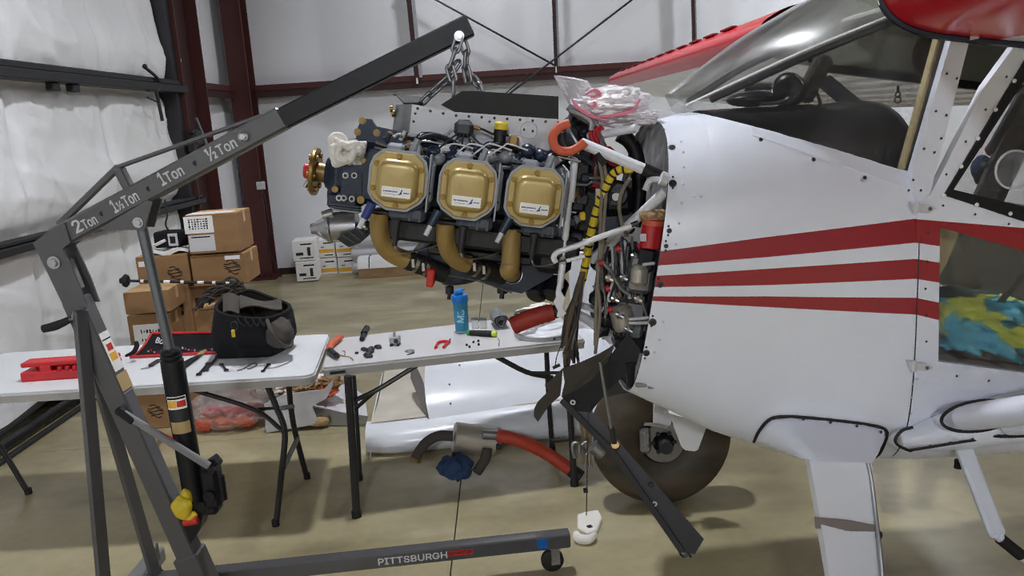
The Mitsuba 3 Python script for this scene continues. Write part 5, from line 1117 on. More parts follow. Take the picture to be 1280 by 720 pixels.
# near door
D = 0.006
up_hole = [(1180.5, 244), (1281, 76), (1330, 0), (1400, 0), (1400, 312), (1277, 276)]
lo_hole = [(1175, 284), (1277, 313), (1400, 348), (1400, 482), (1277, 466), (1173, 452)]
dr_ = part(AC, 'door', plate([(1146, 257), (1164, 243), (1231, 108), (1277, 45), (1312, -10), (1420, -10), (1420, 519), (1277, 496.5), (1151, 478), (1143, 474)], NY - D, 0.03, [up_hole[::-1], lo_hole[::-1]]), 'mat_livery', label='white cabin door with red stripes and two windows')
fr_in = [(1192, 237), (1291, 84), (1340, 10), (1395, 10), (1395, 292), (1277, 257.5)]
part(dr_, 'window_frame', plate(up_hole, NY - D - 0.006, 0.03, [fr_in[::-1]]), 'mat_hoist_black', label='black upper window frame with steel screws')
part(dr_, 'window_pane', poly3([at(x, y, NY + 0.005) for x, y in fr_in], 0.002), 'mat_side_glass'); part(dr_, 'window_pane', poly3([at(x, y, NY + 0.008) for x, y in lo_hole], 0.002), 'mat_side_glass')
part(dr_, 'gas_strut', join(cyl(at(1224, 184, NY + 0.05), at(1247, 143, NY + 0.05), 0.006), cyl(at(1236, 190, NY + 0.06), at(1277, 118, NY + 0.06), 0.012)), 'mat_hoist_black')
part(dr_, 'inner_rail', plate([(1218, 250), (1243, 252), (1290, 150), (1290, 95)], NY + 0.08, 0.02), 'mat_canvas_grey')
for p in ((1180, 244.5), (1201.5, 208), (1222.5, 173), (1244.5, 137), (1268, 101), (1221, 256), (1263, 267)):
    f = part(dr_, 'screw', lathe([(0, 0.004), (0.003, 0.004), (0.006, 0.001), (0.006, 0)], at(*p, NY - D - 0.006), (0, -1, 0), 14), 'mat_label_white')
for p in ((1258, 96), (1232, 137), (1207, 177), (1183, 218), (1179, 257), (1219, 268), (1261, 280), (1160, 291), (1159, 327), (1157, 361), (1158, 394), (1158, 427), (1196, 470), (1236, 476)): part(dr_, 'rivet', screw(at(*p, NY - D - 0.0005), (0, -1, 0), 0.0034), 'mat_dark_metal')
for (x, y) in ((1145, 256), (1141, 455)):
    h = part(dr_, 'hinge', join(plate([(x - 5, y - 3), (x + 20, y + 1), (x + 26, y + 5), (x + 18, y + 9), (x - 2, y + 6)], NY - D - 0.02, 0.02), cyl(at(x + 1, y - 4, NY - 0.025), at(x + 1, y + 9, NY - 0.025), 0.008)), 'mat_label_grey'); part(h, 'pin', cyl(at(x + 18, y + 5, NY - 0.03), at(x + 18, y + 5, NY - 0.02), 0.005), 'mat_dark_metal')
# round air vent in the far window, far door
part(dr_, 'air_vent', tube([at(1268, 212, NY + 0.0) + 0.052 * A([math.cos(a), 0, math.sin(a)]) for a in np.linspace(0, 2 * np.pi, 30)[:-1]], 0.0035, 6, 2, closed=True), 'mat_label_grey')
part(dr_, 'air_vent', cyl(at(1268, 212, NY + 0.002), at(1268, 212, NY + 0.005), 0.05, n=30), 'mat_side_glass')
part(dr_, 'lock_arm', join(bar(at(1228, 205, NY + 0.03), at(1264, 214, NY + 0.03), 0.016, 0.01, ch=0.002), cyl(at(1228, 205, NY + 0.02), at(1228, 205, NY + 0.04), 0.008), cyl(at(1258, 213, NY + 0.02), at(1258, 213, NY + 0.04), 0.007)), 'mat_dark_metal')
fy = 2 * AY - NY
part(AC, 'door', plate([(1120, 230), (1262, 262), (1420, 300), (1420, 495), (1150, 455), (1100, 440)], fy - 0.03, 0.03), 'mat_canvas_grey')
part(AC, 'cabin_frame', join(plate([(1217, 262), (1250, 262), (1330, 95), (1300, 95)], fy - 0.06, 0.04)), 'mat_canvas_grey')
# cabin inside: floor, seat back, side panel
part(AC, 'cabin_floor', box((1.9, AY, 0.86), (1.5, 0.94, 0.03), (AX, A([0, 1, 0]), AZ)), 'mat_cabin_grey')
part(AC, 'seat', join(box((1.62, 2.62, 1.02), (0.5, 0.42, 0.14), (AX, A([0, 1, 0]), AZ), 0.04), box((1.62, 3.05, 1.02), (0.5, 0.38, 0.14), (AX, A([0, 1, 0]), AZ), 0.04)), 'mat_cabin_grey')
part(AC, 'seat_back', bar((1.80, 2.75, 1.06), (1.66, 2.75, 1.42), 0.5, 0.1, up=(0, 1, 0), ch=0.03), 'mat_inner_dark')
part(AC, 'side_panel', plate([(1160, 290), (1420, 340), (1420, 400), (1160, 380)], 3.05, 0.02), 'mat_olive')
part(AC, 'trim_panel', poly3([at(1172, 280, 2.4), at(1200, 285, 2.4), at(1182, 330, 2.4), at(1172, 345, 2.4)], 0.01), 'mat_tan_trim')
part(AC, 'seat_belt', bar(at(1244, 385, 2.42), at(1290, 330, 2.42), 0.02, 0.004), 'mat_print_black')

# struts, fairings, step
S0 = at(1150, 548, 2.27)
fr = [at(1126, 551, 2.30), at(1160, 545, 2.285), at(1205, 535, 2.25), at(1260, 524, 2.22), at(1330, 515, 2.2)]
part(AC, 'strut_fairing', tube(fr, [0.026, 0.045, 0.062, 0.07, 0.075], 22, 8), 'mat_white_paint', label='white fairing where the wing struts meet the fuselage')
part(AC, 'gasket', tube([at(*p, 2.235) for p in ((1141, 534), (1128, 538), (1119.5, 548), (1122, 556), (1136, 563), (1140, 562.5))], 0.0045, 6), 'mat_dark_rubber')
part(AC, 'gasket', tube([at(*p, 2.19) for p in ((1140, 562.5), (1180, 556), (1225, 549), (1262, 543.5), (1290, 543))], 0.004, 6), 'mat_dark_rubber')
for x in (1163, 1188, 1216, 1237): part(AC, 'rivet', screw(at(x, 557.5 - (x - 1163) * 0.16, 2.185), (0, -1, 0.3), 0.004), 'mat_dark_metal')
def strut(a, b, r, flat=0.45):
    a, b = A(a), A(b); m = tube([a, (a + b) / 2, b], r, 20, 3); d = unit(b - a); v = m.vertices; h = v - a; al = np.outer(h @ d, d); off = h - al; zz = off @ A([0, 0, 1.0]); m.vertices = a + al + off - np.outer(zz * (1 - flat), A([0, 0, 1.0])); return m
s1 = (at(1208, 522, 2.17), A([1.62, 0.1, 1.87])); s2 = (at(1262, 531, 2.16), A([2.25, 0.1, 1.78]))
part(AC, 'wing_strut', strut(s1[0], s1[1], 0.045, 0.8), 'mat_white_paint'); part(AC, 'wing_strut', strut(s2[0], s2[1], 0.036, 0.8), 'mat_white_paint')
part(AC, 'wing_strut', mir(strut(s1[0], s1[1], 0.045, 0.8)), 'mat_white_paint'); part(AC, 'wing_strut', mir(strut(s2[0], s2[1], 0.036, 0.8)), 'mat_white_paint')
def strut_gasket(st, r, t0, n_):
    a_, b_ = st; d = unit(b_ - a_); x_, y_, z_ = axes_of(d); c = a_ + d * t0; n_ = unit(n_); out = []
    for w in np.linspace(0, 2 * np.pi, 28)[:-1]:
        off = (x_ * math.cos(w) + y_ * math.sin(w)) * r; off = off - A([0, 0, 1.0]) * off[2] * 0.2; out.append(c + off - d * ((off @ n_) / (d @ n_)))
    part(AC, 'gasket', tube(out, 0.0048, 8, 2, closed=True), 'mat_dark_rubber')
strut_gasket(s1, 0.0475, 0.045, (-0.75, -0.6, 0.1)); strut_gasket(s2, 0.0385, 0.05, (-0.75, -0.6, 0.1))
part(AC, 'boarding_step', bar(at(1203, 556, 2.33), at(1247, 671, 2.2), 0.05, 0.028, up=(1, 0, 0), ch=0.008), 'mat_white_paint'); part(AC, 'boarding_step', tube([at(1246, 668, 2.2), at(1262, 684, 2.2), at(1290, 704, 2.2)], 0.014, 12), 'mat_white_paint')
part(AC, 'step_grip', cyl(at(1250, 673, 2.2), at(1276, 694, 2.2), 0.017, n=16), 'mat_dark_rubber')
part(AC, 'drain', cyl(at(1198, 575, 2.36), at(1197, 585, 2.36), 0.011), 'mat_dark_rubber')
# near main gear leg with its fairing
gf = []
out = [(942, 551), (948, 538), (962, 523), (985, 520), (1030, 523), (1080, 529), (1104, 535), (1107, 545), (1098, 566), (1085, 578), (1008, 585), (975, 569)]
cen = A([at(1035, 552, 2.24)])
GFo = A([on_skin(x, min(y, 574), 0.002)[0] if x < 1110 else at(x, y, 2.3) for x, y in out])
rows = []; gc = GFo.mean(0); lc = at(1047, 577, 2.16); ld = unit(at(1070, 700, 2.07) - lc); lx_ = unit(at(1086, 577, 2.16) - at(1008, 574, 2.16)); ln_ = unit(np.cross(lx_, ld)); ln_ = ln_ if ln_[1] < 0 else -ln_
for t in np.linspace(0, 1, 10):
    row = []
    for q in GFo:
        a_ = math.atan2((q[2] - gc[2]) / 0.06, (q[0] - gc[0]) / 0.17); ca, sa = math.cos(a_), math.sin(a_); e = lc + lx_ * 0.094 * np.sign(ca) * abs(ca) ** 0.5 + ln_ * 0.03 * np.sign(sa) * abs(sa) ** 0.5
        row.append(q * (1 - t) + e * t + A([0, -0.035, 0.0]) * math.sin(math.pi * t) * max(0.0, sa))
    rows.append(row)
part(AC, 'gear_fairing', surf(A(rows), closed_v=True), 'mat_white_paint', smooth=60, label='white fairing at the top of the near gear leg')
part(AC, 'gasket', tube([q + A([0, -0.004, 0]) for q in GFo[0:10]], 0.005, 8, 6), 'mat_dark_rubber')
for p in ((970, 521.5), (1004, 524), (1038, 528), (1071, 532.5), (1101, 540)): part(AC, 'rivet', screw(at(p[0], p[1], 2.262), (0, -1, 0.2), 0.0045), 'mat_dark_metal')
WC = atz(828, 627, 0.0); WR = 0.325; WCn = A([0.95, 1.66, WR])
Lt = [at(1007, 568, 2.20), at(1086, 571, 2.20)]; Lb = [A([WCn[0] + 0.03, WCn[1] + 0.14, 0.36]), A([WCn[0] + 0.17, WCn[1] + 0.14, 0.36])]
lp = A([[Lt[0] * (1 - t) + Lb[0] * t, Lt[1] * (1 - t) + Lb[1] * t] for t in np.linspace(-0.08, 1, 12)])
gl0, gl1 = at(1045, 570, 2.2), at(1078, 760, 2.0)
Lpx = [((1007, 560), (1086, 560), 2.24), ((1008, 570), (1086, 572), 2.21), ((1019, 630), (1093, 640), 2.15), ((1029, 690), (1099, 700), 2.09), ((1040, 760), (1106, 760), 2.02)]
rows = [[at(*a, y) + (at(*b, y) - at(*a, y)) * s for s in np.linspace(0, 1, 5)] for a, b, y in Lpx]; ext = rows[-1]
wheel_top = A([WCn[0] - 0.02, WCn[1] + 0.16, 0.34]); rows.append([q + (wheel_top - ext[2]) * 0.5 for q in ext]); rows.append([q + (wheel_top - ext[2]) for q in ext])
gl = part(AC, 'gear_leg', shell(A(rows), 0.03), 'mat_white_gloss', smooth=30, label='flat white near main gear leg')
part(gl, 'clamp_strap', shell(A([[at(1018, 647 - 0.5, 2.115), at(1058, 650, 2.11), at(1097, 657, 2.115)], [at(1019, 660, 2.115), at(1059, 663, 2.11), at(1099, 669, 2.115)]]), 0.006), 'mat_strap_grey')
part(gl, 'brake_line', tube([at(1084, 576, 2.19), at(1089, 600, 2.17), at(1094, 640, 2.13), at(1100, 690, 2.07), at(1106, 760, 2.0)], 0.006, 8), 'mat_galvanised'); part(gl, 'strap_bolt', cyl(at(1096, 668, 2.10), at(1101, 669, 2.10), 0.01), 'mat_dark_metal')
def wheel(c, inb, k):
    """a main wheel about the y axis; inb: the side of the brake (+1 or -1 in y)"""
    pr = [(0.11, -0.075), (0.14, -0.1), (0.2, -0.115), (0.27, -0.105), (0.305, -0.075), (0.32, -0.04), (WR, 0), (0.32, 0.04), (0.305, 0.075), (0.27, 0.105), (0.2, 0.115), (0.14, 0.1), (0.11, 0.075), (0.11, -0.075)]
    w = part(AC, 'wheel', lathe(pr, c, (0, 1, 0), 56), 'mat_tire', smooth=50, label='large worn black tire')
    part(w, 'rim', lathe([(0, -0.03), (0.08, -0.03), (0.1, -0.07), (0.115, -0.075), (0.115, 0.075), (0.1, 0.07), (0.08, 0.03), (0, 0.03)], c, (0, 1, 0), 36), 'mat_hoist_black')
    part(w, 'brake_disc', lathe([(0.05, 0), (0.095, 0), (0.095, 0.008), (0.05, 0.008)], c + A([0, inb * 0.085, 0]), (0, inb, 0), 36), 'mat_steel')
    part(w, 'caliper', join(box(c + A([-0.085, inb * 0.1, 0.02]), (0.05, 0.04, 0.12), None, 0.012), *[cyl(c + A([-0.085, inb * 0.09, 0.02 + d]), c + A([-0.085, inb * 0.13, 0.02 + d]), 0.014) for d in (-0.03, 0.03)]), 'mat_galvanised')
    part(w, 'axle', join(cyl(c, c + A([0, inb * 0.16, 0]), 0.03), *[bolt(c + A([0.05 * math.cos(a), inb * 0.092, 0.05 * math.sin(a)]), (0, inb, 0), 0.008) for a in np.arange(6) * np.pi / 3]), 'mat_dark_metal')
    return w
WCf = A([WC[0], WC[1] + 0.02, WR]); wheel(WCf, -1, 0)
wheel(WCn, 1, 1)
part(AC, 'gear_leg', poly3([at(836, 514, 3.36), at(884, 528, 3.36), at(872, 559, 3.42), at(868, 562, 3.42), at(856, 561, 3.42), at(851, 555, 3.42)], 0.025), 'mat_white_gloss', label='white far main gear leg behind the tire')
part(AC, 'torque_plate', plate([(818, 500), (842, 506), (839, 530), (834, 534), (817, 530)], 3.40, 0.02), 'mat_label_grey'); part(AC, 'brake_line', tube([at(805, 530, 3.38), at(820, 531, 3.38), at(834, 534, 3.38)], 0.008, 8), 'mat_chrome')
# ------------------------------------------------------------------ engine bay: mount tubes, hoses, wiring
def atube(px, Y, r, name, mat, n=10, k=6, label=None, Y2=None):
    Y2 = Y if Y2 is None else Y2; L = len(px)
    return part(AC, name, tube([at(*p, Y + (Y2 - Y) * i / max(1, L - 1)) for i, p in enumerate(px)], r, n, k), mat, label=label)
MT = 'mat_white_gloss'
atube([(736, 171), (796, 160)], 2.66, 0.0135, 'mount_tube', MT, 14, Y2=2.55); atube([(727, 179), (806, 212)], 2.52, 0.0165, 'mount_tube', MT, 14, Y2=2.42); atube([(804, 211), (826, 221)], 2.42, 0.019, 'mount_bushing', 'mat_dark_rubber', 14); atube([(720, 184), (713, 252)], 2.55, 0.012, 'mount_tube', MT, 14)
atube([(833, 238), (740, 325)], 2.40, 0.016, 'mount_tube', MT, 14, Y2=2.62); atube([(711, 252), (700, 360)], 2.56, 0.011, 'mount_tube', MT, 12)
atube([(793, 281), (776, 287), (748, 297), (722, 307), (706, 312), (696, 316), (692, 322), (695, 328)], 2.40, 0.0085, 'control_tube', MT, 10); atube([(708, 326), (720, 323), (731, 320)], 2.45, 0.006, 'control_tube', MT); atube([(789, 282), (798, 279)], 2.40, 0.009, 'rod_end', 'mat_dark_metal')
atube([(720, 392), (738, 402), (760, 420), (766, 426)], 2.62, 0.016, 'mount_tube', MT, 12); atube([(714, 380), (732, 383), (746, 388)], 2.7, 0.012, 'mount_tube', MT, 12)
atube([(704, 330), (701, 350), (698, 368), (702, 382), (699, 396)], 2.5, 0.009, 'control_arm', MT, 10); part(AC, 'control_arm', join(plate([(692, 378), (700, 362), (706, 372), (703, 385), (708, 392), (699, 398), (697, 388)], 2.49, 0.012)), MT)
atube([(826, 222), (834, 225)], 2.38, 0.02, 'mount_bushing', 'mat_label_grey', 12); atube([(806, 238), (812, 226), (820, 224), (832, 226)], 2.40, 0.009, 'mount_bushing', 'mat_label_grey', 10)
atube([(752, 190), (752, 200), (756, 205)], 2.49, 0.019, 'hose_clamp', 'mat_dark_rubber', 12)
atube([(774, 168), (786, 176), (795, 192), (799, 225), (797, 262), (792, 282)], 2.66, 0.024, 'intake_hose', 'mat_hoist_black', 16, 8); atube([(712, 154), (701, 158), (692, 168), (692, 180), (699, 188), (713, 189), (726, 182), (731, 177)], 2.48, 0.0135, 'fire_sleeve', 'mat_orange_hose', 12, 6, 'orange fire sleeve hose curled behind the engine')
atube([(700, 166), (704, 182), (712, 190)], 2.55, 0.02, 'intake_hose', 'mat_hoist_black', 14)
r = np.random.default_rng(11)
for i in range(9):                                     # bundle of red cables
    o = i * 2.6; atube([(742 + o * .6, 157 + (i % 3)), (738 + o * .4, 168), (744 + o * 0.6, 182), (752 + o * .2, 196), (772 - o * 0.3, 206), (796 - o, 212 - i)], 2.62 + 0.012 * (i % 4), 0.0055, 'red_cable', 'mat_red_wire', 8)
for i in range(5): atube([(730 + 4 * i, 186 + 3 * i), (738 + 2 * i, 205 + 2 * i), (744 + i, 222), (740 + 3 * i, 240)], 2.64, 0.007, 'red_cable', 'mat_red_wire', 8)
part(AC, 'relay_box', box(at(748, 215, 2.7), (0.11, 0.08, 0.16), ch=0.015), 'mat_red_wire')
hs = [(791, 211), (776, 212), (766, 218), (758, 232), (752, 246), (746, 262), (741, 282), (737, 300), (734, 318), (730, 340), (724, 362)]
atube(hs, 2.45, 0.0125, 'wire_harness', 'mat_yellow_wrap', 10, 6, 'yellow wrapped wire harness with black ties', 2.55)
hp_ = spline([at(*p, 2.45 + 0.1 * i / 10) for i, p in enumerate(hs)], 6)
for i in range(4, len(hp_) - 2, 4): part(AC, 'cable_tie', cyl(hp_[i], hp_[i] + unit(hp_[i + 1] - hp_[i]) * 0.006, 0.0138, n=10), 'mat_print_black')
for dx in (0, 5): atube([(749 + dx, 201), (753 + dx, 225), (751 + dx, 262), (750 + dx * 0.5, 310), (747, 350), (745 + dx, 390), (744, 432 + 2 * dx)], 2.48, 0.0055, 'braided_cable', 'mat_braid', 8)
atube([(788, 222), (779, 236), (774, 256), (777, 278), (784, 296)], 2.5, 0.006, 'braided_cable', 'mat_braid', 8)
part(AC, 'vacuum_regulator', join(box(at(770, 249, 2.62), (0.10, 0.10, 0.09), ch=0.02), cyl(at(770, 243, 2.57), at(770, 243, 2.62), 0.045, n=28, ch=0.01)), 'mat_hoist_black'); part(AC, 'gauge_face', cyl(at(770, 246, 2.562), at(770, 246, 2.57), 0.0125, n=20), 'mat_label_white')
part(AC, 'relay_box', box(at(790, 256, 2.72), (0.06, 0.06, 0.12), ch=0.01), 'mat_red_wire'); part(AC, 'bracket', box(at(758, 278, 2.68), (0.17, 0.12, 0.07), ch=0.01), 'mat_engine_grey'); part(AC, 'bracket', box(at(728, 270, 2.52), (0.018, 0.02, 0.024), ch=0.003), 'mat_yellow_wrap'); part(AC, 'bracket', plate([(745, 236), (751, 236), (751, 262), (744, 262)], 2.56, 0.02), 'mat_label_grey')
atube([(718, 230), (734, 231), (740, 228), (752, 230)], 2.55, 0.004, 'fuel_line', 'mat_steel', 8); atube([(736, 222), (760, 223)], 2.56, 0.005, 'fuel_line', 'mat_steel', 8)
# red canister by the firewall
c0, c1 = at(813, 310, 2.44), at(817, 274, 2.44)
k = part(AC, 'canister', cyl(c0, c1, 0.033, n=28, ch=0.004), 'mat_red_paint', label='red canister on the firewall'); part(k, 'band', cyl(c0 + (c1 - c0) * 0.8, c0 + (c1 - c0) * 0.97, 0.0338, n=28), 'mat_orange_hose'); part(k, 'label', box(at(804, 297, 2.41), (0.018, 0.003, 0.022)), 'mat_label_grey')
part(AC, 'filter_fluff', join(*[lump(c1 + A([0.025 * math.cos(a), 0.02 * math.sin(a), 0.012]), (0.035, 0.03, 0.03), int(a * 9), 0.4) for a in np.arange(7) * 0.9]), 'mat_kraft', kind='stuff')
# dull boxes, sheets and lines in front of the firewall
for p, s, m_, Y in (((800, 340), (0.07, 0.1, 0.12), 'mat_galvanised', 2.5), ((786, 396), (0.09, 0.1, 0.13), 'mat_galvanised', 2.55), ((770, 352), (0.14, 0.06, 0.28), 'mat_dark_metal', 2.78), ((806, 322), (0.05, 0.1, 0.08), 'mat_engine_dark', 2.48), ((790, 425), (0.12, 0.1, 0.06), 'mat_engine_dark', 2.55), ((762, 318), (0.12, 0.04, 0.12), 'mat_dark_metal', 2.8), ((808, 372), (0.04, 0.12, 0.2), 'mat_engine_dark', 2.62)):
    part(AC, 'equipment_box', box(at(*p, Y), s, (AX, A([0, 1, 0]), AZ), 0.012), m_)
for i in range(14):
    x = 752 + 4.2 * i; atube([(x, 296 + 6 * (i % 3)), (x + r.uniform(-5, 5), 330), (x + r.uniform(-8, 8) + 4, 370), (x + r.uniform(-8, 8) + 3, 405 + 8 * (i % 3))], 2.5 + 0.02 * (i % 6), (0.004, 0.006, 0.0045)[i % 3], 'control_cable', ('mat_galvanised', 'mat_braid', 'mat_dark_metal', 'mat_label_grey')[i % 4], 8)
for a, b in (((786, 399), (812, 397)), ((786, 404), (811, 403.5)), ((803, 331), (818, 329))): atube([a, b], 2.42, 0.005, 'fuel_line', 'mat_label_grey', 8)
atube([(779, 300), (779, 340), (786, 352)], 2.55, 0.008, 'fuel_line', MT, 8); atube([(752, 326), (764, 340), (776, 360), (786, 368)], 2.5, 0.0075, 'fuel_line', 'mat_galvanised', 10); atube([(768, 352), (760, 375), (752, 390)], 2.55, 0.007, 'fuel_line', 'mat_galvanised', 8)
part(AC, 'fitting', join(*[cyl(at(x, y, 2.46), at(x + 5, y - 2, 2.46), 0.01) for x, y in ((770, 312), (748, 330), (797, 309), (760, 388), (757, 362))]), 'mat_red_wire', kind='stuff')
part(AC, 'fitting', join(*[lump(at(x, y, 2.52), (0.05, 0.05, 0.05), x, 0.3) for x, y in ((795, 322), (812, 340), (757, 400), (770, 404), (752, 412), (804, 352), (768, 388), (746, 372), (776, 418))]), 'mat_engine_dark', kind='stuff')
# hanging frayed harness ends
for i in range(22):
    x = 703 + (i * 7) % 20; y1 = 428 + (i * 13) % 32
    atube([(730 - (i % 5), 340 + (i % 4) * 3), (722 + r.uniform(-5, 5), 372), (714 + r.uniform(-8, 8), 400), (x + r.uniform(-2, 3), y1)], 2.5 + 0.012 * (i % 6), 0.0048, 'hanging_wire', ('mat_hanging', 'mat_braid', 'mat_dark_metal', 'mat_canvas_grey')[i % 4], 7)
atube([(706, 400), (703, 425), (696, 446), (694, 458)], 2.42, 0.0016, 'hanging_wire', 'mat_print_black', 5); part(AC, 'wire_plug', bar(at(691, 460, 2.42), at(700, 456, 2.42), 0.008, 0.008), 'mat_print_black'); atube([(736, 505), (735, 540), (734, 590), (733, 644)], 2.45, 0.0018, 'hanging_wire', 'mat_dark_metal', 5); part(AC, 'wire_plug', box(at(732, 613, 2.45), (0.014, 0.012, 0.012)), 'mat_print_black')
for i in range(6): atube([(722 + 3 * i, 500), (726 + 3 * i, 530), (730 + 2 * i, 560), (728 + 3 * i, 580 + 6 * (i % 2))], 2.62, 0.005, 'hanging_wire', ('mat_bronze', 'mat_galvanised')[i % 2], 7)
part(AC, 'cable_shackle', join(tube([at(*p, 2.6) for p in ((719, 572), (716, 560), (718, 553), (724, 555), (725, 566))], 0.007, 8), tube([at(*p, 2.6) for p in ((727, 556), (733, 552), (737, 560), (732, 568), (727, 562))], 0.006, 8)), 'mat_galvanised')
# black baffle flap and channel hanging under the firewall
k = part(AC, 'cowl_flap', poly3([at(786, 416, 2.44), at(801, 437, 2.42), at(795, 457, 2.42), at(764, 484, 2.44), at(739, 514, 2.48), at(718, 512, 2.5), at(702, 495, 2.5), at(742, 470, 2.46), at(758, 450, 2.46)], 0.006), 'mat_hoist_black', label='black sheet baffle flap hanging under the firewall')
part(k, 'flap_panel', shell(A([[at(702, 496, 2.49), at(706, 478, 2.455), at(703, 461, 2.43)], [at(722, 486, 2.48), at(728, 468, 2.44), at(726, 453, 2.43)], [at(742, 473, 2.46), at(748, 456, 2.44), at(748, 443, 2.43)], [at(759, 452, 2.45), at(765, 440, 2.43), at(768, 431, 2.43)]]), 0.004), 'mat_canvas_grey'); part(k, 'flap_panel', shell(A([[at(703, 461, 2.44), at(692, 472, 2.44), at(681, 482, 2.44)], [at(702, 478, 2.45), at(692, 486, 2.45), at(686, 489, 2.45)], [at(700, 494, 2.47), at(688, 500, 2.47), at(672, 503, 2.46)], [at(686, 506, 2.48), at(676, 516, 2.48), at(668, 511, 2.47)], [at(674, 525, 2.48), at(672, 527, 2.48), at(667.5, 520, 2.47)]]), 0.004), 'mat_canvas_grey')
part(k, 'washer', lathe([(0.004, 0.002), (0.008, 0.002), (0.009, 0)], at(716, 503, 2.48), (0, -1, 0.2), 16), 'mat_label_grey')
k = part(AC, 'lower_channel', poly3([at(702, 496, 2.52), at(722, 503, 2.52), at(744, 518, 2.51), at(880, 674, 2.40), at(868, 692, 2.40), at(853, 690, 2.40), at(768, 568, 2.46)], 0.006), 'mat_dark_metal', label='long dark sheet metal channel hanging down to the floor')
part(k, 'lip', join(bar(at(702, 500, 2.50), at(768, 567, 2.45), 0.02, 0.006), bar(at(768, 567, 2.45), at(853, 690, 2.39), 0.02, 0.006)), 'mat_dark_metal'); part(k, 'tip', tube([at(850, 692, 2.39), at(855, 696, 2.39), at(860, 693, 2.39), at(864, 696, 2.39)], 0.004, 6), 'mat_dark_metal')
part(k, 'collar', cyl(at(741, 557, 2.46), at(753, 567, 2.46), 0.022, n=22), 'mat_galvanised'); part(k, 'knob', join(cyl(at(769, 556, 2.46), at(769, 556, 2.42), 0.018, 0.012, 18), cyl(at(769, 556, 2.43), at(769, 556, 2.415), 0.008)), 'mat_bronze')
for p in ((818, 630), (814, 606)): part(k, 'washer', lathe([(0.004, 0.002), (0.008, 0.002), (0.009, 0)], at(*p, 2.43), (0, -1, 0.2), 16), 'mat_label_grey' if p[0] == 818 else 'mat_print_black')
atube([(750, 453), (757, 495), (764, 535)], 2.40, 0.005, 'push_rod', 'mat_galvanised', 8); atube([(763, 530), (766, 542), (768, 554)], 2.41, 0.009, 'rod_end', 'mat_dark_metal', 8)
part(AC, 'nose_panel', plate([(783, 455), (795, 452), (792, 482), (784, 486)], 2.42, 0.01), 'mat_hoist_black')
part(AC, 'nose_panel', poly3([at(742, 460, 2.9), at(790, 470, 2.6), at(786, 490, 2.6), at(740, 500, 2.9)], 0.01), 'mat_engine_dark')
atube([(640, 408), (655, 401), (675, 394), (692, 390)], 2.62, [0.027, 0.030, 0.029, 0.027], 'scat_hose', 'mat_red_hose', 16, 8, 'dark red duct hose hanging over the table')
for t in np.linspace(0.05, 0.95, 16):
    q = spline([at(*p, 2.62) for p in ((640, 408), (655, 401), (675, 394), (692, 390))], 8); i = int(t * (len(q) - 2)); d = unit(q[i + 1] - q[i]); part(AC, 'hose_coil', cyl(q[i] - d * 0.002, q[i] + d * 0.002, 0.0302, n=16), 'mat_red_hose')
atube([(690, 390), (698, 389)], 2.62, 0.022, 'scat_hose', 'mat_print_black', 14); atube([(666, 351), (676, 362), (690, 366)], 2.72, 0.016, 'vent_hose', 'mat_hoist_black', 10)
# bag on the cowl deck
k = thing('plastic_bag', 'crumpled white and pink plastic bag lying on the airplane nose', 'bag')
BYc = 2.72
mz = lump(at(764, 131, BYc), (0.26, 0.26, 0.125), 31, 0.28, 4.5, 4, sharp=True); part(k, 'film', mz, 'mat_bag_film', smooth=25)
part(k, 'film', shell(A([[at(692 + 24 * s, 94 + 3 * s + 6 * t * (1 - s), BYc + 0.05 * math.sin(3 * t + 2 * s)) if t == 0 else at(692 + 40 * s + 22 * t, 94 + 2 * s + 42 * t, BYc + 0.04 * math.sin(5 * s + 3 * t)) for s in np.linspace(0, 1, 8)] for t in np.linspace(0, 1, 9)]), 0.002), 'mat_bag_film', smooth=25)
m = lump(at(798, 146, BYc - 0.05), (0.13, 0.16, 0.06), 8, 0.35, 4, 4, sharp=True); part(k, 'film', m, 'mat_bag_film', smooth=25)
for j, pts in enumerate(([(715, 124), (724, 136), (742, 146), (762, 151)], [(750, 146), (770, 144), (790, 138), (800, 124)], [(732, 118), (742, 113), (750, 118), (738, 122)], [(738, 133), (744, 131), (742, 127)])): part(k, 'pink_edge', tube([at(*p, BYc - 0.12) for p in pts], [0.003, 0.007, 0.003], 8), 'mat_pink_film')
atube([(712, 138), (724, 143), (738, 152), (739, 163)], 2.6, 0.009, 'fuel_line', 'mat_galvanised', 10); atube([(710, 133), (730, 148), (745, 155)], 2.62, 0.012, 'mount_tube', 'mat_galvanised', 8); atube([(748, 152), (770, 156), (790, 158)], 2.66, 0.012, 'mount_tube', MT, 10)
# headset and radio on the glareshield
k = thing('headset', 'black headset and dark cushion on the glareshield behind the windshield', 'headset')
part(k, 'ear_cup', join(cyl(at(985, 113, 2.7), at(990, 114, 2.78), 0.055, 0.05, 24, 0.015), cyl(at(975, 112, 2.7), at(982, 112, 2.7), 0.03)), 'mat_hoist_black'); part(k, 'ring', tube([at(985, 112, 2.69) + A([0.05 * math.cos(a), 0, 0.05 * math.sin(a)]) for a in np.linspace(0.3, 3.3, 14)], 0.004, 6), 'mat_chrome')
part(k, 'cushion', lump(at(940, 124, 2.72), (0.16, 0.14, 0.05), 4, 0.12), 'mat_hoist_black'); part(k, 'headband', tube([at(931, 110, 2.8), at(955, 108, 2.78), at(975, 110, 2.75)], 0.011, 8), 'mat_canvas_grey'); part(k, 'boom', tube([at(950, 130, 2.62), at(975, 128, 2.62), at(985, 122, 2.64)], 0.006, 8), 'mat_chrome')
part(k, 'cord', tube([at(1016, 116, 2.7), at(1022, 118, 2.7), at(1026, 133, 2.7)], 0.005, 6), 'mat_hoist_black')
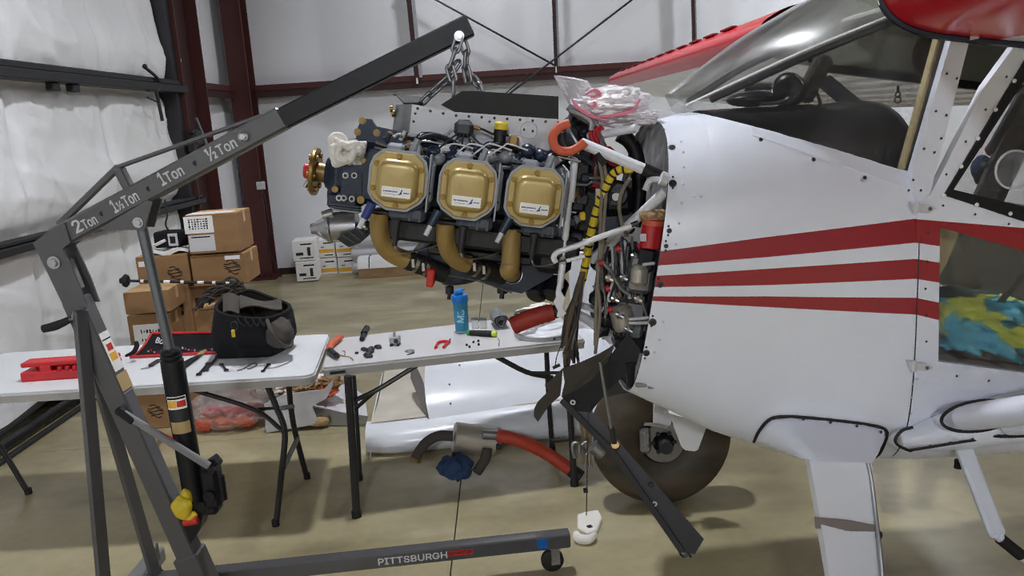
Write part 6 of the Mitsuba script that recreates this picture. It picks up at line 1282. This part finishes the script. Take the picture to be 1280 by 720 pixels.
# towel in the cabin
def towel_col(p, n, uv):
    k = fbm(p.x * 6 + 2.6, p.y * 4, p.z * 7, 2); j = fbm(p.x * 8, p.y * 9 + 5, p.z * 8, 2)
    return mix(mix(col(206, 214, 92), col(104, 190, 214), smoothstep(0.52, 0.56, k)), col(52, 136, 156), smoothstep(0.62, 0.65, j))
M('towel', proc(towel_col), 0.95, spec=0.1)
nx, ny = 44, 26; P = np.zeros((nx, ny, 3))
for i in range(nx):
    for j in range(ny):
        s, t = i / (nx - 1), j / (ny - 1); x = 1176 + 190 * s; yt = 378 - 6 * math.sin(3 * s) + 16 * s * 0; yb = 434 + 6 * math.sin(3.2 * s) + 8 * s
        q = at(x, yt + (yb - yt) * t, 2.42 - 0.06 * math.sin(math.pi * t * 0.5)); w = meshkit.fbm(A([[s * 9, t * 5, 2.0]]), 3, 6)[0] - 0.5; P[i, j] = q + A([0, -0.14 * abs(w) * 2 + 0.05, 0.03 * w])
one('beach_towel', shell(P, 0.012), 'mat_towel', 'green yellow and blue beach towel seen through the lower door window', 'towel', smooth=True)
k = thing('dark_jacket', 'dark crumpled cloth lying behind the bright towel in the cabin', 'cloth')
part(k, 'cloth', join(lump(at(1190, 376, 2.62), (0.2, 0.16, 0.09), 3, 0.3, 4, 4), lump(at(1240, 380, 2.62), (0.22, 0.16, 0.08), 5, 0.3, 4, 4)), 'mat_dark_cloth')

k = one('red_cap', lump(at(1246, 186, 2.62), (0.07, 0.06, 0.05), 3, 0.15), 'mat_red_plastic', 'small red cap seen through the upper door window', 'cap')
k = one('blue_pouch', lump(at(1227, 212, 2.62), (0.06, 0.06, 0.10), 6, 0.2), 'mat_blue_rag', 'small dark blue pouch seen through the upper door window', 'pouch')

r = np.random.default_rng(77)
for i in range(26):
    x, y = 748 + r.uniform(0, 58), 292 + r.uniform(0, 120); Y = 2.5 + r.uniform(0, 0.12)
    if x > 826 - (y - 240) * 0.16: continue
    q = [at(x + r.uniform(-9, 9) * t, y + 38 * t + r.uniform(-6, 6), Y) for t in (0, 0.35, 0.7, 1.0)]
    part(AC, 'control_cable', tube(q, float(r.uniform(0.0025, 0.0055)), 7, 5), ('mat_galvanised', 'mat_braid', 'mat_steel_dull', 'mat_dark_metal', 'mat_label_grey')[i % 5])
for i, (x, y) in enumerate(((789, 318), (800, 336), (775, 345), (764, 372), (793, 372), (781, 410), (804, 398), (757, 346), (770, 392))):
    p = at(x, y, 2.47); part(AC, 'line_fitting', join(cyl(p, p + A([0.022, -0.006, -0.012]), 0.0085, n=12), cyl(p + A([0.006, -0.002, -0.003]), p + A([0.013, -0.004, -0.007]), 0.0125, n=6)), ('mat_steel', 'mat_steel_dull', 'mat_galvanised')[i % 3])
p = at(799, 344, 2.44); part(AC, 'gascolator', join(lathe([(0, -0.03), (0.022, -0.028), (0.027, -0.02), (0.027, 0.02), (0.02, 0.03), (0.008, 0.034), (0, 0.034)], p, (0.1, 0, 1), 24)), 'mat_steel_dull')
p = at(778, 398, 2.5); part(AC, 'gascolator', join(lathe([(0, -0.04), (0.03, -0.036), (0.036, -0.02), (0.036, 0.03), (0.02, 0.045), (0, 0.045)], p, (-0.2, 0, 1), 24)), 'mat_steel_dull')
# ------------------------------------------------------------------ things on the front table
TT = TZ + 0.0005
def tp(x, y, dz=0.0): return atz(x, y, TT) + A([0, 0, dz])
k = thing('riveting_tool', 'tool with a bent orange grip at the left end of the front table', 'tool')
part(k, 'grip', tube([tp(427, 425, .018), tp(419, 431, .018), tp(413, 437, .018), tp(413, 443, .018)], [0.014, 0.017, 0.017, 0.016], 12, 6), 'mat_orange_hose'); part(k, 'nose', join(cyl(tp(413, 443, .018), tp(421, 449, .018), 0.017, 0.014), cyl(tp(421, 449, .018), tp(423, 450.5, .018), 0.009)), 'mat_dark_metal')
part(k, 'wire', tube([tp(420, 443, .004), tp(430, 446, .004), tp(437, 447, .004), tp(442, 451, .004)], 0.0025, 6), 'mat_kraft'); part(k, 'wire', tube([tp(428, 440, .004), tp(431, 440, .004), tp(431, 445, .004)], 0.002, 6), 'mat_dark_metal')
k = thing('socket', 'black impact socket lying near the back edge of the front table', 'socket'); part(k, 'body', cyl(tp(459, 414, .017), tp(455, 421, .017), 0.017, n=18, ch=0.003), 'mat_hoist_black'); part(k, 'tail', cyl(tp(455, 421, .015), tp(452.5, 427, .013), 0.0125, n=18, ch=0.002), 'mat_hoist_black')
HL = ['small black clip at the left of the hardware cluster', 'small black bracket at the centre of the hardware cluster', 'small black nut at the back of the hardware cluster', 'small black clip at the right of the hardware cluster', 'small dark square block in front of the hardware cluster', 'small dark washer beside the orange-gripped tool']
for lab, (x, y, s) in zip(HL, ((455, 438, .010), (462, 440, .013), (464, 436, .008), (472, 435, .011), (460, 446, .014), (446, 442, .009))):
    k = thing('hardware', lab + ' on the front table', 'hardware')
    part(k, 'body', join(lump(tp(x, y, s * 0.8), (3.0 * s, 2.2 * s, 1.6 * s), int(x), 0.35, 4, 3), box(tp(x + 2, y + 1, s * 0.5), (2.2 * s, 1.4 * s, s), None, s * 0.2)) if s != .009 else lathe([(0.003, 0), (0.009, 0), (0.009, 0.008), (0.003, 0.008)], tp(x, y), (0, 0, 1), 16), 'mat_dark_metal')
k = thing('valve_fitting', 'silver square valve fitting standing on the front table', 'fitting')
c = tp(494, 432); part(k, 'body', box(c + A([0, 0.01, 0.028]), (0.05, 0.04, 0.034), rotz(-8), 0.004), 'mat_aluminium'); part(k, 'stem', cyl(c + A([0, 0.01, 0.045]), c + A([0, 0.01, 0.066]), 0.006), 'mat_steel')
for d in (-0.018, 0.018): part(k, 'foot', box(c + A([d, 0.005, 0.006]), (0.012, 0.03, 0.012), rotz(-8), 0.002), 'mat_dark_metal')
part(k, 'port', cyl(c + A([0.008, -0.012, 0.026]), c + A([0.008, -0.018, 0.026]), 0.011), 'mat_dark_metal')
one('gasket_ring', lathe([(0.014, 0), (0.024, 0), (0.024, 0.003), (0.014, 0.003), (0.014, 0)], tp(512, 439), (0, 0, 1), 28), 'mat_galvanised', 'thin grey gasket ring lying flat on the front table', 'gasket')
one('machine_screw', join(cyl(tp(509, 444, .003), tp(516, 442, .003), 0.0026, n=8), cyl(tp(516, 442, .004), tp(517.5, 441.6, .004), 0.004, n=8)), 'mat_dark_metal', 'small screw in front of the gasket ring on the front table', 'screw')
k = thing('pliers', 'pair of small red-handled pliers on the front table', 'pliers')
part(k, 'handle', tube([tp(562, 429, .008), tp(553, 428.5, .008), tp(547, 431, .008), tp(544.5, 436.5, .008)], 0.0068, 10), 'mat_red_plastic'); part(k, 'handle', tube([tp(562, 429, .008), tp(558, 432, .008), tp(554.5, 436, .008)], 0.0068, 10), 'mat_red_plastic'); part(k, 'jaw', tube([tp(560, 430, .008), tp(563.5, 425, .008)], [0.007, 0.002], 8), 'mat_dark_metal')
k = thing('shaker_bottle', 'blue shaker bottle with a bright blue lid on the front table', 'bottle')
c = tp(578, 415.5); top = at(577, 359, c[1] + 0.03); h = top[2] - c[2]
part(k, 'body', lathe([(0, 0.0), (0.032, 0), (0.035, 0.005), (0.037, h * 0.4), (0.0385, h * 0.74), (0.036, h * 0.745), (0, h * 0.745)], c, (0, 0, 1), 36), 'mat_bottle_blue')
part(k, 'lid', lathe([(0, h * 0.7), (0.0415, h * 0.7), (0.0425, h * 0.71), (0.042, h * 0.83), (0.038, h * 0.86), (0.026, h * 0.875), (0, h * 0.88)], c, (0, 0, 1), 36), 'mat_lid_blue'); part(k, 'spout', join(box(c + A([-0.006, -0.006, h * 0.92]), (0.042, 0.05, h * 0.11), rotz(20), 0.008), box(c + A([0.012, 0, h * 0.975]), (0.03, 0.026, 0.008), rotz(20), 0.003)), 'mat_lid_blue')
part(k, 'lettering', put(meshkit.text_mesh('MS', 0.034, 0.0015, True), c + A([0.012, -0.0388, h * 0.24]), A([0.12, 0.03, 1.0]) / 1.008, A([-1.0, 0.1, 0.12]) / 1.012, (0.09, -0.99, -0.02)), 'mat_bottle_print', smooth=False)
k = thing('screwdriver', 'screwdriver with a black and yellow-green handle before the blue bottle', 'screwdriver')
a, b_ = tp(586, 419, .014), tp(616, 421, .016); d = unit(b_ - a); part(k, 'shaft', cyl(a - d * 0.085, a, 0.0035, n=10), 'mat_steel'); part(k, 'collar', cyl(a - d * 0.008, a + d * 0.012, 0.014, n=14, ch=0.003), 'mat_green_plastic'); L = np.linalg.norm(b_ - a)
part(k, 'handle', lathe([(0, 0), (0.013, 0), (0.0145, 0.02), (0.013, 0.035), (0.0155, 0.06), (0.0155, L - 0.005), (0, L - 0.005)], a + d * 0.008, d, 16), 'mat_dark_rubber'); part(k, 'end', lathe([(0, 0), (0.0155, 0), (0.016, 0.012), (0.012, 0.022), (0, 0.025)], b_, d, 16), 'mat_lime_plastic')
k = thing('rolled_cloth', 'rolled grey cloth standing open-ended beside the blue bottle', 'cloth')
a, b_ = tp(627, 412, .04), tp(616, 395, .04); d = unit(b_ - a); th = np.linspace(0, 5 * np.pi, 70); x_, y_, z_ = axes_of(d)
P = A([[a + d * s + (x_ * math.cos(t) + y_ * math.sin(t)) * (0.013 + 0.0017 * t + 0.003 * math.sin(3 * t + s * 20)) for s in np.linspace(0, 0.17, 12)] for t in th]); part(k, 'roll', shell(P, 0.003), 'mat_rag_grey', smooth=True)
for lab, x in (('small white box left beside the rolled grey cloth', 594), ('small white box nearer the rolled grey cloth', 604)):
    k = thing('small_box', lab, 'box'); part(k, 'body', box(tp(x, 411, .024) + A([0, 0.02, 0]), (0.036, 0.04, 0.046), rotz(5), 0.004), 'mat_label_white'); part(k, 'lid', box(tp(x, 411, .049) + A([0, 0.02, 0]), (0.037, 0.041, 0.006), rotz(5), 0.002), 'mat_dark_metal')
for i, (x, y) in enumerate(((583.5, 432), (587, 434.5), (592, 428.5), (598, 427), (598.5, 431.5))):
    one('stud_nut', join(cyl(tp(x, y), tp(x, y, .007), 0.0062, n=6), cyl(tp(x, y, .006), tp(x, y, .010), 0.004, n=10)), 'mat_hoist_black', 'tiny black nut among five scattered before the yellow-tipped screwdriver', 'nut', 'tiny nuts scattered on the front table')
one('safety_pin', tube([tp(622, 424, .003), tp(624.5, 427, .003), tp(623, 431, .003), tp(625, 433, .003)], 0.002, 6), 'mat_steel', 'little bent wire pin near the table edge below the grey roll', 'pin')
k = thing('metal_cover', 'round shallow metal cover under the red duct hose on the table', 'cover')
c = tp(682, 417) ; c[2] = TT
part(k, 'rim', lathe([(0.15, 0), (0.158, 0.002), (0.158, 0.022), (0.15, 0.026), (0.15, 0)], c, (0, 0, 1), 48), 'mat_aluminium'); part(k, 'dome', lathe([(0.15, 0.024), (0.13, 0.03), (0.09, 0.034), (0.085, 0.044), (0.05, 0.05), (0, 0.052)], c, (0, 0, 1), 48), 'mat_white_gloss')
for a in (-1.35, -1.1): part(k, 'slot', box(c + A([0.159 * math.cos(a), 0.159 * math.sin(a), 0.012]), (0.012, 0.006, 0.008)), 'mat_print_black')
k = thing('work_gloves', 'bunched white work gloves behind the red duct hose on the table', 'gloves')
for j, (p, s) in enumerate((((664, 391), (0.15, 0.1, 0.06)), ((650, 397), (0.08, 0.08, 0.05)), ((676, 386), (0.12, 0.09, 0.06)))): part(k, 'glove', lump(at(*p, 4.0 + 0.02 * j), s, 40 + j, 0.3, 4, 3), 'mat_rag_white')
for j in range(3): part(k, 'finger', tube([at(655 + 6 * j, 387, 3.94), at(650 + 6 * j, 393, 3.92), at(646 + 5 * j, 400, 3.92)], 0.0095, 8), 'mat_rag_white')
part(k, 'cuff', tube([at(643, 396, 3.9), at(645, 391, 3.9), at(654, 388, 3.9), at(664, 388, 3.9)], 0.007, 8), 'mat_rag_grey')

# ------------------------------------------------------------------ things on the left table
k = thing('socket_tray', 'long red plastic tool holder lying at the left on the white table', 'tool holder')
c = tp(84, 474); xr = rotz(1.5)
part(k, 'base', box(c + A([0.0, 0.05, 0.022]), (0.43, 0.1, 0.044), xr, 0.005), 'mat_red_plastic'); part(k, 'spine', box(c + A([0.02, 0.085, 0.052]), (0.40, 0.03, 0.02), xr, 0.005), 'mat_red_plastic'); part(k, 'lid', box(c + A([0.0, 0.06, 0.075]), (0.43, 0.09, 0.022), xr, 0.005), 'mat_red_plastic')
for i in range(7): part(k, 'clip', box(c + A([-0.03 + 0.035 * i, 0.008, 0.052]), (0.018, 0.02, 0.02), xr, 0.004), 'mat_red_paint')
part(k, 'hinge', box(c + A([-0.10, 0.02, 0.054]), (0.05, 0.03, 0.03), xr, 0.004), 'mat_red_plastic')
# tool roll
k = thing('tool_roll', 'black tool roll with red edging lying before the cartons', 'tool roll')
c00, c10, c11, c01 = tp(163, 448, .004), tp(276, 442, .004), at(276, 416, 4.12), at(190, 417, 4.12)
ns, nt = 30, 10; P = np.zeros((ns, nt, 3))
for i in range(ns):
    for j in range(nt):
        s, t = i / (ns - 1), j / (nt - 1); q = (c00 * (1 - s) + c10 * s) * (1 - t) + (c01 * (1 - s) + c11 * s) * t
        P[i, j] = q + A([0, 0.0, -0.02 * math.sin(math.pi * t) + 0.012 * math.sin(s * 14) * math.sin(math.pi * t)]); P[i, j][2] = max(P[i, j][2], TT + 0.006)
part(k, 'cloth', shell(P, 0.008), 'mat_canvas_black', smooth=40)
for e in (P[:, 0], P[:, -1], P[0], P[-1]): part(k, 'edging', tube(e + A([0, -0.003, 0.003]), 0.0065, 8, 1), 'mat_red_plastic')
part(k, 'lettering', text_fit('Bos', 0.03, 0.055, P[4, 6] + A([0, -0.010, 0.003]), unit(P[10, 6] - P[4, 6]), unit(P[6, 8] - P[6, 4]), 0.002), 'mat_label_grey', smooth=False)
r = np.random.default_rng(3)
for i in range(24):
    q = P[4 + i, 3] + A([0, -0.010, 0.003]); part(k, 'stitch', box(q + A([0, 0, r.uniform(-.006, .006)]), (0.008, 0.003, r.uniform(.006, .014))), 'mat_red_plastic' if i % 2 else 'mat_label_grey')
part(k, 'strap', tube([at(157, 445, 3.95), at(167, 440, 3.95), at(171, 432, 3.97), at(170, 427, 3.98)], [0.006, 0.011, 0.012, 0.009], 8), 'mat_canvas_black')
# tool bag
k = thing('tool_bag', 'open black canvas tool bag on the white folding table', 'bag')
o = tp(272, 449); o2 = tp(338, 446); wB = o2[0] - o[0]; dB = 0.27; Yf = o[1]
def rrect(w, d, r, n=48):
    q = A(rnd_rect(w, d, r, 6).exterior.coords)[:-1]; L = np.r_[0, np.cumsum(np.linalg.norm(np.diff(np.vstack([q, q[:1]]), axis=0), axis=1))]; qq = np.vstack([q, q[:1]]); t = np.linspace(0, L[-1], n, endpoint=False); pts = np.stack([np.interp(t, L, qq[:, 0]), np.interp(t, L, qq[:, 1])], 1); return np.roll(pts, -np.argmin(np.arctan2(pts[:, 1], pts[:, 0])), axis=0)
def loop(P, n=48):
    P = spline(P, 6, closed=True); P = np.vstack([P, P[:1]]); L = np.r_[0, np.cumsum(np.linalg.norm(np.diff(P, axis=0), axis=1))]; t = np.linspace(0, L[-1], n, endpoint=False); return np.stack([np.interp(t, L, P[:, q]) for q in range(3)], 1)
mouth = loop([at(271.5, 389, 3.82), at(285, 395, 3.79), at(300, 397, 3.78), at(318, 398.5, 3.78), at(334, 398, 3.79), at(348, 394, 3.85), at(359.5, 388, 3.94), at(360.5, 381, 4.02), at(338, 372, 4.06), at(316, 364, 4.10), at(307, 364, 4.10), at(290, 370, 4.06), at(277, 376, 4.0), at(270.5, 382, 3.90)])
cB = (o + o2) / 2; base_ = loop([o + A([-0.0, 0.01, 0]), o + A([0.04, 0, 0]), cB, o2 - A([0.03, 0, 0]), o2 + A([0.005, 0.01, 0]), o2 + A([0.03, 0.07, 0]), o2 + A([0.05, 0.15, 0]), o2 + A([0.04, 0.21, 0]), o2 + A([-0.06, 0.25, 0]), cB + A([0.01, 0.26, 0]), o + A([0.10, 0.25, 0]), o + A([0.03, 0.24, 0]), o + A([0.0, 0.18, 0]), o + A([-0.01, 0.09, 0])])
rings = []; cxB = o[0] + wB / 2 + 0.02
for t in (0, 0.12, 0.3, 0.5, 0.7, 0.86, 1.0):
    R = base_ * (1 - t) + mouth * t; cR = R.mean(0); R = cR + (R - cR) * (1 + 0.16 * math.sin(math.pi * t) * A([1, 1, 0])); R += 0.030 * (meshkit.fbm(R * 16 + 3, 3, 5)[:, None] - 0.5) * (0.05 < t < 0.95) * A([1, 1, 0.5]); R[:, 2] = np.maximum(R[:, 2], TT + 0.003); rings.append(R)
rings = A(rings); part(k, 'body', join(shell(np.concatenate([rings, rings[:, :1]], axis=1), 0.006), surf(np.stack([rings[0] * 1.0, np.tile(rings[0].mean(0), (48, 1))]), closed_v=True)), 'mat_canvas_black', smooth=50)
inner = (rings[2:] - rings[2:].mean(1, keepdims=True)) * A([0.95, 0.95, 1.0]) + rings[2:].mean(1, keepdims=True); part(k, 'lining', surf(inner, closed_v=True), 'mat_canvas_grey', smooth=50)
part(k, 'mouth_frame', tube(mouth, 0.0095, 8, 1, closed=True), 'mat_canvas_black')
part(k, 'flap', shell(A([[at(300 + 52 * s_, 386 - 14 * t * (1 - 0.4 * s_) - 2 * s_, 3.86 + 0.16 * t) + A([0, 0, 0.012 * math.sin(5 * s_ + 2 * t)]) for t in np.linspace(0, 1, 8)] for s_ in np.linspace(0, 1, 12)]), 0.006), 'mat_canvas_grey', smooth=50)
part(k, 'inner_pocket', shell(A([[at(279 + 20 * s_, 391 - 22 * t, 3.86 + 0.14 * t) + A([0, 0, 0.01 * math.sin(4 * s_)]) for t in np.linspace(0, 1, 6)] for s_ in np.linspace(0, 1, 7)]), 0.006), 'mat_canvas_grey', smooth=50)
for i in range(4): part(k, 'strap', tube([at(297 + 9 * i, 398, 3.77), at(300 + 9 * i, 404, 3.745), at(306 + 8 * i, 408, 3.74), at(312 + 6 * i, 402, 3.76)], 0.005, 6), 'mat_canvas_black')
fx = lambda s, zz, lift=0.0: A([cxB + (s - 0.5) * (wB + 0.02) - 0.01, Yf - 0.035 - lift, TT + zz])
part(k, 'pocket', shell(A([[fx(s, z_, 0.018 * math.sin(math.pi * s) + 0.008) for z_ in np.linspace(0.02, 0.13, 6)] for s in np.linspace(0.42, 0.98, 14)]), 0.006), 'mat_canvas_black', smooth=50); part(k, 'pocket_band', tube([fx(s, 0.135, 0.018 * math.sin(math.pi * s) + 0.009) for s in np.linspace(0.42, 0.98, 10)], 0.005, 6), 'mat_canvas_grey')
part(k, 'carabiner', tube([at(293, 407, 3.69) + 0.02 * A([0.7 * math.cos(a), 0, math.sin(a)]) for a in np.linspace(0, 2 * np.pi, 14)[:-1]], 0.0032, 6, 2, closed=True), 'mat_dark_metal'); part(k, 'key_tag', box(at(291.5, 417, 3.685), (0.016, 0.008, 0.036), rotz(10), 0.003), 'mat_yellow_wrap', label='small yellow tag on the bag front')
part(k, 'side_handle', tube([at(334, 400, 3.76), at(338, 412, 3.70), at(345, 424, 3.70), at(356, 433, 3.74), at(364, 432, 3.80), at(364, 420, 3.86), at(360, 400, 3.92)], 0.009, 8), 'mat_canvas_grey'); part(k, 'side_pocket', lump(at(349, 416, 3.84), (0.13, 0.16, 0.15), 12, 0.2), 'mat_canvas_grey')
# hand tools
def wrench(lab, a, b, r=0.006, both=True, mat='mat_steel'):
    k = thing('wrench', lab, 'wrench'); a, b = tp(*a, .006), tp(*b, .006); d = unit(b - a); n = A([-d[1], d[0], 0])
    part(k, 'shank', box((a + b) / 2, (np.linalg.norm(b - a), r * 1.7, r), (d, n, A([0, 0, 1.0])), r * 0.3), mat); hd = [(-0.4, -1), (0.5, -1), (1.3, -0.6), (1.2, -0.3), (0.4, -0.35), (0.4, 0.35), (1.2, 0.3), (1.3, 0.6), (0.5, 1), (-0.4, 1), (-0.9, 0)]
    for e, s in ((b, 1), (a, -1)): part(k, 'jaw', put(prism([(x * r * 1.6, y * r * 1.6) for x, y in hd], r * 1.1), e - A([0, 0, r * 0.55]), d * s, n * s, A([0, 0, 1.0])), mat)
wrench('steel wrench second from the hoist ram on the white table', (249, 469), (260, 456), 0.0075, mat='mat_dark_metal'); wrench('longer dark wrench beside the tool bag corner', (258, 464), (272, 447), 0.007, mat='mat_dark_metal'); wrench('stubby dark wrench below the tool bag', (277, 457), (283, 464), 0.006, mat='mat_dark_metal'); wrench('small bent black wrench near the right end of the white table', (329, 465), (336, 457), 0.0055, mat='mat_hoist_black')
k = thing('pliers', 'black-handled pliers beside the hoist ram on the white table', 'pliers'); part(k, 'handle', tube([tp(231, 461, .009), tp(240, 454, .009), tp(247, 449, .009)], 0.008, 8), 'mat_dark_rubber'); part(k, 'handle', tube([tp(229, 457, .009), tp(238, 452, .009), tp(247, 448, .009)], 0.008, 8), 'mat_dark_rubber'); part(k, 'jaw', tube([tp(246, 449, .009), tp(255, 443, .009)], [0.011, 0.004], 8), 'mat_dark_metal')
k = thing('file', 'hand tool with a pale wooden handle beside the black pliers', 'tool'); part(k, 'handle', tube([tp(245, 449, .014), tp(252, 445, .014), tp(257, 442, .014)], [0.006, 0.010, 0.009], 10), 'mat_label_tan'); part(k, 'blade', tube([tp(228, 459, .01), tp(246, 449, .012)], 0.004, 6), 'mat_dark_metal')
k = thing('scraper', 'grey scraper lying left of the hoist ram on the white table', 'tool'); part(k, 'handle', bar(tp(188, 459, .008), tp(199, 452, .008), 0.012, 0.022, ch=0.003), 'mat_dark_metal'); part(k, 'blade', bar(tp(176, 462, .004), tp(188, 460, .004), 0.002, 0.012), 'mat_steel')
k = thing('fine_chain', 'thin silver chain lying loose on the white table', 'chain'); part(k, 'strand', tube([tp(*p, .004) for p in ((297, 464), (304, 462), (311, 458), (318, 455), (321, 457), (314, 461), (309, 462))], 0.0035, 6), 'mat_galvanised')

# ------------------------------------------------------------------ cowling, muffler and odds on the floor
k = thing('engine_cowling', 'white engine cowling with a beige fibreglass inside lying under the front table', 'cowling')
e0, e1 = atz(458, 573, 0), atz(742, 546, 0); ux = unit(e1 - e0); uy = A([-ux[1], ux[0], 0]); Lc = np.linalg.norm(e1 - e0) + 0.25
def cw(s, y, z): return e0 + ux * s + uy * y + A([0, 0, z])
prof = [(0.03, 0.004), (-0.01, 0.03), (-0.02, 0.07), (0.0, 0.12), (0.04, 0.15), (0.10, 0.165), (0.16, 0.16)]
P = A([[cw(s, y + (0.05 * (1 - min(1, s / 0.12))) , z * (0.86 + 0.34 * s / Lc)) for y, z in prof] for s in np.linspace(0, Lc, 20)]); part(k, 'lower_lip', shell(P, 0.006), 'mat_white_gloss', smooth=True)
P = A([[cw(s + 0.02 * v, 0.15 + 1.05 * v, 0.15 + 0.05 * s / Lc - 0.03 * math.sin(v * 3)) for v in np.linspace(0, 1, 14)] for s in np.linspace(0.03, Lc, 20)]); part(k, 'inner_skin', shell(P, 0.005), 'mat_fibreglass', smooth=True)
part(k, 'side_wall', poly3([cw(0.02, 0.0, 0.0), cw(0.03, 1.2, 0.0), cw(0.03, 1.2, 0.13), cw(0.03, 0.12, 0.14)], 0.006), 'mat_white_gloss')
g0, g1 = at(538, 527, 4.45), at(742, 499, 4.62); k0 = at(516, 458, 5.0)
vx = unit(g1 - g0); Lg = np.linalg.norm(g1 - g0) + 0.35
P = []
for s in np.linspace(0, 1, 22):
    row = []
    for t in np.linspace(0, 1, 20):
        b_ = g0 + vx * Lg * s; dy = 0.62 * (1 - math.cos(t * 1.45)) * 0.95 + 0.12 * t; dz = (0.30 - 0.02 * s) * math.sin(t * 1.45); row.append(b_ + A([-0.035 * t * (1 - s) - 0.02 * math.sin(math.pi * t) * (s < 0.05), dy, dz - 0.02]))
    P.append(row)
P = A(P); part(k, 'upper_skin', shell(P, 0.005), 'mat_white_gloss', smooth=True, label='glossy white curved upper skin')
part(k, 'edge_return', poly3([at(513, 458, 5.0), at(521, 458, 5.0), at(530, 480, 4.83), at(537.5, 527, 4.47), at(531, 515, 4.5), at(520, 490, 4.75), at(514, 476, 4.9)], 0.004), 'mat_inner_dark')  # dark plate painting the shade in the gap beside the upper skin
for s, t in ((2, 4), (2, 8), (3, 12), (4, 1), (8, 1), (12, 1)): part(k, 'rivet', screw(P[s, t] + A([0, -0.003, 0.004]), (0, -0.7, 0.7), 0.006), 'mat_dark_metal')
k = thing('engine_cowling', 'white cowling half standing behind the right end of the front table', 'cowling')
xa, Yk = at(714, 330, 5.15)[0], 5.15
P = A([[A([xa + 0.62 * s, Yk + 0.22 * (2 * s - 1) ** 2 - 0.22 * 0, 0.004 + 0.93 * t - 0.05 * s * t]) for t in np.linspace(0, 1, 12)] for s in np.linspace(0, 1, 20)]); part(k, 'skin', shell(P, 0.006), 'mat_white_gloss', smooth=True); part(k, 'edge', tube(P[:, -1], 0.009, 8, 1), 'mat_white_gloss')
MY = atz(560, 603, 0)[1]
k = thing('muffler', 'dull steel muffler with black elbow pipes on the floor under the table', 'muffler')
a, b_ = at(567, 546, MY + 0.02), at(619, 553, MY + 0.05); d = unit(b_ - a); L = np.linalg.norm(b_ - a)
part(k, 'can', lathe([(0, 0), (0.07, 0), (0.077, 0.006), (0.077, L - 0.006), (0.07, L), (0, L)], a, d, 36), 'mat_steel_dull'); part(k, 'stub', cyl(at(603, 543, MY - 0.03), at(624, 544, MY - 0.02), 0.024, n=20), 'mat_galvanised')
part(k, 'elbow', tube([at(566, 545, MY), at(548, 545, MY), at(533, 553, MY - 0.01), at(523, 566, MY - 0.02), at(520, 572, MY - 0.02)], 0.026, 16), 'mat_canvas_grey'); part(k, 'elbow', tube([at(609, 560, MY - 0.03), at(607, 572, MY - 0.04), at(600, 584, MY - 0.05), at(596, 590, MY - 0.05)], 0.026, 16), 'mat_canvas_grey'); part(k, 'elbow', tube([at(575, 560, MY), at(570, 570, MY), at(566, 580, MY)], 0.024, 14), 'mat_hoist_black')
part(k, 'clamp', box(at(623, 556, MY), (0.03, 0.06, 0.03), None, 0.006), 'mat_dark_metal'); part(k, 'flange', cyl(at(520.5, 571, MY - 0.02), at(519, 575, MY - 0.02), 0.031, n=18), 'mat_bronze')
hs = [at(622, 544, MY - 0.03), at(650, 551, MY - 0.05), at(680, 565, MY - 0.03), atz(706, 582, 0.08), atz(724, 595, 0.036)]
k = thing('duct_hose', 'ribbed orange-red duct hose reaching from the muffler along the floor', 'hose'); part(k, 'hose', tube(hs, 0.031, 16, 6), 'mat_red_duct')
q = spline(hs, 10)
for i in range(1, len(q) - 1): part(k, 'coil', cyl(q[i] - unit(q[i + 1] - q[i]) * 0.003, q[i] + unit(q[i + 1] - q[i]) * 0.003, 0.0338, n=16), 'mat_red_duct')
part(k, 'cuff', cyl(hs[-1] - unit(hs[-1] - hs[-2]) * 0.05, hs[-1] + unit(hs[-1] - hs[-2]) * 0.01, 0.0345, n=16), 'mat_dark_rubber')
m = lump(at(569, 584, MY - 0.07), (0.17, 0.14, 0.12), 17, 0.2, 2.6, 4)
for q in range(26):                                    # gathered creases running over the bunched cloth
    n_ = unit(A([math.sin(q * 2.4), math.cos(q * 1.7), math.sin(q * 3.1 + 1)])); v_ = m.vertices - m.vertices.mean(0); d_ = v_ @ n_
    m.vertices = m.vertices - unit(A([n_[1], n_[2], n_[0]])) * 0.010 * np.exp(-((d_ - 0.03 * math.sin(q)) / 0.012) ** 2)[:, None]
m.vertices[:, 2] = np.maximum(m.vertices[:, 2], 0.004)
one('blue_cloth', m, 'mat_blue_rag', 'bunched dark blue cloth on the floor beneath the muffler', 'cloth', smooth=30)
k = thing('plastic_scrap', 'folded piece of white plastic on the floor by the hoist caster', 'scrap')
c = atz(736, 662, 0)
w_ = [atz(*p, 0.0) for p in ((722, 664), (722, 648), (731, 645), (748, 642), (753, 652), (746, 668), (735, 672))]
part(k, 'sheet', put(bevel_prism([(p[0], p[1]) for p in w_], 0.02, 0.005), (0, 0, 0.002)), 'mat_rag_white'); part(k, 'fold', tube([atz(720, 667, 0.02), atz(724, 673, 0.02), atz(736, 674, 0.022), atz(744, 668, 0.02)], [0.014, 0.022, 0.02, 0.012], 10), 'mat_rag_white'); part(k, 'mark', box(atz(737, 658, 0.023), (0.022, 0.022, 0.002), rotz(20)), 'mat_print_black')
